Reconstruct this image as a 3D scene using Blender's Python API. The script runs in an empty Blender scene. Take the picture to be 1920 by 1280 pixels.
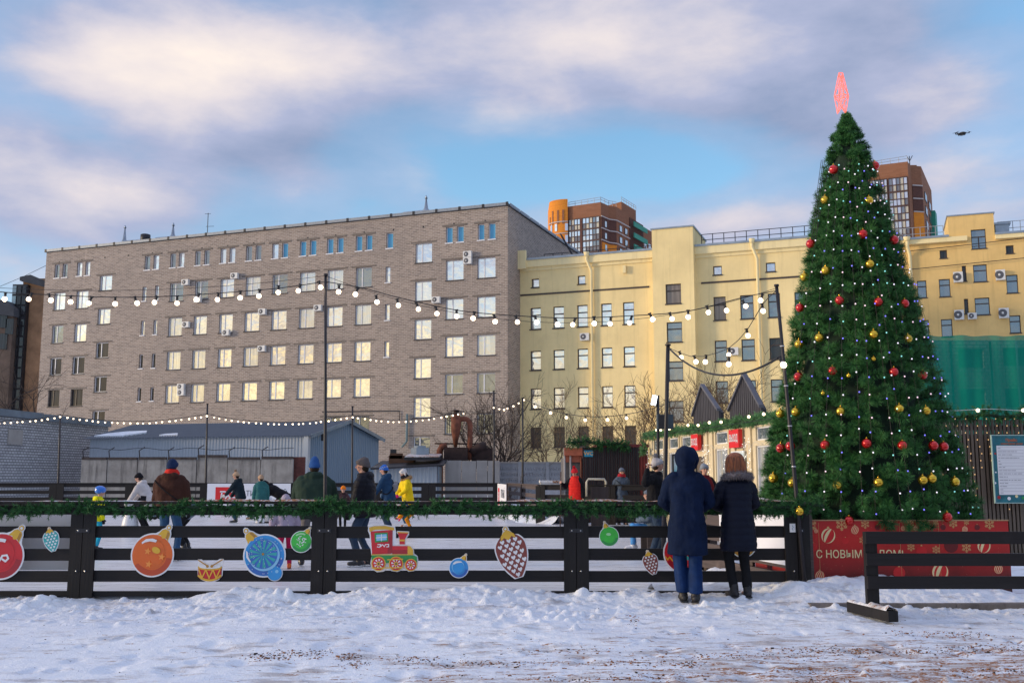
import bpy, math, random
import numpy as np
from mathutils import Vector, Matrix
random.seed(7); RNG = np.random.RandomState(11)
sc = bpy.context.scene; col = sc.collection
R = math.radians; PI = math.pi
# ------------------------------------------------------------------ camera model
CAMH = 1.45; FPX = 1900.0; PITCH = R(7.64)
CT, ST = math.cos(PITCH), math.sin(PITCH)
def ray(px, py):
    up = 640.0 - py
    return Vector((px-960.0, FPX*CT-up*ST, FPX*ST+up*CT))
def at(px, py, Y):
    d = ray(px, py); return Vector((0, 0, CAMH)) + d*(Y/d.y)
def gx(px, Y, py=900): return at(px, py, Y).x
def on_plane(px, py, P0, P1):
    e = Vector((P1[0]-P0[0], P1[1]-P0[1])).normalized(); n = Vector((-e.y, e.x))
    d = ray(px, py); t = (P0[0]*n.x+P0[1]*n.y)/(d.x*n.x+d.y*n.y)
    p = Vector((0, 0, CAMH))+d*t
    return (p.x-P0[0])*e.x+(p.y-P0[1])*e.y, p.z
# ------------------------------------------------------------------ noise
def _h(i, j, k):
    n = (i*374761393 + j*668265263 + k*2147483647 + 1013904223) & 0xffffffff
    n = ((n ^ (n >> 13))*1274126177) & 0xffffffff
    return ((n ^ (n >> 16)) & 0xffff)/32767.5-1.0
def vnoise(P):
    P = np.asarray(P, dtype=np.float64); i = np.floor(P).astype(np.int64); f = P-i; f = f*f*(3-2*f)
    r = 0
    for a in (0, 1):
        for b in (0, 1):
            for c in (0, 1):
                w = (f[:, 0] if a else 1-f[:, 0])*(f[:, 1] if b else 1-f[:, 1])*(f[:, 2] if c else 1-f[:, 2])
                r = r + w*_h(i[:, 0]+a, i[:, 1]+b, i[:, 2]+c)
    return r
def fbm(P, o=4):
    r = 0; a = 1.0; P = np.asarray(P)
    for k in range(o): r = r + a*vnoise(P*(2.03**k)+17.3*k); a *= .5
    return r
# ------------------------------------------------------------------ materials
MATS = {}
class NT:
    def __init__(s, m): s.t = m.node_tree; s.n = s.t.nodes; s.l = s.t.links
    def add(s, ty, **kw):
        n = s.n.new(ty)
        for k, v in kw.items(): setattr(n, k, v)
        return n
    def link(s, a, b): s.l.new(a, b)
    def val(s, x, sock):
        if isinstance(x, (int, float)): sock.default_value = x
        elif isinstance(x, (tuple, list)): sock.default_value = x
        else: s.l.new(x, sock)
    def math(s, op, a, b=0.0, c=None, clamp=False):
        n = s.add('ShaderNodeMath', operation=op); n.use_clamp = clamp
        s.val(a, n.inputs[0]); s.val(b, n.inputs[1])
        if c is not None: s.val(c, n.inputs[2])
        return n.outputs[0]
    def mix(s, f, a, b, mode='MIX'):
        n = s.add('ShaderNodeMix', data_type='RGBA', blend_type=mode)
        s.val(f, n.inputs[0])
        for x, k in ((a, 6), (b, 7)):
            if isinstance(x, tuple) and len(x) == 3: x = (*x, 1)
            s.val(x, n.inputs[k])
        return n.outputs[2]
    def ramp(s, f, stops, interp='LINEAR'):
        n = s.add('ShaderNodeValToRGB'); s.l.new(f, n.inputs[0]); r = n.color_ramp; r.interpolation = interp
        while len(r.elements) < len(stops): r.elements.new(.5)
        for e, (p, c) in zip(r.elements, stops): e.position = p; e.color = (*c, 1) if len(c) == 3 else c
        return n.outputs[0]
    def noise(s, scale, detail=3, rough=.55, vec=None, dist=0):
        n = s.add('ShaderNodeTexNoise'); n.inputs['Scale'].default_value = scale; n.inputs['Detail'].default_value = detail
        n.inputs['Roughness'].default_value = rough; n.inputs['Distortion'].default_value = dist
        if vec is not None: s.l.new(vec, n.inputs['Vector'])
        return n.outputs[0]
    def coord(s, k='Object'): return s.add('ShaderNodeTexCoord').outputs[k]
    def mapping(s, vec, scale=(1, 1, 1), loc=(0, 0, 0), rot=(0, 0, 0)):
        n = s.add('ShaderNodeMapping'); s.l.new(vec, n.inputs[0]); n.inputs['Scale'].default_value = scale
        n.inputs['Location'].default_value = loc; n.inputs['Rotation'].default_value = rot; return n.outputs[0]
def newmat(name):
    m = bpy.data.materials.new(name); m.use_nodes = True; t = NT(m)
    b = m.node_tree.nodes['Principled BSDF']; MATS[name] = m; return m, t, b
def bump(t, b, h, strength=.4, dist=.02):
    n = t.add('ShaderNodeBump'); n.inputs['Strength'].default_value = strength; n.inputs['Distance'].default_value = dist
    t.link(h, n.inputs['Height']); t.link(n.outputs[0], b.inputs['Normal'])
def M(name, c=(.5, .5, .5), rough=.7, metal=0, var=.15, scale=6, bmp=0, bscale=40, spec=.5, emit=None, estr=0, coat=0, stretch=None, bdist=.02):
    if name in MATS: return MATS[name]
    m, t, b = newmat(name)
    b.inputs['Roughness'].default_value = rough; b.inputs['Metallic'].default_value = metal
    b.inputs['Specular IOR Level'].default_value = spec
    co = t.coord()
    if stretch: co = t.mapping(co, stretch)
    if var > 0:
        n = t.noise(scale, 4, .6, co)
        lo = tuple(x*(1-var) for x in c); hi = tuple(min(1, x*(1+var)) for x in c)
        t.link(t.ramp(n, [(.3, lo), (.7, hi)]), b.inputs['Base Color'])
    else: b.inputs['Base Color'].default_value = (*c, 1)
    if bmp: bump(t, b, t.noise(bscale, 3, .6, co), bmp, bdist)
    if emit: b.inputs['Emission Color'].default_value = (*emit, 1); b.inputs['Emission Strength'].default_value = estr
    if coat: b.inputs['Coat Weight'].default_value = coat; b.inputs['Coat Roughness'].default_value = .05
    return m
# ------------------------------------------------------------------ mesh builder
def basis(d):
    d = Vector(d).normalized(); a = Vector((0, 0, 1)) if abs(d.z) < .95 else Vector((1, 0, 0))
    x = d.cross(a).normalized(); return x, x.cross(d).normalized()*-1, d
class MB:
    def __init__(s): s.v = []; s.f = []; s.m = []; s.mats = []; s.cur = 0; s.sm = []; s.smooth = False
    def use(s, mat):
        if mat not in s.mats: s.mats.append(mat)
        s.cur = s.mats.index(mat); return s
    def face(s, pts):
        i = len(s.v); s.v.extend([tuple(p) for p in pts]); s.f.append(tuple(range(i, i+len(pts)))); s.m.append(s.cur); s.sm.append(s.smooth)
    def faces(s, vs, fs, smooth=None):
        i = len(s.v); s.v.extend([tuple(p) for p in vs])
        for f in fs: s.f.append(tuple(k+i for k in f)); s.m.append(s.cur); s.sm.append(s.smooth if smooth is None else smooth)
    def box(s, c, d, rot=None, bev=0):
        hx, hy, hz = d[0]/2, d[1]/2, d[2]/2
        vs = [Vector((x, y, z)) for x in (-hx, hx) for y in (-hy, hy) for z in (-hz, hz)]
        if rot is not None: vs = [rot @ v for v in vs]
        c = Vector(c); vs = [v+c for v in vs]
        s.faces(vs, [(0, 1, 3, 2), (4, 6, 7, 5), (0, 4, 5, 1), (2, 3, 7, 6), (0, 2, 6, 4), (1, 5, 7, 3)], False)
    def box2(s, a, b):
        s.box([(a[i]+b[i])/2 for i in range(3)], [abs(b[i]-a[i]) for i in range(3)])
    def bar(s, a, b, w, h, up=(0, 0, 1)):
        a = Vector(a); b = Vector(b); d = (b-a); L = d.length; d.normalize(); u = Vector(up)
        x = d.cross(u).normalized(); u = x.cross(d).normalized()
        s.box((a+b)/2, (L, w, h), Matrix((d, x, u)).transposed())
    def tube(s, pts, r, n=8, caps=True, sq=1.0):
        pts = [Vector(p) for p in pts]; k = len(pts)
        rs = r if isinstance(r, (list, tuple)) else [r]*k
        vs = []; X = None
        for i, p in enumerate(pts):
            d = (pts[min(i+1, k-1)]-pts[max(i-1, 0)]).normalized()
            if X is None: X = basis(d)[0]
            X = (X-d*X.dot(d)); X = X.normalized() if X.length > 1e-6 else basis(d)[0]
            Y = d.cross(X)
            for j in range(n):
                a = 2*PI*j/n; vs.append(p+X*math.cos(a)*rs[i]+Y*math.sin(a)*rs[i]*sq)
        fs = [(i*n+j, i*n+(j+1) % n, (i+1)*n+(j+1) % n, (i+1)*n+j) for i in range(k-1) for j in range(n)]
        if caps: fs += [tuple(range(n-1, -1, -1)), tuple((k-1)*n+j for j in range(n))]
        s.faces(vs, fs, True if n > 5 else s.smooth)
    def loft(s, rings):   # rings: (center, X, Y, rx, ry)
        n = 20; vs = []
        for c, X, Y, rx, ry in rings:
            c = Vector(c); X = Vector(X); Y = Vector(Y)
            for j in range(n):
                a = 2*PI*j/n; ca, sa = math.cos(a), math.sin(a)
                ca = math.copysign(abs(ca)**.85, ca); sa = math.copysign(abs(sa)**.85, sa)
                vs.append(c+X*ca*rx+Y*sa*ry)
        k = len(rings)
        fs = [(i*n+j, i*n+(j+1) % n, (i+1)*n+(j+1) % n, (i+1)*n+j) for i in range(k-1) for j in range(n)]
        fs += [tuple(range(n-1, -1, -1)), tuple((k-1)*n+j for j in range(n))]
        s.faces(vs, fs, True)
    def ell(s, c, r, rot=None, nu=12, nv=8):
        c = Vector(c); r = (r, r, r) if isinstance(r, (int, float)) else r
        vs = []
        for i in range(nv+1):
            t = PI*i/nv
            for j in range(nu):
                p = 2*PI*j/nu; q = Vector((r[0]*math.sin(t)*math.cos(p), r[1]*math.sin(t)*math.sin(p), r[2]*math.cos(t)))
                if rot is not None: q = rot @ q
                vs.append(c+q)
        fs = [(i*nu+j, (i+1)*nu+j, (i+1)*nu+(j+1) % nu, i*nu+(j+1) % nu) for i in range(nv) for j in range(nu)]
        s.faces(vs, fs, True)
    def cap(s, a, b, ra, rb, n=12):   # tapered capsule
        a = Vector(a); b = Vector(b); d = (b-a)
        if d.length < 1e-4: s.ell(a, ra); return
        d.normalize(); pts = []; rs = []
        for t in (-1, -.92, -.7, -.38): pts.append(a+d*ra*t); rs.append(max(.001, ra*math.sqrt(max(0, 1-t*t))))
        pts.append(a); rs.append(ra); pts.append(b); rs.append(rb)
        for t in (.38, .7, .92, 1): pts.append(b+d*rb*t); rs.append(max(.001, rb*math.sqrt(max(0, 1-t*t))))
        s.tube(pts, rs, n)
    def prism(s, poly, y0, y1, tf=None):  # poly in XZ, extruded in Y
        n = len(poly); vs = [Vector((p[0], y0, p[1])) for p in poly]+[Vector((p[0], y1, p[1])) for p in poly]
        if tf: vs = [tf(v) for v in vs]
        s.faces(vs, [tuple(range(n)), tuple(range(2*n-1, n-1, -1))]+[(i, i+n, (i+1) % n+n, (i+1) % n) for i in range(n)], False)
    def data(s, name):
        me = bpy.data.meshes.new(name); me.from_pydata([tuple(v) for v in s.v], [], s.f)
        for m in s.mats: me.materials.append(m)
        me.polygons.foreach_set('material_index', s.m); me.polygons.foreach_set('use_smooth', s.sm)
        me.update(); return me
WM = {}
def place(o, loc=(0, 0, 0), rz=0):
    o.location = loc; o.rotation_euler = (0, 0, rz); WM[o.name] = Matrix.Translation(Vector(loc)) @ Matrix.Rotation(rz, 4, 'Z')
def tag(o, label=None, cat=None, group=None, kind=None):
    if label: o['label'] = label
    if cat: o['category'] = cat
    if group: o['group'] = group
    if kind: o['kind'] = kind
    return o
def thing(name, label, cat, loc=(0, 0, 0), rz=0, group=None):
    o = bpy.data.objects.new(name, None); col.objects.link(o); o.empty_display_size = .2
    place(o, loc, rz); return tag(o, label, cat, group)
def put(name, mb, mat=None, parent=None, local=False, label=None):
    if isinstance(mb, MB):
        if mat is not None: mb.mats = [mat]; mb.m = [0]*len(mb.f)
        if not mb.f: return None
        me = mb.data(name)
    else:
        me = mb
        if mat is not None: me.materials.clear(); me.materials.append(mat)
    o = bpy.data.objects.new(name, me); col.objects.link(o)
    if parent is not None:
        o.parent = parent; W = WM.get(parent.name)
        if W is None: W = Matrix.Identity(4)
        if not local: me.transform(W.inverted())
        WM[o.name] = W.copy()
    if label: o['label'] = label
    return o
def copy_part(o, parent, loc=None):
    c = o.copy(); col.objects.link(c); c.parent = parent
    if loc is not None: c.location = loc
    for ch in o.children: copy_part(ch, c)
    WM[c.name] = WM.get(parent.name, Matrix.Identity(4)) if parent else Matrix.Identity(4)
    return c
def np_mesh(name, V, F, mat, smooth=False):
    me = bpy.data.meshes.new(name); V = np.asarray(V, np.float32); F = np.asarray(F, np.int32); k = F.shape[1]
    me.vertices.add(len(V)); me.vertices.foreach_set('co', V.ravel())
    me.loops.add(F.size); me.loops.foreach_set('vertex_index', F.ravel())
    me.polygons.add(len(F)); me.polygons.foreach_set('loop_start', np.arange(len(F), dtype=np.int32)*k)
    me.polygons.foreach_set('use_smooth', np.full(len(F), smooth)); me.update(calc_edges=True)
    me.materials.append(mat); return me
_dg = None
def evald(ob):
    dg = bpy.context.evaluated_depsgraph_get(); return bpy.data.meshes.new_from_object(ob.evaluated_get(dg), depsgraph=dg)
def skinned(mb, voxel, sm=4, fac=.5):
    me = mb.data('tmp'); ob = bpy.data.objects.new('tmp', me); col.objects.link(ob)
    r = ob.modifiers.new('r', 'REMESH'); r.mode = 'VOXEL'; r.voxel_size = voxel; r.use_smooth_shade = True
    if sm: q = ob.modifiers.new('s', 'SMOOTH'); q.iterations = sm; q.factor = fac
    out = evald(ob); bpy.data.objects.remove(ob); bpy.data.meshes.remove(me); return out
def ruffle(me, fn):
    n = len(me.vertices); co = np.empty(n*3, np.float32); me.vertices.foreach_get('co', co); co = co.reshape(-1, 3)
    no = np.empty(n*3, np.float32); me.vertices.foreach_get('normal', no); no = no.reshape(-1, 3)
    co = co+no*fn(co)[:, None]; me.vertices.foreach_set('co', co.astype(np.float32).ravel()); me.update(); return me
FONT = bpy.data.fonts.load('<builtin>')
def text_mesh(s, size, depth=.004, bold=0.0, sx=1.0):
    cu = bpy.data.curves.new('t', 'FONT'); cu.body = s; cu.size = size; cu.extrude = depth/2; cu.align_x = 'CENTER'; cu.align_y = 'CENTER'
    cu.font = FONT; cu.offset = bold; cu.resolution_u = 3
    ob = bpy.data.objects.new('t', cu); col.objects.link(ob); me = evald(ob); bpy.data.objects.remove(ob)
    v = [Vector((p.co.x*sx, -p.co.z, p.co.y)) for p in me.vertices]; f = [tuple(p.vertices) for p in me.polygons]
    bpy.data.meshes.remove(me); return v, f
def add_text(mb, mat, s, tf, size, depth=.004, bold=0.0, sx=1.0):
    v, f = text_mesh(s, size, depth, bold, sx); mb.use(mat); mb.faces([tf(p) for p in v], f, False)
def plane_tf(o, e):   # local x along e (2D unit), y into the wall, z up, origin o
    o = Vector(o); e = Vector((e[0], e[1], 0)).normalized(); n = Vector((-e.y, e.x, 0))
    return lambda p: o+e*p[0]+n*p[1]+Vector((0, 0, p[2]))
# ------------------------------------------------------------------ camera, world, sun
cam = bpy.data.objects.new('camera', bpy.data.cameras.new('camera')); col.objects.link(cam)
cam.location = (0, 0, CAMH); cam.rotation_euler = (R(90)+PITCH, 0, 0)
cam.data.sensor_width = 36; cam.data.lens = FPX/1920*36; cam.data.clip_end = 5000; sc.camera = cam
sc.view_settings.view_transform = 'Standard'; sc.view_settings.look = 'None'; sc.view_settings.exposure = .83
SUN_AZ = R(-96); SUN_EL = R(9)      # azimuth from +Y towards +X
w = bpy.data.worlds.new('World'); sc.world = w; w.use_nodes = True
t = NT(w); bg = w.node_tree.nodes['Background']; wo = w.node_tree.nodes['World Output']
sky = t.add('ShaderNodeTexSky', sky_type='NISHITA'); sky.sun_disc = False; sky.sun_elevation = SUN_EL
sky.sun_rotation = SUN_AZ; sky.air_density = 1.0; sky.dust_density = .6; sky.ozone_density = 2.0
tc = t.add('ShaderNodeTexCoord'); sp = t.add('ShaderNodeSeparateXYZ'); t.link(tc.outputs['Generated'], sp.inputs[0])
az = t.math('ARCTAN2', sp.outputs[0], sp.outputs[1]); el = t.math('ARCSINE', sp.outputs[2])
def blob(a0, e0, sa, se, k):
    da = t.math('DIVIDE', t.math('SUBTRACT', az, R(a0)), R(sa)); de = t.math('DIVIDE', t.math('SUBTRACT', el, R(e0)), R(se))
    q = t.math('ADD', t.math('MULTIPLY', da, da), t.math('MULTIPLY', de, de))
    return t.math('MULTIPLY', t.math('EXPONENT', t.math('MULTIPLY', q, -1.0)), k)
over = t.math('MULTIPLY', t.math('SUBTRACT', el, R(30)), 1.6, clamp=True)  # brighter cloud overhead, out of view, added to light the snow
def addl(l):
    r = l[0]
    for x in l[1:]: r = t.math('ADD', r, x)
    return r
cb = t.add('ShaderNodeCombineXYZ'); t.link(az, cb.inputs[0]); t.link(t.math('MULTIPLY', el, 2.3), cb.inputs[1]); cb.inputs[2].default_value = .37
n1 = t.noise(4.2, 5, .42, cb.outputs[0], .15); n2 = t.noise(8.0, 7, .56, cb.outputs[0], .1)
cover = addl([t.math('MULTIPLY', t.math('SUBTRACT', n1, .5), 1.5), t.math('MULTIPLY', t.math('SUBTRACT', n2, .5), .6), .62,
              blob(-20, 21.5, 10, 3.6, .8), blob(8, 24, 12, 3.4, .65), blob(17, 21, 8, 5, .4), blob(-24, 15, 7, 2.4, .5), blob(-22, 10.5, 8, 1.6, -.2), blob(15, 14.6, 8, 1.6, .25), blob(-14, 18, 4, 1.6, .3),
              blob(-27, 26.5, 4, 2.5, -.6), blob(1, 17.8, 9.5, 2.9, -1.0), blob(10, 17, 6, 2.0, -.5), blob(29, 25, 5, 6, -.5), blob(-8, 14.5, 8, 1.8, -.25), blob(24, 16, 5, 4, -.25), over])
mask = t.ramp(cover, [(.0, (.06, .06, .06)), (.4, (.5, .5, .5)), (.85, (1, 1, 1))], 'EASE')
# cloud colour: lit warm parts and grey-violet bellies
lit = t.ramp(addl([t.math('MULTIPLY', n2, .55), t.math('MULTIPLY', n1, .35), blob(-22, 20.5, 7, 2.6, .34), blob(-16, 23, 7, 2.4, .28), blob(-24, 14.8, 6, 1.8, .25), blob(6, 24, 11, 2.2, .2), blob(15, 14.6, 9, 1.6, .15), blob(-11, 18, 7, 1.6, -.1), blob(15, 19, 6, 2, -.08)]),
             [(.3, (.25, .32, .49)), (.5, (.40, .44, .61)), (.70, (.70, .65, .69)), (.97, (1.0, .87, .76))])
warm = blob(-126, 3.5, 24, 7.5, 1.1)
wc = t.ramp(n2, [(.36, (.8, .60, .40)), (.5, (1.35, .98, .46)), (.66, (1.8, 1.38, .70))])
cloudc = t.mix(t.math('MINIMUM', warm, 1.0), lit, wc)
mask2 = t.math('MAXIMUM', mask, t.math('MINIMUM', t.math('MULTIPLY', warm, 1.3), .92), clamp=True)
basec = t.mix(1.0, sky.outputs[0], (1.22, 1.48, 1.58), 'MULTIPLY')
t.link(basec, bg.inputs[0]); bg.inputs[1].default_value = .12
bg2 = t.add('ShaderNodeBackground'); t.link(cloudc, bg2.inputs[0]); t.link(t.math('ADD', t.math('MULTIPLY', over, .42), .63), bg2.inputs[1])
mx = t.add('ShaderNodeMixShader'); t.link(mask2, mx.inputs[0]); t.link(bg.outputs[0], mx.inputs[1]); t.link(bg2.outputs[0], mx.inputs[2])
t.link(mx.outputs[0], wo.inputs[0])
sl = bpy.data.lights.new('sun', 'SUN'); sl.energy = 1.5; sl.angle = R(10); sl.color = (1, .78, .52)
so = bpy.data.objects.new('sun', sl); col.objects.link(so)
sd = Vector((math.sin(SUN_AZ)*math.cos(SUN_EL), math.cos(SUN_AZ)*math.cos(SUN_EL), math.sin(SUN_EL)))
so.rotation_euler = sd.to_track_quat('Z', 'Y').to_euler(); so.location = (0, 0, 60)
# ================================================================== materials for buildings
def brickmat(name, c1, c2, mortar, bw, bh, ms=.014, stain=(.2, .18, .17), stainamt=.55, streak=True, tint=None):
    m, t, b = newmat(name); co = t.coord(); s = t.add('ShaderNodeSeparateXYZ'); t.link(co, s.inputs[0])
    cb = t.add('ShaderNodeCombineXYZ'); u = t.math('ADD', s.outputs[0], s.outputs[1]); t.link(u, cb.inputs[0]); t.link(s.outputs[2], cb.inputs[1])
    br = t.add('ShaderNodeTexBrick'); t.link(cb.outputs[0], br.inputs['Vector'])
    br.inputs['Color1'].default_value = (*c1, 1); br.inputs['Color2'].default_value = (*c2, 1); br.inputs['Mortar'].default_value = (*mortar, 1)
    br.inputs['Scale'].default_value = 1; br.inputs['Brick Width'].default_value = bw; br.inputs['Row Height'].default_value = bh
    br.inputs['Mortar Size'].default_value = ms; br.inputs['Bias'].default_value = 0; br.inputs['Mortar Smooth'].default_value = .3
    big = t.noise(.12, 5, .65, cb.outputs[0]); c = t.mix(t.ramp(big, [(.45, (0, 0, 0)), (.75, (stainamt, stainamt, stainamt))]), br.outputs[0], t.mix(.6, br.outputs[0], stain))
    pat = t.noise(1.1, 6, .75, t.mapping(cb.outputs[0], (1.0, 1.4, 1)))
    c = t.mix(t.ramp(pat, [(.55, (0, 0, 0)), (.75, (.3, .3, .3))]), c, tuple(x*1.2 for x in c1))
    # horizontal bands of darker courses and lost bricks
    band = t.noise(1.0, 4, .7, t.mapping(cb.outputs[0], (.10, 2.6, 1)))
    c = t.mix(t.ramp(band, [(.55, (0, 0, 0)), (.70, (.45, .45, .45))]), c, stain)
    chip = t.noise(1.0, 3, .8, t.mapping(cb.outputs[0], (.7, 5, 1))); big2 = t.noise(.2, 2, .5, cb.outputs[0])
    cm = t.math('MULTIPLY', t.ramp(chip, [(.66, (0, 0, 0)), (.70, (1, 1, 1))]), t.ramp(big2, [(.5, (0, 0, 0)), (.6, (.8, .8, .8))]))
    c = t.mix(cm, c, tuple(x*.6 for x in stain))
    if streak:
        v = t.noise(1.0, 4, .6, t.mapping(cb.outputs[0], (2.4, .06, 1)))
        c = t.mix(t.ramp(v, [(.645, (0, 0, 0)), (.73, (.45, .45, .45))]), c, tuple(min(1, x*1.7) for x in c1))
    if tint: c = t.mix(tint[3], c, tint[:3])
    t.link(c, b.inputs['Base Color']); b.inputs['Roughness'].default_value = .9; b.inputs['Specular IOR Level'].default_value = .2
    bump(t, b, br.outputs['Fac'], -.35, .02); return m
MB_grey = brickmat('grey_brick', (.37, .295, .245), (.22, .175, .148), (.45, .40, .355), .46, .15, .024)
MB_white = brickmat('white_brick', (.50, .49, .48), (.37, .36, .36), (.12, .11, .11), .34, .17, .026, stain=(.25, .25, .27), stainamt=.3, streak=False)
def plaster(name, c, k=.12):
    m, t, b = newmat(name); co = t.coord()
    n = t.noise(.35, 5, .65, co); v = t.noise(1.0, 5, .65, t.mapping(co, (2.2, 2.2, .12)))
    a = t.ramp(n, [(.3, tuple(x*(1-k) for x in c)), (.7, tuple(min(1, x*(1+k*.7)) for x in c))])
    a = t.mix(t.ramp(v, [(.52, (0, 0, 0)), (.74, (.42, .42, .42))]), a, tuple(x*.62 for x in c))
    t.link(a, b.inputs['Base Color']); b.inputs['Roughness'].default_value = .88; b.inputs['Specular IOR Level'].default_value = .2
    bump(t, b, t.noise(9, 4, .7, co), .25, .03); return m
M_yel = plaster('yellow_plaster', (.90, .72, .36)); M_och = plaster('ochre_plaster', (.80, .55, .22)); M_cor = plaster('cornice_plaster', (.90, .75, .41), .06)
def pane(name, base, rough=.06, metal=.85, bumpk=.05, curtain=None, bs=.9):
    m, t, b = newmat(name); b.inputs['Roughness'].default_value = rough; b.inputs['Metallic'].default_value = metal
    co = t.coord(); b.inputs['Base Color'].default_value = (*base, 1)
    if curtain:
        n = t.noise(1, 3, .6, t.mapping(co, (9, 9, .25))); f = t.ramp(n, [(.4, (.25, .25, .25)), (.65, (1, 1, 1))])
        t.link(t.mix(f, tuple(x*.7 for x in base), curtain), b.inputs['Base Color'])
    bump(t, b, t.noise(bs, 2, .5, co), bumpk, .5); return m
P_mir = pane('window_glass', (.80, .84, .88), bumpk=.06); P_cur = pane('curtained_glass', (.74, .78, .80), .10, .62, .05, (.80, .82, .80))
P_sky = pane('blue_glass', (.10, .38, .62), .25, .15, .01); P_dark = pane('dark_glass', (.02, .024, .03), .08, .0, .03, (.06, .06, .065))  # blue panes: even blue base colour, barely metallic
P_mid = pane('dim_glass', (.42, .47, .50), .08, .75, .05, (.30, .33, .36)); P_brn = pane('brown_glass', (.20, .17, .16), .15, .4, .03, (.30, .25, .22))
F_wh = M('white_frame', (.74, .74, .76), .5, var=.05); F_br = M('brown_frame', (.055, .04, .035), .5, var=.1); F_dk = M('dark_sill', (.05, .047, .05), .7, var=.2)
M_tin = M('galvanised_sheet', (.33, .38, .44), .35, .6, .2, 1.5); M_iron = M('black_iron', (.025, .025, .03), .5, .3, .2)
M_lint = M('lintel_concrete', (.17, .145, .125), .9, var=.25); M_wht = M('unit_white', (.70, .70, .68), .5, var=.06); M_fan = M('fan_dark', (.10, .10, .11), .6, var=.1)
M_roof = M('roof_felt', (.06, .065, .075), .9, var=.2, scale=1)
# ================================================================== wall with openings, in local (u, v, z)
def wall_holes(mb, U0, U1, Z0, Z1, holes, v=0.0, depth=.27):
    us = sorted({U0, U1, *[h[0] for h in holes], *[h[2] for h in holes]}); zs = sorted({Z0, Z1, *[h[1] for h in holes], *[h[3] for h in holes]})
    us = [u for u in us if U0 <= u <= U1]; zs = [z for z in zs if Z0 <= z <= Z1]
    for a, b in zip(us, us[1:]):
        run = None
        for c, d in list(zip(zs, zs[1:]))+[(None, None)]:
            ins = c is None or any(h[0] <= (a+b)/2 <= h[2] and h[1] <= (c+d)/2 <= h[3] for h in holes)
            if ins:
                if run: mb.face([(a, v, run[0]), (b, v, run[0]), (b, v, run[1]), (a, v, run[1])])
                run = None
            else: run = (run[0] if run else c, d)
    for h in holes:
        a, c, b, d = h; w2 = v+depth
        mb.face([(a, v, c), (a, w2, c), (b, w2, c), (b, v, c)]); mb.face([(a, v, d), (b, v, d), (b, w2, d), (a, w2, d)])
        mb.face([(a, v, c), (a, v, d), (a, w2, d), (a, w2, c)]); mb.face([(b, v, c), (b, w2, c), (b, w2, d), (b, v, d)])
def bars(mb, a, b, c, d, v, fw, dep=.07):
    mb.box2((a, v, c), (b, v+dep, c+fw)); mb.box2((a, v, d-fw), (b, v+dep, d)); mb.box2((a, v, c+fw), (a+fw, v+dep, d-fw)); mb.box2((b-fw, v, c+fw), (b, v+dep, d-fw))
def window(root, r, v, style, pm, fm, sill=True, fw=.07):
    a, c, b, d = r; w = b-a; h = d-c; f = MB(); vi = v+.17
    bars(f, a, b, c, d, vi, fw)
    if style == 'pvc': x = a+w*.36; f.box2((x-.045, vi, c+fw), (x+.045, vi+.07, d-fw))
    elif style == 'transom': z = c+h*.66; f.box2((a+fw, vi, z-.05), (b-fw, vi+.07, z+.05))
    elif style == 'cross':
        z = c+h*.62; f.box2((a+fw, vi, z-.05), (b-fw, vi+.07, z+.05)); x = (a+b)/2; f.box2((x-.05, vi+.004, c+fw), (x+.05, vi+.066, z-.05))
    o = put('window', f, fm, root, True)
    p = MB(); p.face([(a+fw*.5, vi+.05, c+fw*.5), (b-fw*.5, vi+.05, c+fw*.5), (b-fw*.5, vi+.05, d-fw*.5), (a+fw*.5, vi+.05, d-fw*.5)])
    put('pane', p, pm, o, True)
    if sill:
        s = MB(); s.box2((a-.06, v-.07, c-.09), (b+.06, v+.12, c-.004)); put('sill', s, F_dk if style != 'narrow' else F_wh, o, True)
    return o
def ac_unit(root, u, z, v, w=.85, h=.6, out=.1):
    b = MB(); b.box2((u-w/2, v-out-.3, z-h/2), (u+w/2, v-out, z+h/2)); b.box2((u-w/2+.05, v-out+.003, z-h/2-.03), (u-w/2+.1, v, z-h/2+.02)); b.box2((u+w/2-.1, v-out+.003, z-h/2-.03), (u+w/2-.05, v, z-h/2+.02))
    o = put('air_conditioner', b, M_wht, root, True)
    f = MB(); n = 16; R0 = h*.40; cx = u-w*.12; y = v-out-.302
    f.faces([(cx, y-.03, z)]+[(cx+R0*math.cos(2*PI*k/n), y-.004, z+R0*math.sin(2*PI*k/n)) for k in range(n)], [(0, k+1, (k+1) % n+1) for k in range(n)], False)
    put('fan_grille', f, M_fan, o, True)
    g = MB(); g.ell((cx, y-.03, z), (R0*.3, .02, R0*.3), None, 8, 4); put('fan_hub', g, M_wht, o, True)
class Plane2:
    def __init__(s, name, label, cat, P0, P1, group=None):
        s.P0 = Vector((*P0, 0)); s.e = Vector((P1[0]-P0[0], P1[1]-P0[1], 0)); s.L = s.e.length; s.e.normalize(); s.P1 = P1
        s.rz = math.atan2(s.e.y, s.e.x); s.root = thing(name, label, cat, tuple(s.P0), s.rz, group)
    def uz(s, px, py, v=0):
        n = Vector((-s.e.y, s.e.x, 0)); A = s.P0+n*v; return on_plane(px, py, (A.x, A.y), (A.x+s.e.x, A.y+s.e.y))
    def rect(s, x0, y0, x1, y1, v=0):
        xm, ym = (x0+x1)/2, (y0+y1)/2; a = s.uz(x0, ym, v)[0]; b = s.uz(x1, ym, v)[0]; c = s.uz(xm, y1, v)[1]; d = s.uz(xm, y0, v)[1]
        return (a, c, b, d)
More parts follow.
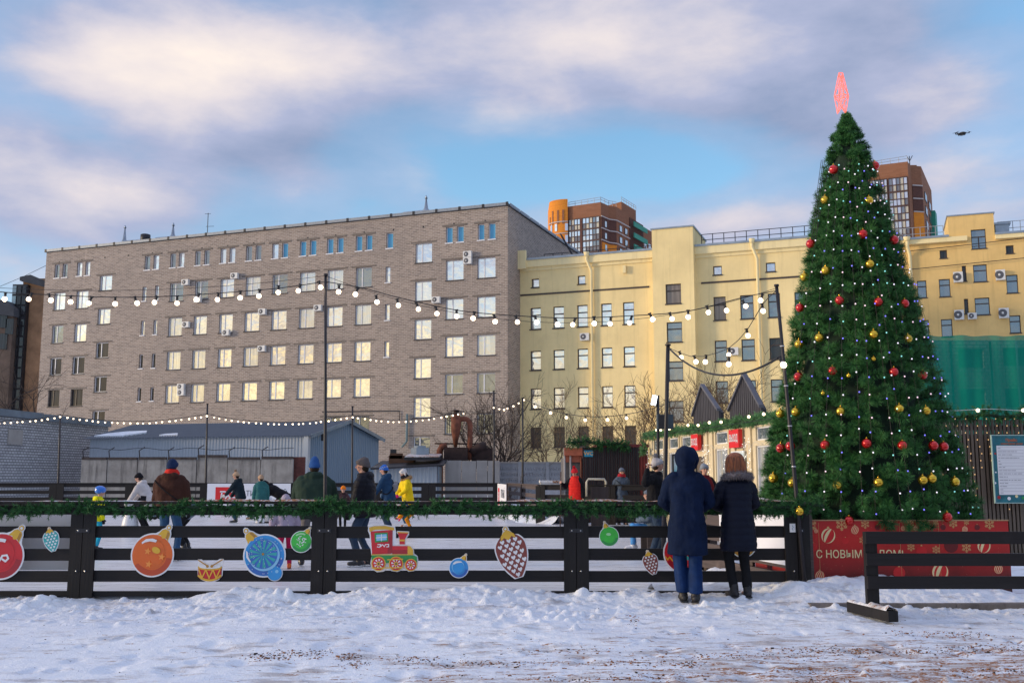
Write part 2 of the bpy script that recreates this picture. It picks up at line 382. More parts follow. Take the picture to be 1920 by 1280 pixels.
# ================================================================== grey brick office block
A0 = (-48.9, 104.3); A1 = (-.37, 85.8)
B = Plane2('brick_building', 'long six storey grey brick office block with rows of reflecting windows', 'building', A0, A1); root = B.root
H = 25.05; L = B.L; ex = B.e; DEP = 15.0
rows_z = []
for (xm, y0, y1) in ((912, 482.5, 520.5), (912, 555.5, 594), (912, 627.5, 665.5), (912, 699, 736), (912, 775, 812)):
    rows_z.append((B.uz(xm, y1)[1], B.uz(xm, y0)[1]))
z_nar = (B.uz(912, 449)[1], B.uz(912, 419)[1])
def u_at(px, py): return B.uz(px, py)[0]
wins = []; rv = random.Random(5)
wide = [(101, 122, 563), (142.7, 165, 560), (318, 343.5, 548), (365.3, 390, 545), (413, 438.4, 540), (460.5, 488, 537), (510.6, 539, 531), (562, 591, 528), (614, 643.5, 524), (667, 697, 519), (836, 869, 505), (895, 929, 500)]
for ci, (x0, x1, y) in enumerate(wide):
    a, b = u_at(x0, y), u_at(x1, y)
    for ri, (z0, z1) in enumerate(rows_z):
        if ri == 4 and not (ci in (8, 9, 10, 11)): continue
        if ci < 2: pm = [P_mir, P_mir, P_dark, P_dark, P_dark][ri] if ci == 0 else [P_mir, P_mir, P_dark, P_dark, P_dark][ri]  # dark panes: reflections of dark buildings put into the glass colour
        elif ri == 4: pm = P_mid
        elif ri == 3: pm = (P_mir if rv.random() < .75 else P_cur) if ci < 10 else P_mid
        else: pm = rv.choice([P_mir, P_mir, P_cur, P_cur, P_mid])
        if ci == 0 and ri == 1: pm = P_mid
        wins.append(((a, z0, b, z1), 'pvc', pm, F_wh if not (ci < 2 and ri == 3) else F_br))
nar0 = [(102, 111.6, 508), (117, 126.5, 507), (144, 154, 503), (159.5, 169, 501), (271, 281.6, 493), (287.5, 298, 491), (319, 329.5, 489), (335, 345.5, 488), (365.6, 376, 485), (382.6, 393, 483), (413, 424, 480), (430, 441, 479), (461, 472.5, 476), (479, 490, 474), (510, 522, 471), (528.7, 540, 470), (562, 574, 466), (581, 593, 464), (613, 625, 461), (632, 644, 460), (667, 679, 456), (686, 698, 454), (724.5, 737, 451), (836, 848.6, 440), (856.6, 869.3, 438), (896, 908, 434), (916, 929, 433)]
for i, (x0, x1, y) in enumerate(nar0): wins.append(((u_at(x0, y), z_nar[0], u_at(x1, y), z_nar[1]), 'narrow', P_sky if i > 14 else (P_mid if rv.random() < .4 else P_mir), F_wh))
for (x0, x1, y, rr) in ((266.5, 273.7, 556, 4), (290, 297, 553, 4), (722.7, 731.7, 518, 3)):
    for ri in range(rr):
        z0, z1 = rows_z[ri]; wins.append(((u_at(x0, y), z0+.25, u_at(x1, y), z1-.1), 'narrow', P_mir if ri < 2 or x0 > 700 else P_dark, F_wh))
fh = rows_z[0][0]-rows_z[1][0]
zs0 = B.uz(795, 492)[1]; zs1 = B.uz(795, 456)[1]
for k in range(6):
    dz = fh*k; wins.append(((u_at(779, 474), zs0-dz, u_at(810, 474), zs1-dz), 'pvc', P_mir if k < 5 else P_mid, F_wh))
    if k < 5: wins.append(((u_at(186.8, 526), zs0-dz-.15, u_at(210, 526), zs1-dz-.35), 'pvc', P_mir if k < 2 else P_dark, F_wh))
mb = MB(); holes = [x[0] for x in wins]; wall_holes(mb, 0, L, 0, H-.2, holes)
mb.face([(L, 0, 0), (L, DEP+9, 0), (L, DEP+9, H-.2), (L, 0, H-.2)]); mb.face([(0, 0, 0), (0, 0, H-.2), (0, DEP, H-.2), (0, DEP, 0)]); mb.face([(0, DEP+9, 0), (0, DEP+9, H-.2), (L, DEP+9, H-.2), (L, DEP+9, 0)])
put('wall', mb, MB_grey, root, True)
mb = MB(); mb.box2((-.1, -.12, H-.2), (L+.12, DEP+9.1, H-.02)); put('roof', mb, M_roof, root, True)
mb = MB(); n = 23
for k in range(n):
    a = L*k/n; b = L*(k+1)/n; mb.box2((a+.12, -.17, H-.16), (b-.12, -.122, H+.1))
for k in range(9): mb.box2((L+.122, .2+k*2.6, H-.16), (L+.17, 2.6+k*2.6, H+.1))
put('parapet_flashing', mb, M('flashing_zinc', (.25, .28, .32), .5, .3, .2), root, True)
mb = MB()
for k in range(n+1): mb.box2((L*k/n-.11, -.19, H-.2), (L*k/n+.11, -.13, H+.13))
put('flashing_clamp', mb, M_iron, root, True)
for (r, st, pm, fm) in wins: window(root, r, 0, st, pm, fm)
for (r, st, pm, fm) in wins:
    if st == 'pvc': mb = MB(); mb.box2((r[0]-.45, -.025, r[3]+.03), (r[2]+.45, .0, r[3]+.17)); put('lintel', mb, M_lint, root, True)
for i in list(range(0, 22, 2))+[23, 25]:
    x0 = nar0[i]; x1 = nar0[i+1]; mb = MB(); mb.box2((u_at(x0[0], x0[2])-.35, -.025, z_nar[1]+.03), (u_at(x1[1], x1[2])+.35, 0, z_nar[1]+.22)); put('lintel', mb, M_lint, root, True)
mb = MB()
for k in range(17): mb.box2((L*(k+.6)/17.3-.08, -.012, H-1.35-.08), (L*(k+.6)/17.3+.08, -.002, H-1.35+.08))
put('vent_hole', mb, M_iron, root, True)
for (px, py) in ((351, 530), (443, 518), (879, 478), (879, 490), (820, 563), (599, 578), (495, 585), (352, 609), (427, 624), (494, 654), (343, 725), (343, 736), (374, 562)):
    u, z = B.uz(px, py); ac_unit(root, u, z, 0, .78, .55)
# roof gear
for (px, hh) in ((218, 1.9), (309, 1.6), (788, 1.6)):
    u, _ = B.uz(px, 440 if px < 400 else 395); mb = MB()
    mb.tube([(u, 1.2, H-.1), (u, 1.2, H+.6), (u, 1.2, H+.62), (u, 1.2, H+hh)], [.26, .26, .19, .06], 10); mb.tube([(u, 1.2, H+hh), (u, 1.2, H+hh+.3)], [.14, .05], 8); put('roof_ventilator', mb, M_tin, root, True)
for (px, ln) in ((236, 2.4), (290, 2.2), (765, 2.4)):
    u, _ = B.uz(px, 440 if px < 400 else 395); mb = MB(); mb.tube([(u-ln/2, 1.6, H+.25), (u+ln/2, 1.6, H+.25)], .42, 10); put('vent_duct', mb, M_tin, root, True)
u, _ = B.uz(260, 440); mb = MB(); mb.tube([(u, 1, H), (u, 1, H+.9), (u, 1, H+.95)], [.5, .5, .38], 10); put('roof_drum', mb, M_iron, root, True)
u, _ = B.uz(383, 430); mb = MB(); mb.tube([(u, .5, H), (u, .5, H+2.3)], .035, 5); mb.tube([(u-.4, .5, H+2.25), (u+.3, .5, H+2.2)], .02, 4); mb.tube([(u-.2, .5, H+.95), (u+.75, .5, H+.9)], .02, 4); put('antenna', mb, M_iron, root, True)
# pipes and fittings low on the wall, window grilles
mb = MB(); u0, z0 = B.uz(765, 776); u1, z1 = B.uz(763, 838); mb.tube([(u0, -.2, z0), (u0, -.2, z1+.5), (u0-.4, -.35, z1)], .11, 8); put('downpipe', mb, M('pipe_green', (.16, .22, .22), .6), root, True)
mb = MB(); ua, za = B.uz(605, 772); ub, zb = B.uz(750, 770); mb.tube([(ua, -.1, za), (ub, -.1, zb), (ub, -.1, zb-.8)], .04, 5); put('conduit', mb, M_iron, root, True)
for (r, st, pm, fm) in wins:
    if st == 'pvc' and abs(r[1]-rows_z[4][0]) < .05:
        mb = MB()
        for k in range(9): x = r[0]+(r[2]-r[0])*(k+.5)/9; mb.box2((x-.012, -.04, r[1]-.05), (x+.012, -.02, r[3]+.05))
        for z in (r[1], r[3]): mb.box2((r[0], -.05, z-.015), (r[2], -.042, z+.015))
        put('window_grille', mb, M_iron, root, True)
# fire ladder leaning on the side roof edge
mb = MB()
for s in (0, .45):
    mb.tube([(L+.45, 13.2+s, H+.3), (L+2.9, 13.2+s, H-4.2)], .05, 5)
for k in range(12): q = k/11; mb.tube([(L+.45+2.45*q, 13.2, H+.3-4.5*q), (L+.45+2.45*q, 13.65, H+.3-4.5*q)], .03, 4)
put('roof_ladder', mb, M_iron, root, True)
# ================================================================== yellow building
y0 = at(970, 490, 88.6); Y = Plane2('yellow_building', 'pale yellow plastered building with brown framed windows and a raised stair block', 'building', (y0.x, 88.75), (y0.x+.934*26, 88.75-.356*26)); root = Y.root
HY = Y.uz(1100, 478)[1]; U_t0 = Y.uz(1225, 600, -.9)[0]; U_t1 = Y.uz(1303, 600, -.9)[0]; UR = Y.uz(1560, 600)[0]; HT = Y.uz(1260, 428, -.9)[1]
wl = []; wt = []
for (x0, x1) in ((994, 1014), (1037, 1057.5), (1082, 1102), (1127, 1147), (1168, 1189)):
    yo = -(x0-994)*.06
    a = Y.rect(x0, 577+yo, x1, 617+yo)
    for (p, q, y) in ((a[1], a[3], 0), (*Y.rect(994, 657.6, 1014, 693.5)[1::2], 1), (*Y.rect(994, 728, 1014, 766.5)[1::2], 2), (*Y.rect(994, 801, 1014, 838)[1::2], 3)):
        if y == 0: p, q = Y.rect(994, 577, 1014, 617)[1::2]
        wl.append(((a[0], p, a[2], q), 'transom', [P_mir, P_mir, P_mir, P_dark][y]))
for (x0, yy0, x1, yy1) in ((1338, 556, 1361, 600), (1388, 554, 1413, 597), (1440, 551, 1463, 594), (1490, 548, 1512, 590)):
    a = Y.rect(x0, yy0, x1, yy1)
    zz = [Y.rect(1338, 556, 1361, 600)[1::2], Y.rect(1340, 638, 1363, 677)[1::2], Y.rect(1343, 714, 1368, 755)[1::2], Y.rect(1345, 790, 1370, 830)[1::2]]
    for k, (p, q) in enumerate(zz): wl.append(((a[0], p, a[2], q), 'transom', rv.choice([P_mid, P_mir, P_mid, P_dark]) if k else (P_brn if x0 == 1338 else P_mid)))
for r in ((996.5, 522.5, 1010.6, 538.5), (1083, 516.5, 1097.5, 532.3), (1337, 498.5, 1353.5, 515), (1436, 492, 1454, 509)): wl.append((Y.rect(*r), 'plain', P_mir))
for r in ((1248, 532, 1277, 569), (1250, 603.6, 1279, 641), (1253, 677, 1281, 713), (1254, 751, 1282, 790)): wt.append((Y.rect(*r, -.9), 'transom', P_mid if r[1] > 600 else P_brn))
mb = MB(); wall_holes(mb, 0, U_t0, 0, HY, [w[0] for w in wl if w[0][2] < U_t0]); wall_holes(mb, U_t1, UR, 0, HY, [w[0] for w in wl if w[0][0] > U_t1])
wall_holes(mb, U_t0, U_t1, 0, HT, [w[0] for w in wt], v=-.9)
mb.face([(U_t1, -.9, 0), (U_t1, 5, 0), (U_t1, 5, HT), (U_t1, -.9, HT)]); mb.face([(U_t0, -.9, 0), (U_t0, -.9, HT), (U_t0, 5, HT), (U_t0, 5, 0)])
mb.face([(0, 0, 0), (0, 0, HY), (0, 14, HY), (0, 14, 0)]); mb.face([(UR, 0, 0), (UR, 14, 0), (UR, 14, HY), (UR, 0, HY)]); mb.face([(U_t0, 5, HY), (U_t1, 5, HY), (U_t1, 5, HT), (U_t0, 5, HT)])
mb.face([(0, 14, 0), (0, 14, HY), (UR, 14, HY), (UR, 14, 0)])
put('wall', mb, M_yel, root, True)
mb = MB()
for a, b in ((0, U_t0-.003), (U_t1+.003, UR)):
    mb.box2((a, -.10, HY-1.05), (b, -.003, HY-.75)); mb.box2((a, -.32, HY-.75), (b, -.003, HY-.12))
put('cornice', mb, M_cor, root, True)
mb = MB()
for a, b in ((0, U_t0-.003), (U_t1+.003, UR)): mb.box2((a, -.4, HY-.12), (b, 14, HY+.06))
mb.box2((U_t0-.1, -1.0, HT), (U_t1+.1, 5.1, HT+.12)); put('roof', mb, M_tin, root, True)
mb = MB(); mb.box2((-.1, -.6, HY-.9), (1.0, -.33, HY+.75)); put('parapet_pier', mb, M_cor, root, True)
z = Y.uz(1100, 545.5)[1]; mb = MB(); mb.box2((.3, -.06, z-.07), (U_t0-.5, -.003, z+.07)); zb = z
mb.box2((Y.uz(1315, 540)[0], -.06, z-.07), (UR, -.003, z+.07)); put('string_course', mb, F_br, root, True)
for px in (1111, 1424):
    u = Y.uz(px, 600)[0]; mb = MB(); mb.tube([(u-.35, -.45, HY+.1), (u-.35, -.45, HY-.5), (u, -.22, HY-1.5), (u, -.22, .2)], .13, 10); mb.tube([(u-.35, -.45, HY-.25), (u-.35, -.45, HY+.14)], [.16, .26], 10); put('drainpipe', mb, M_cor, root, True)
u, z = Y.uz(1172, 505); mb = MB(); mb.box2((u-.15, -.3, z-.35), (u+.12, -.003, z+.3)); put('vent_box', mb, M_cor, root, True)
u, z = Y.uz(975, 560); mb = MB(); mb.tube([(.15, -.12, HY-1.2), (.15, -.12, Y.uz(975, 634)[1])], .06, 5); put('cable_pipe', mb, F_br, root, True)
for (r, st, pm) in wl: window(root, r, 0, st, pm, F_br)
for (r, st, pm) in wt: window(root, r, -.9, st, pm, F_br)
for (px, py) in ((1098, 632), (1376, 659)): u, z = Y.uz(px, py); ac_unit(root, u, z, 0, .8, .62)
def railing(root, a, b, z, h, v, n, name='roof_railing', mat=None, vb=None):
    mb = MB(); vb = v if vb is None else vb
    for k in range(n+1): q = k/n; mb.bar((a+(b-a)*q, v+(vb-v)*q, z), (a+(b-a)*q, v+(vb-v)*q, z+h), .06, .06, (0, 1, 0))
    for hz in (h*.5, h): mb.bar((a, v, z+hz), (b, vb, z+hz), .05, .05)
    put(name, mb, mat or M_iron, root, True)
railing(root, U_t1+.5, UR, HY+.06, .95, .3, 11); railing(root, 1.5, U_t0-.6, HY+.06, 1.0, 3.0, 12)
# ================================================================== ochre building on the right
p = at(1600, 450, 99.0); O = Plane2('ochre_building', 'ochre plastered wing with air conditioners rising behind the green netting', 'building', (p.x, 99.0), (p.x+.94*22, 99-.342*22)); root = O.root
HO = O.uz(1700, 450)[1]; Ub0 = O.uz(1782, 500)[0]; Ub1 = O.uz(1869, 500)[0]; UE = O.uz(2010, 500)[0]; HB = O.uz(1820, 403)[1]; HO2 = O.uz(1900, 437)[1]
wl = []
for r in ((1693, 527, 1701.5, 560), (1720, 526, 1737.5, 558), (1761, 523, 1782, 556), (1887, 515, 1909, 549), (1724, 600, 1742, 633), (1765, 598, 1786, 631), (1893, 591, 1914, 624)): wl.append((O.rect(*r), 'transom', P_mid))
for r in ((1825, 496, 1851, 528), (1828, 558, 1856, 590)): wl.append((O.rect(*r), 'transom', P_mid))
for r in ((1762, 469, 1776, 484), (1886, 460, 1901, 475), (1804, 498, 1812, 527), (1808, 560, 1816, 588)): wl.append((O.rect(*r), 'plain', P_dark))
wl.append((O.rect(1821, 430, 1849, 466), 'cross', P_mid))
mb = MB(); wall_holes(mb, 0, Ub0, 0, HO, [w[0] for w in wl if w[0][2] < Ub0]); wall_holes(mb, Ub0, Ub1, 0, HB, [w[0] for w in wl if Ub0 < w[0][0] and w[0][2] < Ub1]); wall_holes(mb, Ub1, UE, 0, HO2, [w[0] for w in wl if w[0][0] > Ub1])
mb.face([(Ub1, 0, HO2), (Ub1, 6, HO2), (Ub1, 6, HB), (Ub1, 0, HB)]); mb.face([(Ub0, 0, HO), (Ub0, 0, HB), (Ub0, 6, HB), (Ub0, 6, HO)]); mb.face([(UE, 0, 0), (UE, 12, 0), (UE, 12, HO2), (UE, 0, HO2)])
mb.face([(0, 12, 0), (0, 12, HO2), (UE, 12, HO2), (UE, 12, 0)])
put('wall', mb, M_och, root, True)
mb = MB(); mb.box2((0, -.5, HO-.55), (Ub0+1.6, -.003, HO-.1)); mb.box2((Ub1+.003, -.4, HO2-.5), (UE, -.003, HO2-.1)); put('cornice', mb, M_cor, root, True)
mb = MB(); mb.box2((0, -.6, HO-.1), (Ub0-.003, 12, HO+.1)); mb.box2((Ub1+.003, -.5, HO2-.1), (UE, 12, HO2+.1)); mb.box2((Ub0-.1, -.1, HB), (Ub1+.1, 6.1, HB+.12)); put('roof', mb, M_tin, root, True)
u = O.uz(1708, 520)[0]; mb = MB(); mb.tube([(u-.2, -.75, HO), (u-.2, -.75, HO-.8), (u, -.25, HO-1.6), (u, -.25, .5)], .17, 10); mb.tube([(u-.2, -.75, HO-.3), (u-.2, -.75, HO+.12)], [.2, .36], 10); put('drainpipe', mb, M_cor, root, True)
for (r, st, pm) in wl: window(root, r, 0, st, pm, F_br)
for x0, yy0, x1, yy1 in ((1786, 511, 1806, 530), (1865, 507, 1885, 526), (1788, 582, 1808, 600), (1813, 587.5, 1832, 599), (1871, 578.5, 1892, 597)):
    r = O.rect(x0, yy0, x1, yy1); ac_unit(root, (r[0]+r[2])/2, (r[1]+r[3])/2, 0, r[2]-r[0]-.1, r[3]-r[1], .15)
railing(root, 0, Ub0-.4, HO+.1, 1.3, 1, 12, mat=M('grey_rail', (.3, .33, .37), .5)); railing(root, Ub1+.4, UE, HO2+.1, 1.3, 1, 9, mat=MATS['grey_rail'])
mb = MB(); u = O.uz(1881, 425)[0]; mb.box2((u-.6, .8, HO2), (u+.6, 2, HO2+1.1)); mb.box2((u-.75, .65, HO2+1.1), (u+.75, 2.15, HO2+1.3)); put('roof_chimney', mb, M_tin, root, True)
# thin cables in front of the ochre wall belong to it
for pts in (((1650, 512), (1790, 498), (1990, 478)), ((1650, 478), (1800, 462), (1990, 440))):
    mb = MB(); q = [O.uz(*a) for a in pts]; mb.tube([(a, -.35, b) for a, b in q], .035, 4); put('wall_cable', mb, M_iron, root, True)
# ================================================================== distant apartment towers
M_tb = brickmat('tower_brown', (.30, .135, .075), (.25, .11, .06), (.25, .14, .09), .6, .3, .02, stain=(.2, .1, .07), stainamt=.2, streak=False)
M_to = brickmat('tower_orange', (.75, .27, .03), (.66, .22, .03), (.6, .25, .06), .6, .3, .02, stain=(.5, .2, .05), stainamt=.2, streak=False)
M_td = brickmat('tower_dark', (.13, .06, .045), (.10, .05, .04), (.13, .07, .06), .6, .3, .02, stain=(.1, .05, .04), stainamt=.2, streak=False)
M_grn = M('green_panel', (.02, .26, .17), .6, var=.1); M_band = M('pale_band', (.5, .45, .42), .8, var=.1)
GL = [P_mir, P_cur, P_mid, pane('beige_glass', (.62, .55, .42), .2, .3, .02), pane('grey_panel_glass', (.20, .20, .22), .2, .4, .02)]
def tower(label, pts, H, zlow, glaze, fh, win_px, extra=None):
    # pts: list of (px, Y) around the visible front; H top height
    P = [Vector((at(px, 440, Yv).x, Yv, 0)) for px, Yv in pts]
    root = thing('apartment_tower', label, 'building', tuple(P[0])); W = P[0]
    back = P[-1]+Vector((-14, 14, 0)); back2 = P[0]+Vector((2, 24, 0))
    segs = list(zip(P, P[1:]))+[(P[-1], back), (back, back2), (back2, P[0])]
    mb = MB(); mb.use(M_tb); roof = [p+Vector((0, 0, H)) for p in P+[back, back2]]
    for i, (a, b) in enumerate(segs):
        mb.use(M_tb); mb.face([(a.x, a.y, 0), (b.x, b.y, 0), (b.x, b.y, H), (a.x, a.y, H)])
    mb.use(M_roof).face(roof); o = put('wall', mb, None, root)
    return root, P
def quad_on(mb, a, b, z0, z1, out=.06):
    d = Vector((b.x-a.x, b.y-a.y, 0)).normalized(); n = Vector((d.y, -d.x, 0))*out
    vs = [Vector((p.x, p.y, z))+n for p, z in ((a, z0), (b, z0), (b, z1), (a, z1))]
    mb.face(vs)
def slab_on(mb, a, b, z0, z1, out=.25, back=0.0):
    d = Vector((b.x-a.x, b.y-a.y, 0)); L_ = d.length; d.normalize(); n = Vector((d.y, -d.x, 0))
    mb.box((a+b)/2+n*(out/2-back)+Vector((0, 0, (z0+z1)/2)), (L_, out, z1-z0), Matrix((d, n, Vector((0, 0, 1)))).transposed())
def glazing(root, a, b, ztop, fh, nf, parts, r):
    # loggia glazing: each storey a window part with panes of differing glass
    d = (b-a); Ld = d.length; d.normalize(); n = Vector((d.y, -d.x, 0))
    for f in range(nf):
        z1 = ztop-f*fh; z0 = z1-fh
        for (q0, q1, np_) in parts:
            A = a+d*Ld*q0; Bq = a+d*Ld*q1; fr = MB(); up = Vector((0, 0, 1))
            for k in range(np_+1): x = A+(Bq-A)*(k/np_)+n*.35; fr.bar(x+up*z0, x+up*z1, .16, .16, tuple(n))
            for z in (z0+.1, z0+fh*.48, z1-.1): fr.bar(A+n*.35+up*z, Bq+n*.35+up*z, .14, .2)
            o = put('loggia_window', fr, M('tower_frame', (.07, .035, .03), .6), root)
            pn = MB()
            for k in range(np_):
                for (c0, c1, dark) in ((z0+.1, z0+fh*.48, 1), (z0+fh*.48, z1-.1, 0)):
                    g = GL[r.choice([0, 0, 0, 1, 2, 3]) if not dark else r.choice([0, 1, 3, 4, 3, 4])]
                    pn.use(g); quad_on(pn, A+(Bq-A)*(k/np_), A+(Bq-A)*((k+1)/np_), c0, c1, .3)
            put('pane', pn, None, o)
rt = random.Random(3)
# tower 1
root, P = tower('brown and orange brick apartment tower with a rounded corner behind the yellow building', [(1056, 255), (1127, 250), (1142, 253.5), (1156, 254.5), (1180, 262)], 0, 0, 0, 0, 0)
for o in list(root.children): bpy.data.objects.remove(o)
def topz(px, py, Yv): return at(px, py, Yv).z
H1 = topz(1127, 379, 250)
mb = MB(); back = P[-1]+Vector((-10, 18, 0)); b2 = P[0]+Vector((4, 26, 0))
seg = [(P[0], P[1], M_tb), (P[1], P[2], M_tb), (P[2], P[3], M_tb), (P[3], P[4], M_tb), (P[4], back, M_tb), (back, b2, M_tb), (b2, P[0], M_tb)]
for a, b, m in seg: mb.use(m).face([(a.x, a.y, 0), (b.x, b.y, 0), (b.x, b.y, H1), (a.x, a.y, H1)])
mb.use(M_roof).face([Vector((p.x, p.y, H1)) for p in P+[back, b2]]); put('wall', mb, None, root)
# darker and orange storeys on the side
FH = 3.05; zg = topz(1122, 405, 250)
mb = MB(); mb.use(M_td); slab_on(mb, P[1]+(P[2]-P[1])*.1, P[2], zg-2*FH-.3, zg-.1, .12); slab_on(mb, P[2]+(P[3]-P[2])*.02, P[3]-(P[3]-P[2])*.02, zg-2*FH-.3, zg-.1, .10); put('dark_brick_panel', mb, None, root)
mb = MB(); mb.use(M_to); slab_on(mb, P[1]+(P[2]-P[1])*.1, P[2], zg-6*FH, zg-2*FH-.5, .12); slab_on(mb, P[2]+(P[3]-P[2])*.02, P[3]-(P[3]-P[2])*.02, zg-6*FH, zg-2*FH-.5, .10); put('orange_brick_panel', mb, None, root)
for f in range(3):
    mb = MB(); z = zg-FH*f
    for a, b in ((P[1], P[2]), (P[2], P[3]), (P[3], P[4])): slab_on(mb, a, b, z-.12, z+.12, .3)
    put('floor_band', mb, M_band, root)
glazing(root, P[0], P[1], zg, FH, 7, ((.0, .47, 6), (.53, .97, 5)), rt)
mb = MB()
slab_on(mb, P[0]+(P[1]-P[0])*.475, P[0]+(P[1]-P[0])*.525, zg-25, zg, .5); put('pilaster', mb, M_td, root)
for f in range(5):
    for (a, b, q, w_) in ((P[1], P[2], .55, .25), (P[3], P[4], .3, .2), (P[3], P[4], .72, .2)):
        z = zg-FH*f-.9; o_ = MB(); slab_on(o_, a+(b-a)*(q-w_/2), a+(b-a)*(q+w_/2), z-1.6, z+.05, .14); o = put('window', o_, F_br, root)
        o_ = MB(); quad_on(o_, a+(b-a)*(q-w_/2+.02), a+(b-a)*(q+w_/2-.02), z-1.5, z-.05, .16); put('pane', o_, P_cur, o)
# rounded orange brick corner, warm low sun also put into its colour
cx, cy = at(1052, 440, 268).x, 268.0; Rr = (at(1066, 440, 256).x-at(1022, 440, 256).x)*.62; Hc = topz(1040, 373, 253.5)
mb = MB(); n = 20; A_ = [PI*(1.12+.62*k/n) for k in range(n+1)]
cc = Vector((at(1066, 440, 256).x-.3, 256+Rr*.35, 0))
ring = [Vector((cc.x+Rr*1.22*math.cos(a), cc.y+Rr*math.sin(a), 0)) for a in [PI*(1.0+.5*k/n) for k in range(n+1)]]
ring = [p for p in ring]
for i in range(n):
    a, b = ring[i], ring[i+1]; mb.use(M_to)
    mb.face([(a.x, a.y, 0), (b.x, b.y, 0), (b.x, b.y, Hc), (a.x, a.y, Hc)])
bk = [ring[-1]+Vector((0, 1.2, 0)), Vector((ring[-1].x, cc.y+10, 0)), Vector((ring[0].x, cc.y+10, 0))]
allr = ring+bk
for a, b in zip(allr[n:], allr[n+1:]+[allr[0]]): mb.face([(a.x, a.y, 0), (b.x, b.y, 0), (b.x, b.y, Hc), (a.x, a.y, Hc)])
mb.use(M_roof).face([Vector((p.x, p.y, Hc)) for p in allr]); put('rounded_corner', mb, None, root)
for k in (3, 7, 12, 16):
    mb = MB(); slab_on(mb, ring[k], ring[k+1]+(ring[k+1]-ring[k])*.4, zg-FH*.35, zg+2.6 if k > 5 else zg+1.2, .1); put('brown_pilaster', mb, M_tb, root)
for k in (5, 10, 18):
    for f in range(4):
        mb = MB(); z = zg-FH*f-1.0; slab_on(mb, ring[k], ring[min(k+2, n)], z-1.9, z, .12); o = put('window', mb, F_wh, root)
        mb = MB(); quad_on(mb, ring[k]+(ring[min(k+2, n)]-ring[k])*.1, ring[min(k+2, n)], z-1.8, z-.1, .14); put('pane', mb, P_mir, o)
for f in (0, 1, 2):
    mb = MB()
    for i in range(n): slab_on(mb, ring[i], ring[i+1], zg-.5-FH*f-.1, zg-.5-FH*f+.12, .2)
    put('floor_band', mb, M_band, root)
# upper penthouse, balconies and right wing
q0 = Vector((at(1140, 440, 264).x, 264, 0)); q1 = Vector((at(1166, 440, 260).x, 260, 0)); q2 = Vector((at(1193, 440, 269).x, 269, 0)); Hp = topz(1166, 378, 260)
mb = MB()
for a, b in ((q0, q1), (q1, q2), (q2, q2+Vector((-12, 8, 0))), (q2+Vector((-12, 8, 0)), q0)): mb.use(M_tb).face([(a.x, a.y, 0), (b.x, b.y, 0), (b.x, b.y, Hp), (a.x, a.y, Hp)])
mb.use(M_roof).face([Vector((p.x, p.y, Hp)) for p in (q0, q1, q2, q2+Vector((-12, 8, 0)))]); put('penthouse', mb, None, root)
b0 = Vector((at(1180, 440, 262.3).x, 262.3, 0)); b1 = Vector((at(1205, 440, 271).x, 271, 0)); zz = topz(1180, 416, 262.3)
for f in range(6):
    mb = MB(); slab_on(mb, b0, b1, zz-1.3-f*FH, zz-f*FH, .25, -1.2); put('balcony_panel', mb, M_grn, root)
mb = MB(); slab_on(mb, b0, b1, 0, zz+1.2, .2); mb.use(M_td); put('balcony_wall', mb, M_td, root)
w0 = Vector((at(1203, 440, 270.5).x, 270.5, 0)); w1 = Vector((at(1223, 440, 277).x, 277, 0)); Hw = topz(1204, 424, 270.5)
mb = MB()
for a, b in ((w0, w1), (w1, w1+Vector((-8, 10, 0))), (w1+Vector((-8, 10, 0)), w0)): mb.use(M_tb).face([(a.x, a.y, 0), (b.x, b.y, 0), (b.x, b.y, Hw), (a.x, a.y, Hw)])
put('side_wing', mb, None, root)
for f in range(3):
    for q in (.3, .7):
        mb = MB(); z = Hw-4-FH*f; slab_on(mb, w0+(w1-w0)*(q-.1), w0+(w1-w0)*(q+.1), z-1.6, z, .14); o = put('window', mb, F_wh, root); mb = MB(); quad_on(mb, w0+(w1-w0)*(q-.08), w0+(w1-w0)*(q+.08), z-1.5, z-.1, .17); put('pane', mb, P_cur, o)
def rail3(root, pts, z, h=1.3, step=1.6):
    mb = MB()
    for a, b in zip(pts, pts[1:]):
        nn = max(2, int((b-a).length/step))
        for k in range(nn+1): p = a+(b-a)*(k/nn); mb.tube([(p.x, p.y, z), (p.x, p.y, z+h)], .06, 4)
        for hz in (h*.55, h): mb.tube([(a.x, a.y, z+hz), (b.x, b.y, z+hz)], .06, 4)
    put('roof_railing', mb, MATS['grey_rail'], root)
rail3(root, [P[0]+Vector((1.5, 0, 0)), P[1], P[2], P[3]], H1); rail3(root, [q1, q2], Hp)
# tower 2
pts = [(1600, 223), (1705, 218), (1711, 221), (1730, 221.5), (1747, 241)]
P = [Vector((at(px, 370, Yv).x, Yv, 0)) for px, Yv in pts]
root = thing('apartment_tower', 'tall brown brick apartment tower with glazed loggias partly behind the fir tree', 'building', tuple(P[1])); H2 = topz(1705, 303, 218)
back = P[-1]+Vector((-22, 8, 0)); mb = MB()
for i, (a, b) in enumerate(((P[0], P[1]), (P[1], P[2]), (P[2], P[3]), (P[3], P[4]), (P[4], back), (back, P[0]))): mb.use(M_tb).face([(a.x, a.y, 0), (b.x, b.y, 0), (b.x, b.y, H2), (a.x, a.y, H2)])
mb.use(M_roof).face([Vector((p.x, p.y, H2)) for p in P+[back]]); put('wall', mb, None, root)
zg = topz(1703, 331, 218); FH = (topz(1703, 331, 218)-topz(1703, 358, 218))
mb = MB(); mb.use(M_td); slab_on(mb, P[2], P[3], zg-2.1*FH, zg-.4*FH, .12); put('dark_brick_panel', mb, None, root)
mb = MB(); mb.use(M_to); slab_on(mb, P[2], P[3], zg-7*FH, zg-2.2*FH, .12); put('orange_brick_panel', mb, None, root)
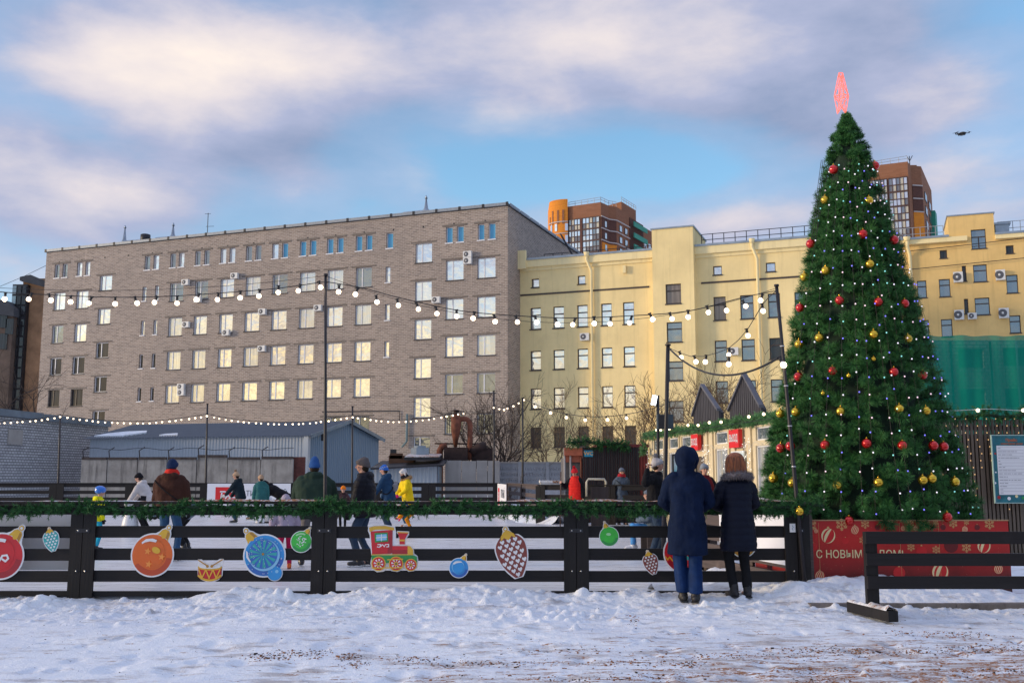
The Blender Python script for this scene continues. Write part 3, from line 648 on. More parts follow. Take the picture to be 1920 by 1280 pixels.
for f in range(3): mb = MB(); slab_on(mb, P[2], P[3], zg-.35*FH-f*FH*.92-.12, zg-.35*FH-f*FH*.92+.12, .3); put('floor_band', mb, M_band, root)
glazing(root, P[0], P[1], zg, FH, 7, ((.3, .62, 6), (.65, .98, 5)), rt)
for f in range(6):
    for q in (.28, .68): mb = MB(); slab_on(mb, P[3]+(P[4]-P[3])*(q-.1), P[3]+(P[4]-P[3])*(q+.1), zg-FH*f-3.2, zg-FH*f-1.4, .15); o = put('window', mb, F_br, root); mb = MB(); quad_on(mb, P[3]+(P[4]-P[3])*(q-.08), P[3]+(P[4]-P[3])*(q+.08), zg-FH*f-3.1, zg-FH*f-1.5, .17); put('pane', mb, P_mid, o)
mb = MB(); slab_on(mb, P[4]-(P[4]-P[3])*.18, P[4], 0, H2-6, .9); put('green_balcony_stack', mb, M_grn, root)
rail3(root, [P[0]+Vector((3, 0, 0)), P[1]], H2); mb = MB(); a = P[3]+Vector((-2, 6, 0)); mb.box(a+Vector((0, 0, H2+.7)), (5, 5, 1.4)); put('roof_hut', mb, M_tb, root)
mb = MB(); a = P[2]+Vector((1, 3, 0)); mb.tube([a+Vector((0, 0, H2)), a+Vector((0, 0, H2+3.2))], .1, 5); mb.tube([a+Vector((0, 0, H2+2)), a+Vector((.7, 0, H2+3.3))], .08, 4); mb.tube([a+Vector((0, 0, H2+2)), a+Vector((-.6, 0, H2+3.3))], .08, 4); put('antenna', mb, M_iron, root)
# ================================================================== far left old building with glazed stair tower
M_ob = M('old_plaster', (.30, .17, .09), .9, var=.3, scale=.6); M_od = M('old_dark_wall', (.12, .085, .065), .9, var=.3, scale=.6)
root = thing('old_building', 'dark brown old building with a narrow glazed stair tower at the left edge', 'building', (gx(50, 128), 128, 0))
def pbox(name, x0, x1, ytop, Yv, dep, mat, z0=0):
    a = at(x0, ytop, Yv); b = at(x1, ytop, Yv); mb = MB(); mb.box2((a.x, Yv, z0), (b.x, Yv+dep, a.z)); return put(name, mb, mat, root), a, b
pbox('wall', 44, 100, 522, 130, 12, M_ob); pbox('lower_wing', -60, 26, 575, 128, 12, M_od)
o, a, b = pbox('stair_tower', 24, 52, 533, 129.2, .79, M_iron)
mb = MB(); zt = a.z
for k in range(14):
    for j in range(3):
        x0 = a.x+(b.x-a.x)*(j+.12)/3; x1 = a.x+(b.x-a.x)*(j+.88)/3; mb.use(P_mid if (k < 7 and j == 0) else P_dark); mb.box2((x0, 129.05, zt-1.3-k*1.35), (x1, 129.15, zt-.2-k*1.35))
put('stair_glazing', mb, None, root)
mb = MB(); r0 = at(40, 520, 129.9); r1 = at(60, 516, 129.9); r2 = at(88, 528, 129.9)
mb.prism([(r0.x, r0.z-.5), (r0.x, r0.z), (r1.x, r1.z), (r2.x, r2.z), (r2.x, r2.z-.8)], 129.5, 142); put('roof', mb, M_roof, root)
mb = MB(); r0 = at(-60, 560, 127.5); r1 = at(8, 562, 127.5); r2 = at(26, 578, 127.5); mb.prism([(r0.x, r0.z-1.5), (r0.x, r0.z), (r1.x, r1.z), (r2.x, r2.z), (r2.x, r2.z-1)], 127.5, 140); put('lower_roof', mb, M_roof, root)
for (px, py) in ((6, 600), (6, 640), (18, 612)): mb = MB(); q = at(px, py, 127.9); mb.box2((q.x-.5, 127.85, q.z-1), (q.x+.5, 127.95, q.z+1)); put('window', mb, P_dark, root)
mb = MB(); q = [at(0, 537, 127), at(45, 518, 127), at(90, 496, 127)]; mb.tube(q, .03, 4); put('overhead_wire', mb, M_iron, root)
# ================================================================== ground: snow, ice
def axis(a, b, step, far, n=26):
    mid = np.arange(a, b+1e-6, step); g = np.geomspace(step*1.5, far, n)
    g = np.cumsum(np.diff(np.concatenate([[0], g])))
    return np.concatenate([(a-g)[::-1], mid, b+g])
xs = axis(-7.6, 7.8, .026, 1500); ys = axis(7.0, 13.1, .026, 1500)
XX, YY = np.meshgrid(xs, ys, indexing='ij'); gxf = XX.ravel(); gyf = YY.ravel()
def snow_h(x, y):
    P = np.stack([x, y, x*0], 1); near = np.clip((y-10.6)/1.2, 0, 1)*np.clip((13.6-y)/.7, 0, 1)
    h = -.085+.03*vnoise(P*.35)+.018*vnoise(P*[1.1, 1.6, 1])*np.clip((60-np.hypot(x, y))/30, 0, 1)
    h += -.02*np.clip(y-7, 0, 4)*0
    sx_ = np.clip((x+4)/4, 0, 1); h += .062*sx_*sx_*(3-2*sx_)*np.clip((y-10.2)/1.5, 0, 1)
    # ploughed berm against the fence
    prof = np.exp(-((y-12.45)/.45)**2)
    px = 960+x/12.5*1925
    amp = .10*np.exp(-((px-450)/95)**2)+.13*np.exp(-((px-830)/170)**2)+.06*np.exp(-((px-60)/70)**2)+.05*np.exp(-((px-1190)/80)**2)+.05+.16*np.exp(-((px-1700)/190)**2)
    h = h+prof*amp*(1+.35*vnoise(P*3.2))
    rough = .35+.9*near+.5*np.clip(vnoise(P*.8+5), 0, 1)
    h = h+rough*(.013*fbm(P*[5, 7, 1], 4)+.015*np.abs(fbm(P*13, 4)))
    far = np.clip((y-12.95)/.1, 0, 1); h = h*(1-far)+far*(-.03)
    r = np.hypot(x, y); h = np.where(r > 100, -.03, h)
    return h
Hs = snow_h(gxf, gyf).reshape(XX.shape)
rl = random.Random(21); HB0 = Hs.copy(); NL = fbm(np.stack([gxf*11, gyf*11, gxf*0+3], 1), 3).reshape(XX.shape)
def lump(x, y, r, k=.8):
    i0, i1 = np.searchsorted(xs, [x-r, x+r]); j0, j1 = np.searchsorted(ys, [y-r, y+r])
    if i1 <= i0 or j1 <= j0: return
    dx = xs[i0:i1, None]-x; dy = ys[None, j0:j1]-y; a = rl.random()*PI; ca, sa = math.cos(a), math.sin(a)
    q = 1-((dx*ca+dy*sa)**2+((dy*ca-dx*sa)*1.35)**2)/r**2
    ci, cj = min((i0+i1)//2, len(xs)-1), min((j0+j1)//2, len(ys)-1); base = min(HB0[ci, cj], HB0[i0, j0])-.005
    top = base+np.sqrt(np.clip(q, 0, 1))*r*k*(1+.5*NL[i0:i1, j0:j1])
    Hs[i0:i1, j0:j1] = np.where(q > 0, np.maximum(Hs[i0:i1, j0:j1], top), Hs[i0:i1, j0:j1])
for k in range(1700):
    x = rl.uniform(-7.4, 7.6); y = 12.55-abs(rl.gauss(0, .55)); lump(x, y, abs(rl.gauss(.0, .026))+.016, rl.uniform(.3, .8))
for k in range(900): lump(rl.uniform(-7.5, 7.6), rl.uniform(7.1, 12), abs(rl.gauss(.0, .018))+.014, rl.uniform(.2, .6))
for k in range(70):
    a = rl.uniform(0, 2*PI); q = abs(rl.gauss(0, .28)); c = at(1068, 1165, 11.2); lump(c.x+q*math.cos(a)*1.2, c.y+q*math.sin(a), rl.uniform(.02, .075), .8)
for (px, py, r) in ((1090, 1096, .10), (975, 1103, .08), (990, 1100, .07), (80, 1112, .1), (870, 1118, .07), (820, 1108, .06), (540, 1125, .08), (520, 1135, .06), (1775, 1262, .05), (1655, 1255, .02)):
    Yg = 12.35 if py < 1140 else 8.0; c = at(px, py, Yg); lump(c.x, Yg, r, .95)
# footprints and wheel smoothing: pressed dents
for k in range(160):
    x = rl.uniform(-7, 7.5); y = rl.uniform(7.2, 11.6); r = rl.uniform(.06, .14)
    i0, i1 = np.searchsorted(xs, [x-r, x+r]); j0, j1 = np.searchsorted(ys, [y-r*2, y+r*2])
    q = 1-((xs[i0:i1, None]-x)**2/r**2+(ys[None, j0:j1]-y)**2/(4*r*r)); Hs[i0:i1, j0:j1] -= np.clip(q, 0, 1)*.02
nx, ny = XX.shape; idx = np.arange(nx*ny).reshape(nx, ny)
F = np.stack([idx[:-1, :-1].ravel(), idx[1:, :-1].ravel(), idx[1:, 1:].ravel(), idx[:-1, 1:].ravel()], 1)
m, t, b = newmat('snow'); co = t.coord(); s = t.add('ShaderNodeSeparateXYZ'); t.link(co, s.inputs[0])
big = t.noise(.55, 4, .6, co); st = t.noise(1, 8, .74, t.mapping(co, (1.4, 3.6, 1))); fine = t.noise(30, 3, .7, co); st2 = t.noise(1, 6, .72, t.mapping(co, (2.6, 11, 1), (3, 1, 0)))
c = t.mix(t.ramp(big, [(.35, (0, 0, 0)), (.7, (1, 1, 1))]), (.84, .86, .89), (.70, .73, .80))
# packed greyish path and brown grit: more towards the camera and the right
fy = t.math('MULTIPLY', t.math('SUBTRACT', 11.2, s.outputs[1]), .28, clamp=True); fx = t.math('MULTIPLY', t.math('ADD', s.outputs[0], 3.6), .12, clamp=True)
reg = t.math('MULTIPLY', t.math('MINIMUM', fy, 1.0), fx, clamp=True)
g = t.math('ADD', st, t.math('MULTIPLY', reg, .15)); c = t.mix(t.ramp(g, [(.53, (0, 0, 0)), (.66, (.8, .8, .8))]), c, (.40, .35, .33))
nearf = t.math('MULTIPLY', t.math('SUBTRACT', 12.0, s.outputs[1]), .6, clamp=True)
g2 = t.math('ADD', st2, t.math('MULTIPLY', reg, .24)); dm = t.math('MULTIPLY', t.ramp(g2, [(.625, (0, 0, 0)), (.67, (1, 1, 1))]), nearf, clamp=True)
dm = t.math('MULTIPLY', dm, t.ramp(fine, [(.40, (0, 0, 0)), (.52, (1, 1, 1))]))
c = t.mix(dm, c, t.mix(t.ramp(fine, [(.3, (0, 0, 0)), (.7, (1, 1, 1))]), (.16, .05, .02), (.38, .17, .07)))
t.link(c, b.inputs['Base Color']); b.inputs['Roughness'].default_value = .75; b.inputs['Specular IOR Level'].default_value = .3
b.inputs['Subsurface Weight'].default_value = .12; b.inputs['Subsurface Radius'].default_value = (.03, .035, .05); b.inputs['Subsurface Scale'].default_value = .5
bump(t, b, t.math('ADD', fine, t.math('MULTIPLY', t.noise(90, 2, .6, co), .5)), .9, .014)
M_snow = m
o = put('snow_ground', np_mesh('snow_ground', np.stack([gxf, gyf, Hs.ravel()], 1), F, M_snow, True)); tag(o, kind='structure')
def gh(x, y):
    i = min(max(np.searchsorted(xs, x), 0), nx-1); j = min(max(np.searchsorted(ys, y), 0), ny-1); return float(Hs[i, j])
# ice
m, t, b = newmat('rink_ice'); co = t.coord()
sc1 = t.noise(1, 5, .7, t.mapping(co, (.5, 5, 1))); sc2 = t.noise(1, 6, .75, t.mapping(co, (1.6, 9, 1), rot=(0, 0, .35))); bg_ = t.noise(.25, 3, .5, co)
c = t.mix(t.ramp(sc1, [(.35, (0, 0, 0)), (.65, (1, 1, 1))]), (.55, .55, .57), (.80, .80, .83)); c = t.mix(t.ramp(sc2, [(.52, (0, 0, 0)), (.66, (.8, .8, .8))]), c, (.86, .87, .90))
c = t.mix(t.ramp(bg_, [(.4, (0, 0, 0)), (.7, (.5, .5, .5))]), c, (.58, .54, .50)); t.link(c, b.inputs['Base Color'])
t.link(t.ramp(sc2, [(.3, (.16, .16, .16)), (.7, (.5, .5, .5))]), b.inputs['Roughness']); bump(t, b, t.math('ADD', sc2, sc1), .25, .01)
mb = MB(); mb.face([(-60, 12.94, .0), (3.62, 12.94, .0), (3.0, 16.4, .0), (4.9, 25, .0), (4.9, 31.8, .0), (1.0, 32.8, .0), (-.25, 42.9, .0), (-60, 42.9, .0)])
o = put('rink_ice', mb, m); tag(o, kind='structure')
# snow swept along the rink edges
def ridge(name, pts, wdt, hgt, seed):
    P = []; Fc = []; n = 0; k = 14; r = random.Random(seed); pts = [Vector(p) for p in pts]; L_ = []
    for a, b in zip(pts, pts[1:]):
        m_ = max(2, int((b-a).length/.12)); L_ += [(a+(b-a)*(i/m_), (b-a).normalized()) for i in range(m_)]
    for p, d in L_:
        nn = Vector((-d.y, d.x, 0))
        for j in range(k+1): q = j/k; w_ = wdt*(1+.25*math.sin(p.x*2.1+p.y)); P.append(tuple(p+nn*(q-.5)*w_+Vector((0, 0, math.sin(PI*q)**1.3*hgt))))
    P = np.array(P); P[:, 2] += (fbm(P*4, 4)*.4+.2)*hgt*np.clip(P[:, 2]/hgt, 0, 1)-.02
    nn = len(L_); ii = np.arange(nn*(k+1)).reshape(nn, k+1); Fc = np.stack([ii[:-1, :-1].ravel(), ii[1:, :-1].ravel(), ii[1:, 1:].ravel(), ii[:-1, 1:].ravel()], 1)
    o = put(name, np_mesh(name, P, Fc, M_snow, True)); tag(o, kind='structure')
ridge('snow_bank', [(-24, 42.3, 0), (-.6, 42.4, 0)], 1.1, .13, 3)
ridge('snow_bank', [(-.4, 42.2, 0), (.55, 33.6, 0), (1.6, 32.2, 0)], 1.0, .18, 4)
ridge('snow_bank', [(1.8, 13.35, 0), (3.4, 13.4, 0), (3.1, 15.6, 0)], 1.1, .10, 5)
# ================================================================== fences
def woodmat(name, c, k=.35, streak=(40, 1.2, 40)):
    m, t, b = newmat(name); co = t.coord(); g = t.noise(1, 5, .65, t.mapping(co, streak)); w_ = t.noise(2.2, 4, .6, co)
    a = t.ramp(g, [(.3, tuple(x*(1-k) for x in c)), (.7, tuple(x*(1+k) for x in c))]); a = t.mix(t.ramp(w_, [(.6, (0, 0, 0)), (.75, (.5, .5, .5))]), a, tuple(min(1, x*2.0+.01) for x in c))
    t.link(a, b.inputs['Base Color']); b.inputs['Roughness'].default_value = .6; b.inputs['Specular IOR Level'].default_value = .35; bump(t, b, g, .3, .01); return m
W_h = woodmat('dark_stained_wood', (.009, .007, .008), .35, (1.2, 30, 60)); W_v = woodmat('dark_post_wood', (.0085, .007, .0075), .35, (40, 30, 1.2)); W_b = woodmat('brown_and_sunlit_wood', (.085, .062, .055), .3, (1.2, 1.2, 60))
M_bolt = M('bolt_zinc', (.55, .55, .57), .35, .9, 0); M_snowcap = M_snow
def rail_fence(name, label, P0, P1, zs_, posts, bh=.14, th=.035, mat=W_h, pmat=W_v, pw=.15, ph=1.1, cap=True, cat='fence', double=True, bolts=True, zoff=0.0, front=-1, group=None, back=True, capsnow=True):
    root = thing(name, label, cat, (*P0, 0), math.atan2(P1[1]-P0[1], P1[0]-P0[0]), group); L_ = math.hypot(P1[0]-P0[0], P1[1]-P0[1])
    edges = sorted(posts)
    for i, (a, b) in enumerate(zip(edges, edges[1:])):
        for z, h in zs_:
            mb = MB(); j = rl.uniform(-.004, .004); mb.box2((a+.006, -th/2, z-h/2+j), (b-.006, th/2, z+h/2+j)); put('rail', mb, mat, root, True)
        if cap:
            mb = MB(); mb.box2((a+.003, -.075, ph), (b-.003, .075, ph+.03)); put('cap_rail', mb, mat, root, True)
            if capsnow:
                mb = MB(); k = int((b-a)/.05); mb.use(M_snow)
                P_ = np.array([[a+.01+(b-a-.02)*i/k, y, 0] for i in range(k+1) for y in (-.06, -.025, .025, .06)]); hh = np.clip(fbm(P_*[2.2, 6, 1]+i*7, 3)*.018+.008, .001, .03)
                P_[:, 2] = ph+.031+hh*np.tile([.15, 1, 1, .15], k+1)
                ii = np.arange(4*(k+1)).reshape(k+1, 4); Fq = np.stack([ii[:-1, :-1].ravel(), ii[1:, :-1].ravel(), ii[1:, 1:].ravel(), ii[:-1, 1:].ravel()], 1)
                me = np_mesh('snow_dusting', P_, Fq, M_snow, True); put('snow_dusting', me, None, root, True)
    for i, p in enumerate(edges):
        for s in ((-1, 1) if double else (0,)):
            mb = MB(); c = p+s*(pw/2+.004); yy = front*(th/2+.022)
            mb.box2((c-pw/2, yy-.02, -.15+zoff), (c+pw/2, yy+.02, ph-.012)); put('post', mb, pmat, root, True)
            if bolts:
                for z in ((.80, .31) if s > 0 else (.80, .31)):
                    mb = MB(); mb.tube([(p+s*.055, yy-.019, z), (p+s*.055, yy-.03, z)], .010, 8); put('bolt', mb, M_bolt, root, True)
        if bolts:
            mb = MB(); mb.box2((p-.085, front*(th/2+.042)-.006, .775), (p+.085, front*(th/2+.042)-.002, .825)); put('bracket', mb, M_iron, root, True)
        if back:
            mb = MB(); mb.box2((p-.05, th/2+.003, -.1), (p+.05, th/2+.10, ph-.02)); put('back_post', mb, pmat, root, True)
    return root
YF = 12.8
pxs = [-315, 158, 609, 1080, 1495]; PX = [gx(p, YF, 1010) for p in pxs]; PX[-1] = gx(1493, YF, 1010)
x0 = PX[0]
NF = rail_fence('rink_fence', 'long black plank fence along the front of the ice rink with a snowy cap rail', (x0, YF), (PX[-1], YF), [(1.045, .11), (.78, .143), (.506, .143), (.243, .135), (.035, .06)], [p-x0 for p in PX], ph=1.125)
# far fence, several runs
FZ = [(1.13, .15), (.84, .14), (.56, .15), (.30, .13)]
xl = -24.0; ffp = [0]+[gx(p, 43)-xl for p in (108, 250, 390, 547, 700, 804)]+[gx(938, 43)-xl]
FF = rail_fence('rink_fence', 'black plank fence along the far side of the ice rink', (xl, 43), (gx(941, 43), 43), FZ, ffp, ph=1.2, bolts=False, th=.05, front=-1, pw=.3, capsnow=False, double=True)
a = (gx(953, 42.6), 42.6); b_ = (gx(1012, 33), 33.0); Lr = math.hypot(b_[0]-a[0], b_[1]-a[1])
rail_fence('rink_fence', 'sunlit brown plank fence angling towards the toilet cabin', a, b_, FZ, [0, Lr*.5, Lr], ph=1.2, bolts=False, th=.05, mat=W_b, pmat=W_b, capsnow=False)  # sunlight on this run is put into its lighter brown wood
a = (gx(1014, 32.7), 32.7); b_ = (gx(1215, 31.6), 31.6); Lr = math.hypot(b_[0]-a[0], b_[1]-a[1])
rail_fence('rink_fence', 'dark plank fence in front of the toilet cabin behind the skaters', a, b_, FZ, [0, Lr*.33, Lr*.66, Lr], ph=1.2, bolts=False, th=.05, capsnow=False)
a = (3.66, 13.0); b_ = (3.0, 16.4); Lr = math.hypot(b_[0]-a[0], b_[1]-a[1])
rail_fence('rink_fence', 'grey brown plank fence running back from the right corner of the rink', b_, a, [(1.0, .16), (.80, .15), (.58, .16), (.36, .15), (.14, .16)], [0, Lr*.5, Lr], ph=1.12, bolts=False, th=.05, mat=W_b, pmat=W_b, front=1, back=False)
a = (3.05, 16.5); b_ = (4.9, 25.0); Lr = math.hypot(b_[0]-a[0], b_[1]-a[1])
rail_fence('rink_fence', 'grey brown plank fence leading from the white banner towards the pavilion', b_, a, [(1.0, .16), (.72, .16), (.42, .16), (.14, .16)], [0, Lr*.33, Lr*.66, Lr], ph=1.12, bolts=False, th=.05, mat=W_b, pmat=W_b, front=-1, back=True)
# short barrier in front of the planter
yb = 11.15; xa = gx(1626, yb, 1080); xb = xa+3.1
root = thing('plank_barrier', 'free standing black three plank barrier on a wooden foot in front of the red planter', 'barrier', (xa, yb, 0))
zt = at(1700, 997, yb).z; zz_ = [at(1700, (p+q)/2, yb).z for p, q in ((997, 1018), (1037, 1060), (1079, 1104))]
for z in zz_: mb = MB(); mb.box2((xa, yb-.02, z-.066), (xb, yb+.02, z+.066)); put('plank', mb, W_h, root)
for x in (xa+.055, xb-.4): mb = MB(); mb.box2((x-.055, yb+.022, at(0, 1142, yb).z), (x+.075, yb+.09, zt)); put('post', mb, W_v, root)
for x in (xa+.02, xb-.4):
    z0 = at(0, 1146, yb).z; mb = MB(); mb.box((x+.02, yb+.03, z0), (.11, .86, .11), Matrix.Rotation(.18, 3, 'Z')); f = put('foot', mb, W_v, root)
    P_ = np.array([[x-.04+.12*i/6, yb-.38+.8*j/30, 0] for i in range(7) for j in range(31)]); P_[:, 0] -= (P_[:, 1]-yb)*.18; hgt = np.clip(fbm(P_*[8, 6, 1], 3)*.035+.018, .0, .07)*np.repeat([0, .7, 1, 1, 1, .7, 0], 31)
    P_[:, 2] = z0+.056+hgt; ii = np.arange(7*31).reshape(7, 31); Fq = np.stack([ii[:-1, :-1].ravel(), ii[1:, :-1].ravel(), ii[1:, 1:].ravel(), ii[:-1, 1:].ravel()], 1)
    put('snow_dusting', np_mesh('snow_dusting', P_, Fq, M_snow, True), None, root)
# kerb stone under the planter
mb = MB(); yk = 11.75; xk0 = gx(1520, yk, 1130)
for k in range(5): mb.box2((xk0+k*.55, yk, -.2), (xk0+k*.55+.545, yk+.16, .035))
mb.face([(xk0, yk+.16, .030), (xk0+2.75, yk+.16, .030), (xk0+2.75, 16.2, .030), (xk0, 16.2, .030)])
o = put('kerb', mb, M('kerb_stone', (.16, .14, .13), .9, var=.3, bmp=.4)); tag(o, kind='structure')
# snow heap on the kerb
def heap(x0, x1, y0, y1, fh_, nxx, nyy, name='snow_heap'):
    X_, Y_ = np.meshgrid(np.linspace(x0, x1, nxx), np.linspace(y0, y1, nyy), indexing='ij'); P_ = np.stack([X_.ravel(), Y_.ravel(), X_.ravel()*0], 1)
    u = (P_[:, 0]-x0)/(x1-x0); v = (P_[:, 1]-y0)/(y1-y0); P_[:, 2] = fh_(u, v, P_)
    ii = np.arange(nxx*nyy).reshape(nxx, nyy); Fq = np.stack([ii[:-1, :-1].ravel(), ii[1:, :-1].ravel(), ii[1:, 1:].ravel(), ii[:-1, 1:].ravel()], 1)
    o = put(name, np_mesh(name, P_, Fq, M_snow, True)); tag(o, kind='structure')
heap(xk0-.6, xk0+2.85, yk+.02, 12.96, lambda u, v, P: .005+(.2*np.sin(PI*np.clip(v*.62, 0, 1))**1.1*np.clip(u*6, 0, 1)*np.clip((1-u)*3.0, 0, 1)**.6)*(1+.25*vnoise(P*3))+.03*np.abs(fbm(P*9, 3))*np.clip(v*4, 0, 1)*np.clip((1-u)*8, 0, 1), 150, 60)
# ================================================================== garlands
def needle_mesh(name, paths, mat, seed, dens=230, rad=.085, ln=.055, wd=.0035, droop=.4, tipn=34, scl=1.0):
    r = np.random.RandomState(seed); V = []; F = []
    allP = []
    for pts in paths:
        pts = np.array([tuple(p) for p in pts], float); seg = np.linalg.norm(np.diff(pts, axis=0), axis=1); cum = np.concatenate([[0], np.cumsum(seg)]); Lt = cum[-1]; n = int(Lt*dens/tipn*1.0*scl)
        s = r.rand(n)*Lt; c = np.stack([np.interp(s, cum, pts[:, k]) for k in range(3)], 1); tang = np.stack([np.interp(s+.05, cum, pts[:, k]) for k in range(3)], 1)-c
        th = r.rand(n)*2*PI; e = np.stack([r.randn(n)*.45, np.cos(th), np.sin(th)], 1); tg = tang/(np.linalg.norm(tang, axis=1, keepdims=True)+1e-9)
        side = np.stack([-tg[:, 1], tg[:, 0], tg[:, 0]*0], 1); side /= np.linalg.norm(side, axis=1, keepdims=True)+1e-9; up = np.cross(tg, side)
        d = tg*e[:, :1]+side*e[:, 1:2]+up*e[:, 2:3]; d[:, 2] -= droop*r.rand(n); d /= np.linalg.norm(d, axis=1, keepdims=True)
        L_ = rad*(.55+.9*r.rand(n)); allP.append((c, d, L_))
    c = np.concatenate([a[0] for a in allP]); d = np.concatenate([a[1] for a in allP]); L_ = np.concatenate([a[2] for a in allP])
    n = len(c); q = np.tile(np.linspace(.15, 1, tipn), n); C = np.repeat(c, tipn, 0)+np.repeat(d, tipn, 0)*(q*np.repeat(L_, tipn))[:, None]
    rd = r.randn(n*tipn, 3); rd /= np.linalg.norm(rd, axis=1, keepdims=True); nd = rd*.8+np.repeat(d, tipn, 0)*.75; nd /= np.linalg.norm(nd, axis=1, keepdims=True)
    w_ = np.cross(nd, r.randn(n*tipn, 3)); w_ /= np.linalg.norm(w_, axis=1, keepdims=True)+1e-9
    nl = ln*(.7+.6*r.rand(n*tipn))[:, None]
    V = np.stack([C-w_*wd, C+w_*wd, C+nd*nl], 1).reshape(-1, 3); F = np.arange(len(V)).reshape(-1, 3)
    return np_mesh(name, V, F, mat)
def leafmat(name, c1, c2, scale=3):
    m, t, b = newmat(name); n = t.noise(scale, 3, .6, t.coord()); g = t.add('ShaderNodeNewGeometry')
    a = t.mix(g.outputs['Random Per Island'], c1, c2); t.link(t.mix(t.ramp(n, [(.35, (0, 0, 0)), (.65, (1, 1, 1))]), a, c2), b.inputs['Base Color'])
    b.inputs['Roughness'].default_value = .6; b.inputs['Specular IOR Level'].default_value = .25; return m
M_gar = leafmat('garland_needles', (.012, .055, .018), (.045, .15, .045)); M_gar2 = leafmat('garland_tips', (.04, .13, .045), (.13, .30, .12))
M_wire = M('garland_core', (.01, .03, .012), .9, var=.2)
def wavy(a, b, n, amp, seed, sag=.0):
    r = random.Random(seed); a = Vector(a); b = Vector(b); out = []
    for i in range(n+1): q = i/n; out.append(a+(b-a)*q+Vector((0, r.uniform(-.02, .02), amp*math.sin(q*n*.55+seed)+amp*.6*r.uniform(-1, 1)-sag*4*q*(1-q))))
    return out
def garland(name, label, paths, seed, rad, ln, mat=None, dens=230, wd=.0035, tipn=34):
    root = thing(name, label, 'garland', tuple(paths[0][0])); put('needles', needle_mesh('needles', paths, mat or M_gar, seed, dens, rad, ln, wd, tipn=tipn), None, root)
    mb = MB()
    for p in paths: mb.tube(p, rad*.22, 6)
    put('wire', mb, M_wire, root); return root
zg = 1.07
garland('fir_garland', 'thick green fir garland hanging along the top rail of the front rink fence', [wavy((PX[0], YF-.10, zg), (PX[-1]-.1, YF-.10, zg), 90, .028, 1)], 5, .092, .045, dens=4600, wd=.0042)
garland('fir_garland', 'short fir garland over the fence corner beside the tree', [wavy((gx(1405, 13, 945), 12.62, 1.10), (gx(1530, 13, 945), 12.7, 1.10), 14, .02, 8)], 6, .10, .055, dens=3800)
# ================================================================== planter box
yp = 12.95; pxa, pxb = gx(1509, yp, 1040), gx(1894, yp, 1040); zp = at(1700, 976, yp).z; PD = 2.65
root = thing('tree_planter', 'large red printed planter box under the fir tree reading С НОВЫМ ГОДОМ!', 'planter', ((pxa+pxb)/2, yp, 0)); PLANTER = root
m, t, b = newmat('red_print'); co = t.coord(); s = t.add('ShaderNodeSeparateXYZ'); t.link(co, s.inputs[0])
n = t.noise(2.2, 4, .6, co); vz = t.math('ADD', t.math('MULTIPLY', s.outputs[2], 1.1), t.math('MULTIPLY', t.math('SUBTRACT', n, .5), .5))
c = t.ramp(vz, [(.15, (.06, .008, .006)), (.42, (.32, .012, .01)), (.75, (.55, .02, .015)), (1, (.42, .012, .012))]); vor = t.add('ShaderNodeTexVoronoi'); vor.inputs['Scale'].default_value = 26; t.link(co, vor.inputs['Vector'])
c = t.mix(t.ramp(vor.outputs['Distance'], [(.03, (.8, .8, .8)), (.10, (0, 0, 0))]), c, (.75, .35, .18)); t.link(c, b.inputs['Base Color']); b.inputs['Roughness'].default_value = .35; M_red = m
M_redside = M('red_board', (.30, .02, .015), .5)
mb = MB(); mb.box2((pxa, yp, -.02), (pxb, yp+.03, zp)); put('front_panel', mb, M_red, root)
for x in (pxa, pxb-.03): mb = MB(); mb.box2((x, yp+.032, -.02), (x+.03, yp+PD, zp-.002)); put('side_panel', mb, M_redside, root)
mb = MB(); mb.box2((pxa+.032, yp+PD-.03, -.02), (pxb-.032, yp+PD, zp-.002)); put('back_panel', mb, M_redside, root)
mb = MB(); mb.box2((pxa+.035, yp+.035, -.02), (pxb-.035, yp+PD-.035, zp-.12)); put('filling', mb, M_wire, root)
mb = MB(); mb.box2((pxa-.01, yp-.006, zp+.001), (pxb+.01, yp+.04, zp+.014)); put('trim', mb, M('trim_gold', (.4, .25, .12), .5), root)
G_gold = M('print_gold', (.62, .36, .13), .4, var=.1); G_cream = M('print_cream', (.80, .66, .34), .4, var=.05); G_red = M('print_red', (.60, .02, .02), .3, var=.1); G_drk = M('print_dark_red', (.14, .01, .01), .4, var=.1); G_wh = M('print_white', (.82, .82, .84), .45, var=.03)
def P2(px, py, Yv): p = at(px, py, Yv); return p.x, p.z
ptf = lambda off: (lambda p: Vector((p[0], yp-off+p[1], p[2])))
mb = MB()
def flat_poly(mb, mat, poly, y): mb.use(mat); mb.prism(poly, y, y-.0012)
def snowflake(mb, cx, cz, r, y, mat):
    mb.use(mat)
    for k in range(6):
        a = PI*k/3+PI/6; d = (math.cos(a), math.sin(a)); nx_, nz_ = -d[1], d[0]; w_ = r*.055
        mb.prism([(cx+nx_*w_, cz+nz_*w_), (cx-nx_*w_, cz-nz_*w_), (cx+d[0]*r-nx_*w_, cz+d[1]*r-nz_*w_), (cx+d[0]*r+nx_*w_, cz+d[1]*r+nz_*w_)], y, y-.001)
        for q, l in ((.45, .36), (.72, .26)):
            for s in (-1, 1):
                b0 = (cx+d[0]*r*q, cz+d[1]*r*q); a2 = a+s*.9; e = (math.cos(a2), math.sin(a2)); m_ = (-e[1], e[0])
                mb.prism([(b0[0]+m_[0]*w_, b0[1]+m_[1]*w_), (b0[0]-m_[0]*w_, b0[1]-m_[1]*w_), (b0[0]+e[0]*r*l-m_[0]*w_, b0[1]+e[1]*r*l-m_[1]*w_), (b0[0]+e[0]*r*l+m_[0]*w_, b0[1]+e[1]*r*l+m_[1]*w_)], y-.0002*(s+2), y-.001-.0002*(s+2))
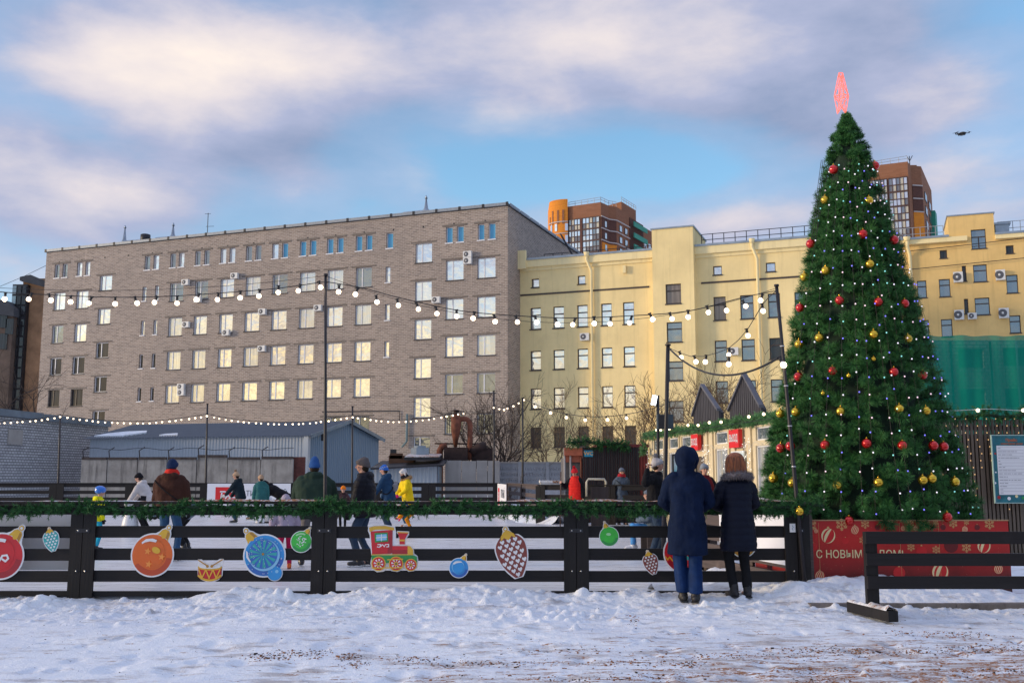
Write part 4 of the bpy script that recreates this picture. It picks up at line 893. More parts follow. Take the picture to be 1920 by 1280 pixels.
def circ(cx, cz, r, n=28, a0=0, a1=2*PI, sx=1): return [(cx+r*sx*math.cos(a0+(a1-a0)*k/(n if a1-a0 > 6.2 else n-1)), cz+r*math.sin(a0+(a1-a0)*k/(n if a1-a0 > 6.2 else n-1))) for k in range(n)]
def band(cx, cz, r, rot, q0, q1, n=10):
    # curved stripe across a ball between two meridians q in [-1,1]
    ca, sa = math.cos(rot), math.sin(rot); L_ = []
    for q, order in ((q0, 1), (q1, -1)):
        seq = [(-1+2*i/n) for i in range(n+1)][::order]
        for v in seq: a = v*PI/2; x = q*r*math.cos(a); z = r*math.sin(a); L_.append((cx+x*ca-z*sa, cz+x*sa+z*ca))
    return L_
yy = yp-.001
for px, py, r in ((1519, 985, 26), (1578, 983, 28), (1622, 982, 16), (1668, 981, 20), (1707, 981, 17), (1735, 983, 20), (1754, 979, 14), (1787, 981, 22), (1812, 979, 13), (1855, 982, 24), (1886, 982, 16), (1515, 1053, 24), (1708, 1025, 14), (1755, 1030, 14), (1812, 1026, 17), (1893, 1024, 14), (1618, 1012, 14), (1650, 1096, 10)):
    x, z = P2(px, py, yp); r_ = r/150*.55
    if pxa+r_*.5 < x < pxb-r_*.5:
        rr_ = min(r_, zp-z+r_*.3, abs(x-pxa)+r_*.1, abs(pxb-x)+r_*.1); mb = MB(); snowflake(mb, x, z, max(.03, rr_), yy, G_gold); put('printed_snowflake', mb, None, root)
def pball(px, py, r, style, rot=-.35):
    mb = MB(); x, z = P2(px, py, yp); r_ = r/148
    flat_poly(mb, G_red if style != 'dark' else G_drk, circ(x, z, r_), yy-.0015)
    if style == 'stripe':
        for q0, q1 in ((-.95, -.7), (-.45, -.05), (.72, .9)): flat_poly(mb, G_cream, band(x, z, r_*.99, rot, q0, q1), yy-.003)
    if style == 'thin':
        for q in (-.85, -.5, -.1, .3, .65): flat_poly(mb, G_cream, band(x, z, r_*.99, rot, q, q+.14), yy-.003)
    flat_poly(mb, G_gold, [(x-r_*.16, z+r_*.96), (x+r_*.16, z+r_*.96), (x+r_*.13, z+r_*1.22), (x-r_*.13, z+r_*1.22)], yy-.003); put('printed_ball', mb, None, root)
pball(1553, 1004, 14, 'stripe', -.5); pball(1603, 993, 8, 'thin', -.4); pball(1585, 1013, 6, 'plain'); pball(1524, 1025, 8, 'plain'); pball(1537, 1079, 9.5, 'thin', -.4); pball(1530, 995, 4, 'thin')
pball(1686, 1073, 11, 'plain'); pball(1763, 1072, 16, 'stripe', -.4); pball(1728, 1033, 10, 'plain'); pball(1783, 1022, 13, 'dark'); pball(1845, 1023, 13, 'stripe', -.4); pball(1717, 990, 5, 'thin'); pball(1693, 990, 4.5, 'thin'); pball(1809, 992, 6, 'thin'); pball(1645, 988, 5, 'dark'); pball(1768, 988, 5, 'dark'); pball(1832, 988, 5, 'dark'); pball(1872, 1066, 9, 'thin')
mb = MB(); x, z = P2(1612, 1039, yp); add_text(mb, G_cream, 'С НОВЫМ ГОДОМ!', lambda p: Vector((p.x+x, p.y+yy-.004, p.z+z)), .135, .002, .001, .88); put('lettering', mb, None, root)
mb = MB()
for px in (1535, 1687, 1760): x, z = P2(px, 1000, yp); mb.box2((x-.0015, yp-.0042, .1), (x+.0015, yp-.0008, zp-.02))
put('panel_joint', mb, G_gold, root)

# scattered grit and frozen crumbs of dirt on the trampled snow
rg = random.Random(31); mb = MB(); mb.use(M('grit_brown', (.24, .10, .04), .9, var=.5, scale=40)); g2_ = M('grit_dark', (.035, .022, .018), .9, var=.4, scale=40)
def crumb(x, y, s_):
    z = gh(x, y); mb.box((x, y, z+s_*.2), (s_*rg.uniform(.8, 2.2), s_*rg.uniform(.6, 1.2), s_*.7), Matrix.Rotation(rg.uniform(0, 3), 3, 'Z') @ Matrix.Rotation(rg.uniform(-.4, .4), 3, 'X'))
for (px, py, sx_, n) in ((505, 1226, 22, 150), (560, 1222, 26, 90), (600, 1221, 12, 60), (655, 1226, 14, 110), (670, 1238, 16, 60), (770, 1228, 40, 130), (860, 1236, 50, 110), (960, 1238, 60, 110), (1080, 1215, 70, 120), (1180, 1240, 60, 160), (1190, 1163, 9, 40), (1290, 1243, 16, 90), (1400, 1225, 90, 200), (1560, 1213, 80, 240), (1700, 1215, 90, 260), (1780, 1185, 60, 220), (1860, 1208, 60, 260), (1230, 1262, 60, 130), (1530, 1250, 40, 90), (1540, 1268, 30, 80), (1090, 1270, 60, 90), (880, 1265, 70, 60), (1880, 1250, 60, 120)):
    for k in range(n):
        c = at(px+rg.gauss(0, sx_), py+rg.gauss(0, 3.5), 5); d_ = c-Vector((0, 0, CAMH)); t_ = -(CAMH+.06)/d_.z
        if t_ > 0: mb.use(MATS['grit_brown'] if rg.random() < .72 else g2_); crumb(d_.x*t_, d_.y*t_, abs(rg.gauss(0, .0045))+.0028)
for k in range(700): mb.use(g2_); x = rg.uniform(-6, 7); y = rg.uniform(7.2, 12); crumb(x, y, abs(rg.gauss(0, .003))+.003)
o = put('grit', mb); tag(o, kind='stuff')
# ================================================================== stickers on the fence
YS = YF-.034
def pg(name, c, rough=.3, v=.05): return M(name, c, rough, var=v, scale=9, coat=.3)
S_wh = pg('sticker_white', (.78, .78, .80)); S_or = pg('sticker_orange', (.72, .13, .01)); S_or2 = pg('sticker_orange_deep', (.50, .06, .01)); S_gd = pg('sticker_gold', (.72, .42, .03)); S_gd2 = pg('sticker_gold_dark', (.42, .20, .02))
S_rd = pg('sticker_red', (.60, .01, .02)); S_rd2 = pg('sticker_dark_red', (.36, .01, .02)); S_bl = pg('sticker_blue', (.03, .30, .70)); S_bl2 = pg('sticker_deep_blue', (.03, .14, .50)); S_lb = pg('sticker_light_blue', (.25, .55, .80)); S_tq = pg('sticker_turquoise', (.03, .38, .38))
S_gn = pg('sticker_green', (.04, .50, .05)); S_gn2 = pg('sticker_dark_green', (.02, .28, .06)); S_lg = pg('sticker_light_green', (.35, .70, .35)); S_br = pg('sticker_brown', (.22, .04, .03)); S_or3 = pg('sticker_light_orange', (.85, .30, .05)); S_yl = pg('sticker_lime', (.45, .55, .03)); S_bk = pg('sticker_black', (.02, .02, .02))
SC = 1/ (FPX/12.8) * 1.006
class Sticker:
    def __init__(s, name, label, px, py):
        s.c = at(px, py, YS); s.o = thing(name, label, 'decoration', tuple(s.c), 0, 'printed Christmas cut-outs screwed to the front rink fence'); s.px, s.py = px, py; s.mb = MB(); s.lay = 0; s.back = None
    def P(s, x, y): return ((x-s.px)*SC, (s.py-y)*SC)
    def poly(s, mat, pts, lay=None, thick=.0015, world=False):
        if lay is None: s.lay += 1; lay = s.lay
        q = pts if world else [s.P(*p) for p in pts]; y1 = -.006-lay*.0016
        s.mb.use(mat); s.mb.prism(q, y1+.0012, y1)
    def circ(s, mat, x, y, r, lay=None, ry=None, rot=0, a0=0, a1=360, n=32):
        ry = ry or r; ca, sa = math.cos(R(rot)), math.sin(R(rot)); pts = []
        full = a1-a0 >= 360; m_ = n if full else n-1
        for k in range(n): a = R(a0+(a1-a0)*k/m_); u, v = r*math.cos(a), ry*math.sin(a); pts.append((x+u*ca-v*sa, y+u*sa+v*ca))
        s.poly(mat, pts, lay)
    def arc(s, mat, x, y, r0, r1, a0, a1, lay=None, n=14):
        pts = [(x+r1*math.cos(R(a0+(a1-a0)*k/n)), y+r1*math.sin(R(a0+(a1-a0)*k/n))) for k in range(n+1)]+[(x+r0*math.cos(R(a1-(a1-a0)*k/n)), y+r0*math.sin(R(a1-(a1-a0)*k/n))) for k in range(n+1)]
        s.poly(mat, pts, lay)
    def line(s, mat, pts, w, lay=None):
        if lay is None: s.lay += 1; lay = s.lay
        for i, (a, b) in enumerate(zip(pts, pts[1:])):
            dx, dy = b[0]-a[0], b[1]-a[1]; L_ = math.hypot(dx, dy) or 1; nx_, ny_ = -dy/L_*w/2, dx/L_*w/2; e = w*.25/L_
            a2 = (a[0]-dx*e, a[1]-dy*e); b2 = (b[0]+dx*e, b[1]+dy*e)
            s.poly(mat, [(a2[0]+nx_, a2[1]+ny_), (b2[0]+nx_, b2[1]+ny_), (b2[0]-nx_, b2[1]-ny_), (a2[0]-nx_, a2[1]-ny_)], lay+(i % 2)*.12)
    def board(s, pts):
        mb = MB(); q = [s.P(*p) for p in pts]; mb.prism(q, .0, -.006); s.back = mb
    def star(s, mat, x, y, r, lay=None, rot=-90): s.poly(mat, [(x+(r if k % 2 == 0 else r*.42)*math.cos(R(rot+36*k)), y+(r if k % 2 == 0 else r*.42)*math.sin(R(rot+36*k))) for k in range(10)], lay)
    def end(s):
        for mb in (s.back, s.mb):
            if mb: mb.v = [(v[0]+s.c.x, v[1]+s.c.y, v[2]+s.c.z) for v in mb.v]
        put('backing_board', s.back, S_wh, s.o); put('print', s.mb, None, s.o)
        b = MB(); b.tube([(s.c.x, YS-.0300, s.c.z+.01), (s.c.x, YS-.034, s.c.z+.01)], .006, 8); 
        return s.o
def circle_pts(x, y, r, n=36, ry=None): ry = ry or r; return [(x+r*math.cos(2*PI*k/n), y+ry*math.sin(2*PI*k/n)) for k in range(n)]
def hull(pts):
    pts = sorted(set((round(a, 3), round(b, 3)) for a, b in pts))
    def half(ps):
        h = []
        for p in ps:
            while len(h) > 1 and (h[-1][0]-h[-2][0])*(p[1]-h[-2][1])-(h[-1][1]-h[-2][1])*(p[0]-h[-2][0]) <= 0: h.pop()
            h.append(p)
        return h
    a = half(pts); b = half(pts[::-1]); return a[:-1]+b[:-1]
def ball_sticker(label, x, y, r, capa, m1, m2, cs=1.0):
    # capa: direction (deg, screen, 0=right, -90=up) of the cap
    s = Sticker('ball_cutout', label, x, y); ca, sa = math.cos(R(capa)), math.sin(R(capa)); nx_, ny_ = -sa, ca; k = r*.36*cs
    pts = []
    n = 44; cap0, cap1 = capa-24*cs, capa+24*cs
    for i in range(n+1): a = cap1+(360-48*cs)*i/n; pts.append((x+r*1.04*math.cos(R(a)), y+r*1.04*math.sin(R(a))))
    for q, wd in ((1.12, -.85), (1.28, -.7), (1.40, -.42), (1.55, -.40), (1.66, -.2), (1.68, .1), (1.58, .38), (1.42, .42), (1.28, .72), (1.12, .88)):
        q = 1+(q-1)*cs; pts.append((x+ca*r*q+nx_*k*wd, y+sa*r*q+ny_*k*wd))
    s.board(pts)
    s.circ(m1, x, y, r*.97); s.arc(m2, x, y, r*.70, r*.95, 10, 150); s.circ(m1, x-r*.12, y-r*.1, r*.72)
    def C(q, wd): q = 1+(q-1)*cs; return (x+ca*r*q+nx_*k*wd, y+sa*r*q+ny_*k*wd)
    s.poly(S_gd, [C(.93, -.8), C(1.25, -.6), C(1.36, -.3), C(1.36, .3), C(1.25, .6), C(.93, .8), C(1.0, .4), C(.90, 0), C(1.0, -.4)]); s.poly(S_gd2, [C(1.0, .35), C(1.3, .15), C(1.3, .45), C(.98, .7)])
    c = C(1.5, 0); s.circ(S_gd, c[0], c[1], k*.30); s.circ(S_wh, c[0], c[1], k*.16)
    return s
# red ball with the white railway mark
s = ball_sticker('big red glossy ball cut-out with a white curved mark', 2, 1042, 41, -55, S_rd, S_rd2)
s.arc(S_wh, 0, 1042, 26, 32, -115, -70); s.line(S_wh, [(-22, 1048), (-16, 1040), (-6, 1040), (-10, 1050), (-20, 1050)], 3.2); s.line(S_wh, [(-8, 1044), (0, 1052), (6, 1041), (14, 1040), (17, 1046), (12, 1051), (6, 1047)], 3.4); s.end()
def cone_sticker(label, cx, cy, L_, W_, rot, base, hcol, rows, cap):
    # an upright fir-cone shape rotated by rot
    s = Sticker('cone_cutout', label, cx, cy); ca, sa = math.cos(R(rot)), math.sin(R(rot))
    def T(u, v): return (cx+u*ca-v*sa, cy+u*sa+v*ca)
    def wd(v):   # v from -1 (top) to 1 (tip)
        return W_*(1-max(0, (v+.35)/1.35)**2.1*.78 if v > -.35 else 1-((-.35-v)/.65)**2.4*.55)
    prof = [(-1+2*k/18) for k in range(19)]
    out = lambda g: [T((wd(v)+g), v*(L_+g*.6)) for v in prof]+[T(-(wd(v)+g), v*(L_+g*.6)) for v in prof[::-1]]
    g = W_*.07; brd = out(g); capp = [T(-W_*.42, -L_*.98), T(-W_*.22, -L_*1.22), T(-W_*.2, -L_*1.36), T(0, -L_*1.46), T(W_*.2, -L_*1.36), T(W_*.22, -L_*1.22), T(W_*.42, -L_*.98)]
    n = len(brd); brd = brd[:n//2+0]+brd[n//2:]
    s.board(brd[1:n-1]+capp); s.poly(base, out(-.3))
    n_ = rows; cell = W_*.44
    for i in range(n_):
        v = -.74+1.60*i/(n_-1); w_ = wd(v)
        for j in range(-3, 4):
            u = (j+(.5 if i % 2 else 0))*cell; r = W_*.135
            if abs(u) > w_*.88: continue
            hp = [(0, 1.25), (-1.0, .1), (-1.05, -.6), (-.5, -.95), (0, -.45), (.5, -.95), (1.05, -.6), (1.0, .1)]
            s.poly(hcol, [T(u+a*r, v*L_+b_*r) for a, b_ in hp], 2+.1*(i % 2))
    s.lay = 3; s.poly(S_gd, [T(-W_*.5, -L_*.80), T(-W_*.45, -L_*1.0), T(-W_*.16, -L_*1.2), T(W_*.16, -L_*1.2), T(W_*.45, -L_*1.0), T(W_*.5, -L_*.80), T(W_*.25, -L_*.92), T(0, -L_*.76), T(-W_*.25, -L_*.92)])
    c = T(0, -L_*1.3); s.circ(S_gd, c[0], c[1], W_*.14); s.circ(S_wh, c[0], c[1], W_*.07); s.end()
cone_sticker('small turquoise cone cut-out with white hearts next to the big red ball', 97, 1014, 18.5, 14, -14, S_tq, S_wh, 7, 0)
s = ball_sticker('large orange ball cut-out with pale stars', 286, 1040, 38, -60, S_or, S_or2)
s.poly(S_wh, [(266, 1017), (274, 1011), (286, 1010), (294, 1013), (292, 1017), (281, 1015), (272, 1017), (267, 1020)]); s.circ(S_gd, 293, 1031, 8, ry=5.5, rot=25)
for x, y, r in ((278, 1033, 7), (304, 1043, 7), (281, 1056, 7)): s.star(S_or3, x, y, r, rot=-80)
s.end()
# drum
s = Sticker('drum_cutout', 'red and gold toy drum cut-out with two drumsticks', 394, 1070)
s.board([(371, 1049), (378, 1049), (388, 1057), (397, 1057), (411, 1048), (418, 1048), (417, 1055), (417.5, 1062), (417, 1078), (411, 1085), (403, 1089), (388, 1089), (378, 1085), (372, 1078), (371, 1062)])
s.circ(S_rd2, 394, 1078, 21.5, ry=9.5); s.poly(S_rd2, [(372.5, 1063), (415.5, 1063), (415.5, 1079), (372.5, 1079)]); s.circ(S_rd, 394, 1077, 20, ry=8); s.poly(S_rd, [(374, 1064), (414, 1064), (414, 1078), (374, 1078)])
s.circ(S_gd, 394, 1063, 22, ry=5.6); s.circ(S_wh, 394, 1061.5, 20, ry=4.2); s.arc(S_gd, 394, 1058, 26.5, 30, 42, 138)
for x in (374, 387, 400): s.line(S_gd, [(x, 1067), (x+7, 1083)], 2.2); s.line(S_gd, [(x+13, 1067), (x+6, 1083)], 2.2)
s.line(S_gd2, [(373, 1050), (389, 1060)], 2); s.line(S_gd2, [(417, 1049), (399, 1060)], 2); s.circ(S_gd2, 390, 1061, 2.6); s.circ(S_gd2, 398, 1061, 2.6); s.end()
# big blue ball
s = ball_sticker('large blue ball cut-out with a turquoise wheel pattern', 496, 1041, 37.5, -128, S_bl, S_bl2)
s.back.prism([s.P(*p) for p in circle_pts(516, 1072, 14.5)], -.0002, -.0061)
s.circ(S_bl, 516, 1072, 13); s.circ(S_lb, 520, 1069, 3); s.circ(S_lb, 496, 1040, 28.5); s.circ(S_bl2, 494, 1038, 26.5)
for k in range(13):
    a = 360/13*k; L2 = s.lay+1; s.poly(S_tq, [(494, 1038)]+[(494+25*math.cos(R(a+d)), 1038+25*math.sin(R(a+d))) for d in (-7, 0, 7)], L2)
s.lay += 1; rr_ = random.Random(2)
for k in range(46): a = rr_.random()*6.28; q = 6+20*math.sqrt(rr_.random()); s.circ(S_wh, 494+q*math.cos(a), 1038+q*math.sin(a), .55, s.lay+1, n=6)
s.lay += 1
for k in range(18): a = rr_.random()*6.28; s.circ(S_wh, 496+32*math.cos(a), 1041+32*math.sin(a), .7, s.lay, n=6)
s.circ(S_gd2, 494, 1038, 2.2); s.poly(S_wh, [(470, 1052), (464, 1044), (463, 1032), (466, 1034), (468, 1044), (473, 1052)]); s.end()
s = ball_sticker('green ball cut-out with a white snowflake beside the middle post', 565, 1015, 19, -58, S_gn, S_gn2)
rr_ = random.Random(4); s.arc(S_lg, 565, 1015, 13, 16, -130, -60)
for k in range(34): a = rr_.random()*6.28; q = 9.5*math.sqrt(rr_.random()); s.circ(S_wh, 566+q*math.cos(a), 1014+q*math.sin(a), .8+.5*rr_.random(), 8+.01*k, n=6)
s.end()
# locomotive
s = Sticker('train_cutout', 'red toy steam locomotive cut-out with green frame and spoked wheels', 738, 1030)
s.board([(691, 988), (700, 986), (722, 985), (740, 988), (742, 998), (742, 1022), (747, 1021), (747, 1004), (743, 999), (744, 996), (766, 997), (766, 1003), (761, 1010), (760, 1021), (766, 1022), (771, 1023), (775, 1030), (776, 1037), (782, 1041), (783.5, 1050), (782, 1062), (776, 1068), (766, 1069), (758, 1064), (754, 1066), (746, 1069.5), (735, 1068), (728, 1064), (720, 1069), (708, 1070), (699, 1064), (696, 1054), (698, 1042), (695.5, 1022), (694, 1004), (690.5, 996)])
s.poly(S_rd, [(695.5, 997), (736, 994), (735, 1034), (733, 1037), (699, 1038)]); s.poly(S_rd2, [(730, 997), (736, 995), (736, 1036), (727, 1037)]); s.poly(S_gd, [(692.5, 990), (702, 987.5), (722, 987), (738, 990), (739, 995), (722, 993.5), (704, 994), (694, 998)])
s.poly(S_gn2, [(703, 1000), (727, 999), (728, 1015), (704, 1017)]); s.poly(S_lb, [(706, 1003), (725, 1001.5), (725.5, 1012.5), (706.5, 1014)]); s.line(S_wh, [(715.5, 1002), (716, 1014)], 1.6); s.line(S_wh, [(706, 1008.5), (725.5, 1007)], 1.6)
s.poly(S_rd, [(745.5, 999), (765, 999), (758.5, 1011), (758.5, 1020), (749, 1020), (749, 1011)]); s.poly(S_gd, [(744.5, 997.5), (765.5, 998.5), (765, 1000.5), (745, 999.5)]); s.poly(S_gd, [(748.5, 1011.5), (759, 1011.5), (759, 1014.5), (748.5, 1014.5)])
s.poly(S_rd, [(736, 1023), (765, 1023), (766, 1037), (736, 1037.5)]); s.poly(S_rd2, [(736, 1030), (765, 1030), (765.5, 1037.2), (736, 1037.4)]); s.poly(S_gd, [(764, 1022.5), (769, 1023.5), (774, 1030), (774, 1038), (764, 1038.5)])
s.poly(S_gn2, [(698, 1039.5), (774, 1039.5), (781, 1042), (781.5, 1052), (700, 1054)]); s.line(S_gd, [(698, 1038.5), (774, 1038.5)], 1.4)
for x, y, r in ((711.5, 1054.5, 13), (743.5, 1054.5, 13.2), (770.5, 1056.5, 11)):
    s.circ(S_gd, x, y, r); l0 = s.lay; s.circ(S_rd, x, y, r*.86, l0+1)
    for k in range(8): a = 45*k+10; s.poly(S_wh, [(x+r*.25*math.cos(R(a)), y+r*.25*math.sin(R(a))), (x+r*.66*math.cos(R(a-13)), y+r*.66*math.sin(R(a-13))), (x+r*.66*math.cos(R(a+13)), y+r*.66*math.sin(R(a+13)))], l0+2)
    s.circ(S_gd, x, y, r*.27, l0+3); s.circ(S_bk, x, y, r*.12, l0+4); s.lay = l0+4
s.line(S_gd, [(700, 1062), (756, 1061)], 2.0); s.line(S_gd, [(728, 1047), (756, 1046)], 1.8)
s.line(S_wh, [(710, 1020), (716, 1020), (713, 1025), (709, 1024)], 1.5); s.line(S_wh, [(715, 1024), (719, 1020), (722, 1024), (724, 1020), (730, 1019.5), (730, 1024), (726, 1024)], 1.5); s.end()
s = ball_sticker('small plain light blue ball cut-out between the train and the brown cone', 860.5, 1064, 17.5, -62, S_bl, S_bl2); s.circ(S_lb, 859, 1062, 11.5); s.circ(S_bl, 859.5, 1063, 10.5); s.poly(S_wh, [(850, 1055), (855, 1052), (865, 1052), (866, 1054), (857, 1055), (851, 1058)]); s.end()
cone_sticker('large brown cone cut-out with white heart shaped scales', 962, 1042, 39, 28, -16, S_br, S_wh, 9, 0)
s = ball_sticker('plain green ball cut-out right of the third post', 1142, 1005, 17.5, -108, S_gn, S_gn2); s.circ(S_lg, 1141, 1001, 4.5, ry=2.6); s.end()
cone_sticker('small dark red cone cut-out with white hearts left of the blue man', 1221, 1057, 18.5, 13.5, -16, S_br, S_wh, 7, 0)
s = ball_sticker('large red ball cut-out with a turquoise stripe partly behind the man in blue', 1280, 1036, 34.5, -70, S_rd, S_rd2)
s.arc(S_tq, 1318, 985, 64, 70, 110, 155); s.line(S_gd, [(1248, 1042), (1252, 1048), (1256, 1043), (1261, 1050), (1266, 1046), (1271, 1053), (1276, 1049)], 2)
for x, y in ((1254, 1030), (1262, 1022), (1268, 1040), (1261, 1036), (1270, 1030)): s.circ(S_gd, x, y, 2)
s.end()
s = ball_sticker('lime green ball cut-out peeking out behind the woman in the navy coat', 1393, 1019, 24, -70, S_yl, S_gd2); s.end()
# small white notice on the right post
mb = MB(); p = at(1485.5, 989, YF-.07); mb.box2((p.x-.035, YF-.084, p.z-.053), (p.x+.035, YF-.081, p.z+.053)); o = put('notice', mb, S_wh); tag(o, 'small white paper notice on the corner post of the rink fence', 'notice')
mb = MB(); mb.use(M('ink_blue', (.1, .2, .3), .6)); mb.tube([(p.x-.005, YF-.0845, p.z+.03), (p.x+.01, YF-.0845, p.z+.01), (p.x-.008, YF-.0845, p.z-.01), (p.x+.006, YF-.0845, p.z-.03)], .003, 5); put('symbol', mb, None, o)
# ================================================================== banners
B_w = M('banner_white', (.80, .80, .84), .45, var=.03, scale=2); B_r = M('banner_red', (.70, .015, .02), .4, var=.04); B_k = M('banner_ink', (.05, .06, .09), .5, var=.05)
def logo(mb, mat, tf, w_, y):
    # italic railway wordmark drawn with ribbons, unit width -1..1
    def rib(pts, t_=.13):
        for i, (a, b) in enumerate(zip(pts, pts[1:])):
            dx, dz = b[0]-a[0], b[1]-a[1]; L_ = math.hypot(dx, dz) or 1; nx_, nz_ = -dz/L_*t_/2, dx/L_*t_/2
            q = [(a[0]+nx_, a[1]+nz_), (b[0]+nx_, b[1]+nz_), (b[0]-nx_, b[1]-nz_), (a[0]-nx_, a[1]-nz_)]
            mb.use(mat); mb.prism([(u*w_, v*w_) for u, v in q], y+.0004*(i % 2), y-.002+.0004*(i % 2), tf)
    rib([(-.78, .32), (-.28, .32), (-.14, .2), (-.2, .02), (-.34, -.04), (-.6, -.04)]); rib([(-.58, .3), (-.68, -.42)])
    rib([(-.26, -.36), (.02, -.02), (.12, .3), (.5, .33)]); rib([(-.1, .3), (.05, -.05), (.2, -.34), (.36, -.05)])
    rib([(.5, .33), (.82, .33), (.9, .1), (.8, -.22), (.45, -.24), (.38, -.05), (.5, .1), (.8, .1)])
def banner(name, label, P0, P1, z0, z1, parts, off=.06, front=-1):
    d = Vector((P1[0]-P0[0], P1[1]-P0[1], 0)); L_ = d.length; root = thing(name, label, 'banner', (*P0, (z0)), math.atan2(d.y, d.x)); tf = plane_tf((*P0, 0), (d.x, d.y))
    mb = MB(); q = [tf((x, y, z)) for x in (0, L_) for y in (-off, -off+.012) for z in (z0, z1)]; mb.faces(q, [(0, 1, 5, 4), (2, 6, 7, 3), (0, 2, 3, 1), (4, 5, 7, 6), (0, 4, 6, 2), (1, 3, 7, 5)], False); put('sheet', mb, B_w, root)
    h = z1-z0
    for kind, u, v, sz, *rest in parts:
        mb = MB()
        if kind == 'red':
            a, b = rest; mb.use(B_r); mb.prism([((u-a)*h, z0+(v-b)*h), ((u+a)*h, z0+(v-b)*h), ((u+a)*h, z0+(v+b)*h), ((u-a)*h, z0+(v+b)*h)], -off-.002, -off-.004, lambda p: tf(p)); put('red_mark', mb, None, root)
            mb = MB(); logo(mb, S_wh, lambda p: tf(Vector((p.x+u*h, p.y, p.z+z0+v*h))), a*.82*h, -off-.005); put('wordmark', mb, None, root)
        else:
            s_, = rest; add_text(mb, B_k, s_, lambda p: tf(Vector((p.x+u*h, p.y-off-.005, p.z+z0+v*h))), sz*h, .002, .0, .86); put('lettering', mb, None, root)
    return root
a_, b_ = gx(390, 42.85), gx(546, 42.85)
banner('sponsor_banner', 'wide white banner with a red railway mark on the far rink fence', (a_, 42.85), (b_, 42.85), .15, at(460, 906, 42.85).z, [('red', .83, .55, 0, .50, .31), ('t', 2.36, .60, .30, 'ТИТУЛЬНЫЙ'), ('t', 2.36, .26, .30, 'ОАО «РЖД»')])
P0 = (gx(935.5, 42.2), 42.2); P1 = (gx(952, 36.5), 36.5)
banner('sponsor_banner', 'narrow white banner with red marks turned edge on at the corner of the far fence', P0, P1, .2, at(940, 906, 42.2).z, [('red', 1.0, .5, 0, .55, .33), ('t', 3.6, .62, .42, 'ТИТУЛЬНЫЙ'), ('t', 3.6, .2, .42, 'ОАО «РЖД»')])
P1 = (3.63, 13.08); P0 = (3.17, 15.45)
banner('sponsor_banner', 'white banner lettered ОАО «РЖД» seen through the fence behind the woman', P0, P1, at(1470, 1062, 13.1).z, 1.06, [('t', 1.05, .62, .20, 'ТИТУЛЬНЫЙ'), ('t', 1.05, .36, .24, 'ОАО «РЖД»')])
P0 = (gx(-250, 13.05), 13.05); P1 = (gx(139, 13.05), 13.05)
banner('sponsor_banner', 'plain white banner on the inside of the fence at the far left', P0, P1, at(100, 1068, 13.05).z, 1.06, [], off=.0)
# ================================================================== lamp poles and festoon lights
M_pole = M('pole_black', (.02, .018, .022), .45, .2, .2); M_cable = M('cable_black', (.012, .012, .014), .6, var=0)
def glow(name, c, e, strength):
    m, t, b = newmat(name); b.inputs['Base Color'].default_value = (*c, 1); b.inputs['Emission Color'].default_value = (*e, 1); b.inputs['Emission Strength'].default_value = strength; b.inputs['Roughness'].default_value = .3; return m
E_bulb = glow('bulb_lit', (.9, .85, .75), (1, .74, .48), 4); E_small = glow('bulb_small_lit', (.9, .85, .75), (1, .74, .46), 2.2); M_clear = M('bulb_neck', (.62, .62, .64), .15, .3, 0)
def pole(label, base, top, r=.022, ties=0):
    root = thing('light_pole', label, 'pole', tuple(base)); b = Vector(base); t_ = Vector(top); mb = MB()
    pts = [b+(t_-b)*q for q in (0, .33, .66, 1)]; mb.tube(pts, [r, r, r*.85, r*.8], 10); put('mast', mb, M_pole, root)
    mb = MB(); mb.tube([t_-(t_-b)*.002, t_+Vector((0, 0, .02))], r*1.2, 8); put('end_cap', mb, M_pole, root)
    mb = MB(); mb.tube([b+Vector((0, 0, .0)), b+Vector((0, 0, .03))], r*2.2, 10); put('foot_plate', mb, M_pole, root)
    for k in range(ties):
        q = .28+.13*k; c = b+(t_-b)*q; mb = MB(); mb.tube([c-Vector((0, 0, .006)), c+Vector((0, 0, .006))], r*1.15, 8); put('cable_tie', mb, M_clear, root)
    return root
def bulb_mesh(R_, sock, k=12):
    a = MB(); a.tube([(0, 0, 0), (0, 0, -sock*.35), (0, 0, -sock)], [R_*.42, R_*.55, R_*.5], 8); a.box((0, 0, .004), (R_*1.5, R_*.5, R_*.35))
    b = MB(); b.tube([(0, 0, -sock), (0, 0, -sock-R_*.5)], [R_*.42, R_*.6], 8, caps=False)
    c = MB(); c.ell((0, 0, -sock-R_*1.25), R_, None, k, 8); return a, b, c
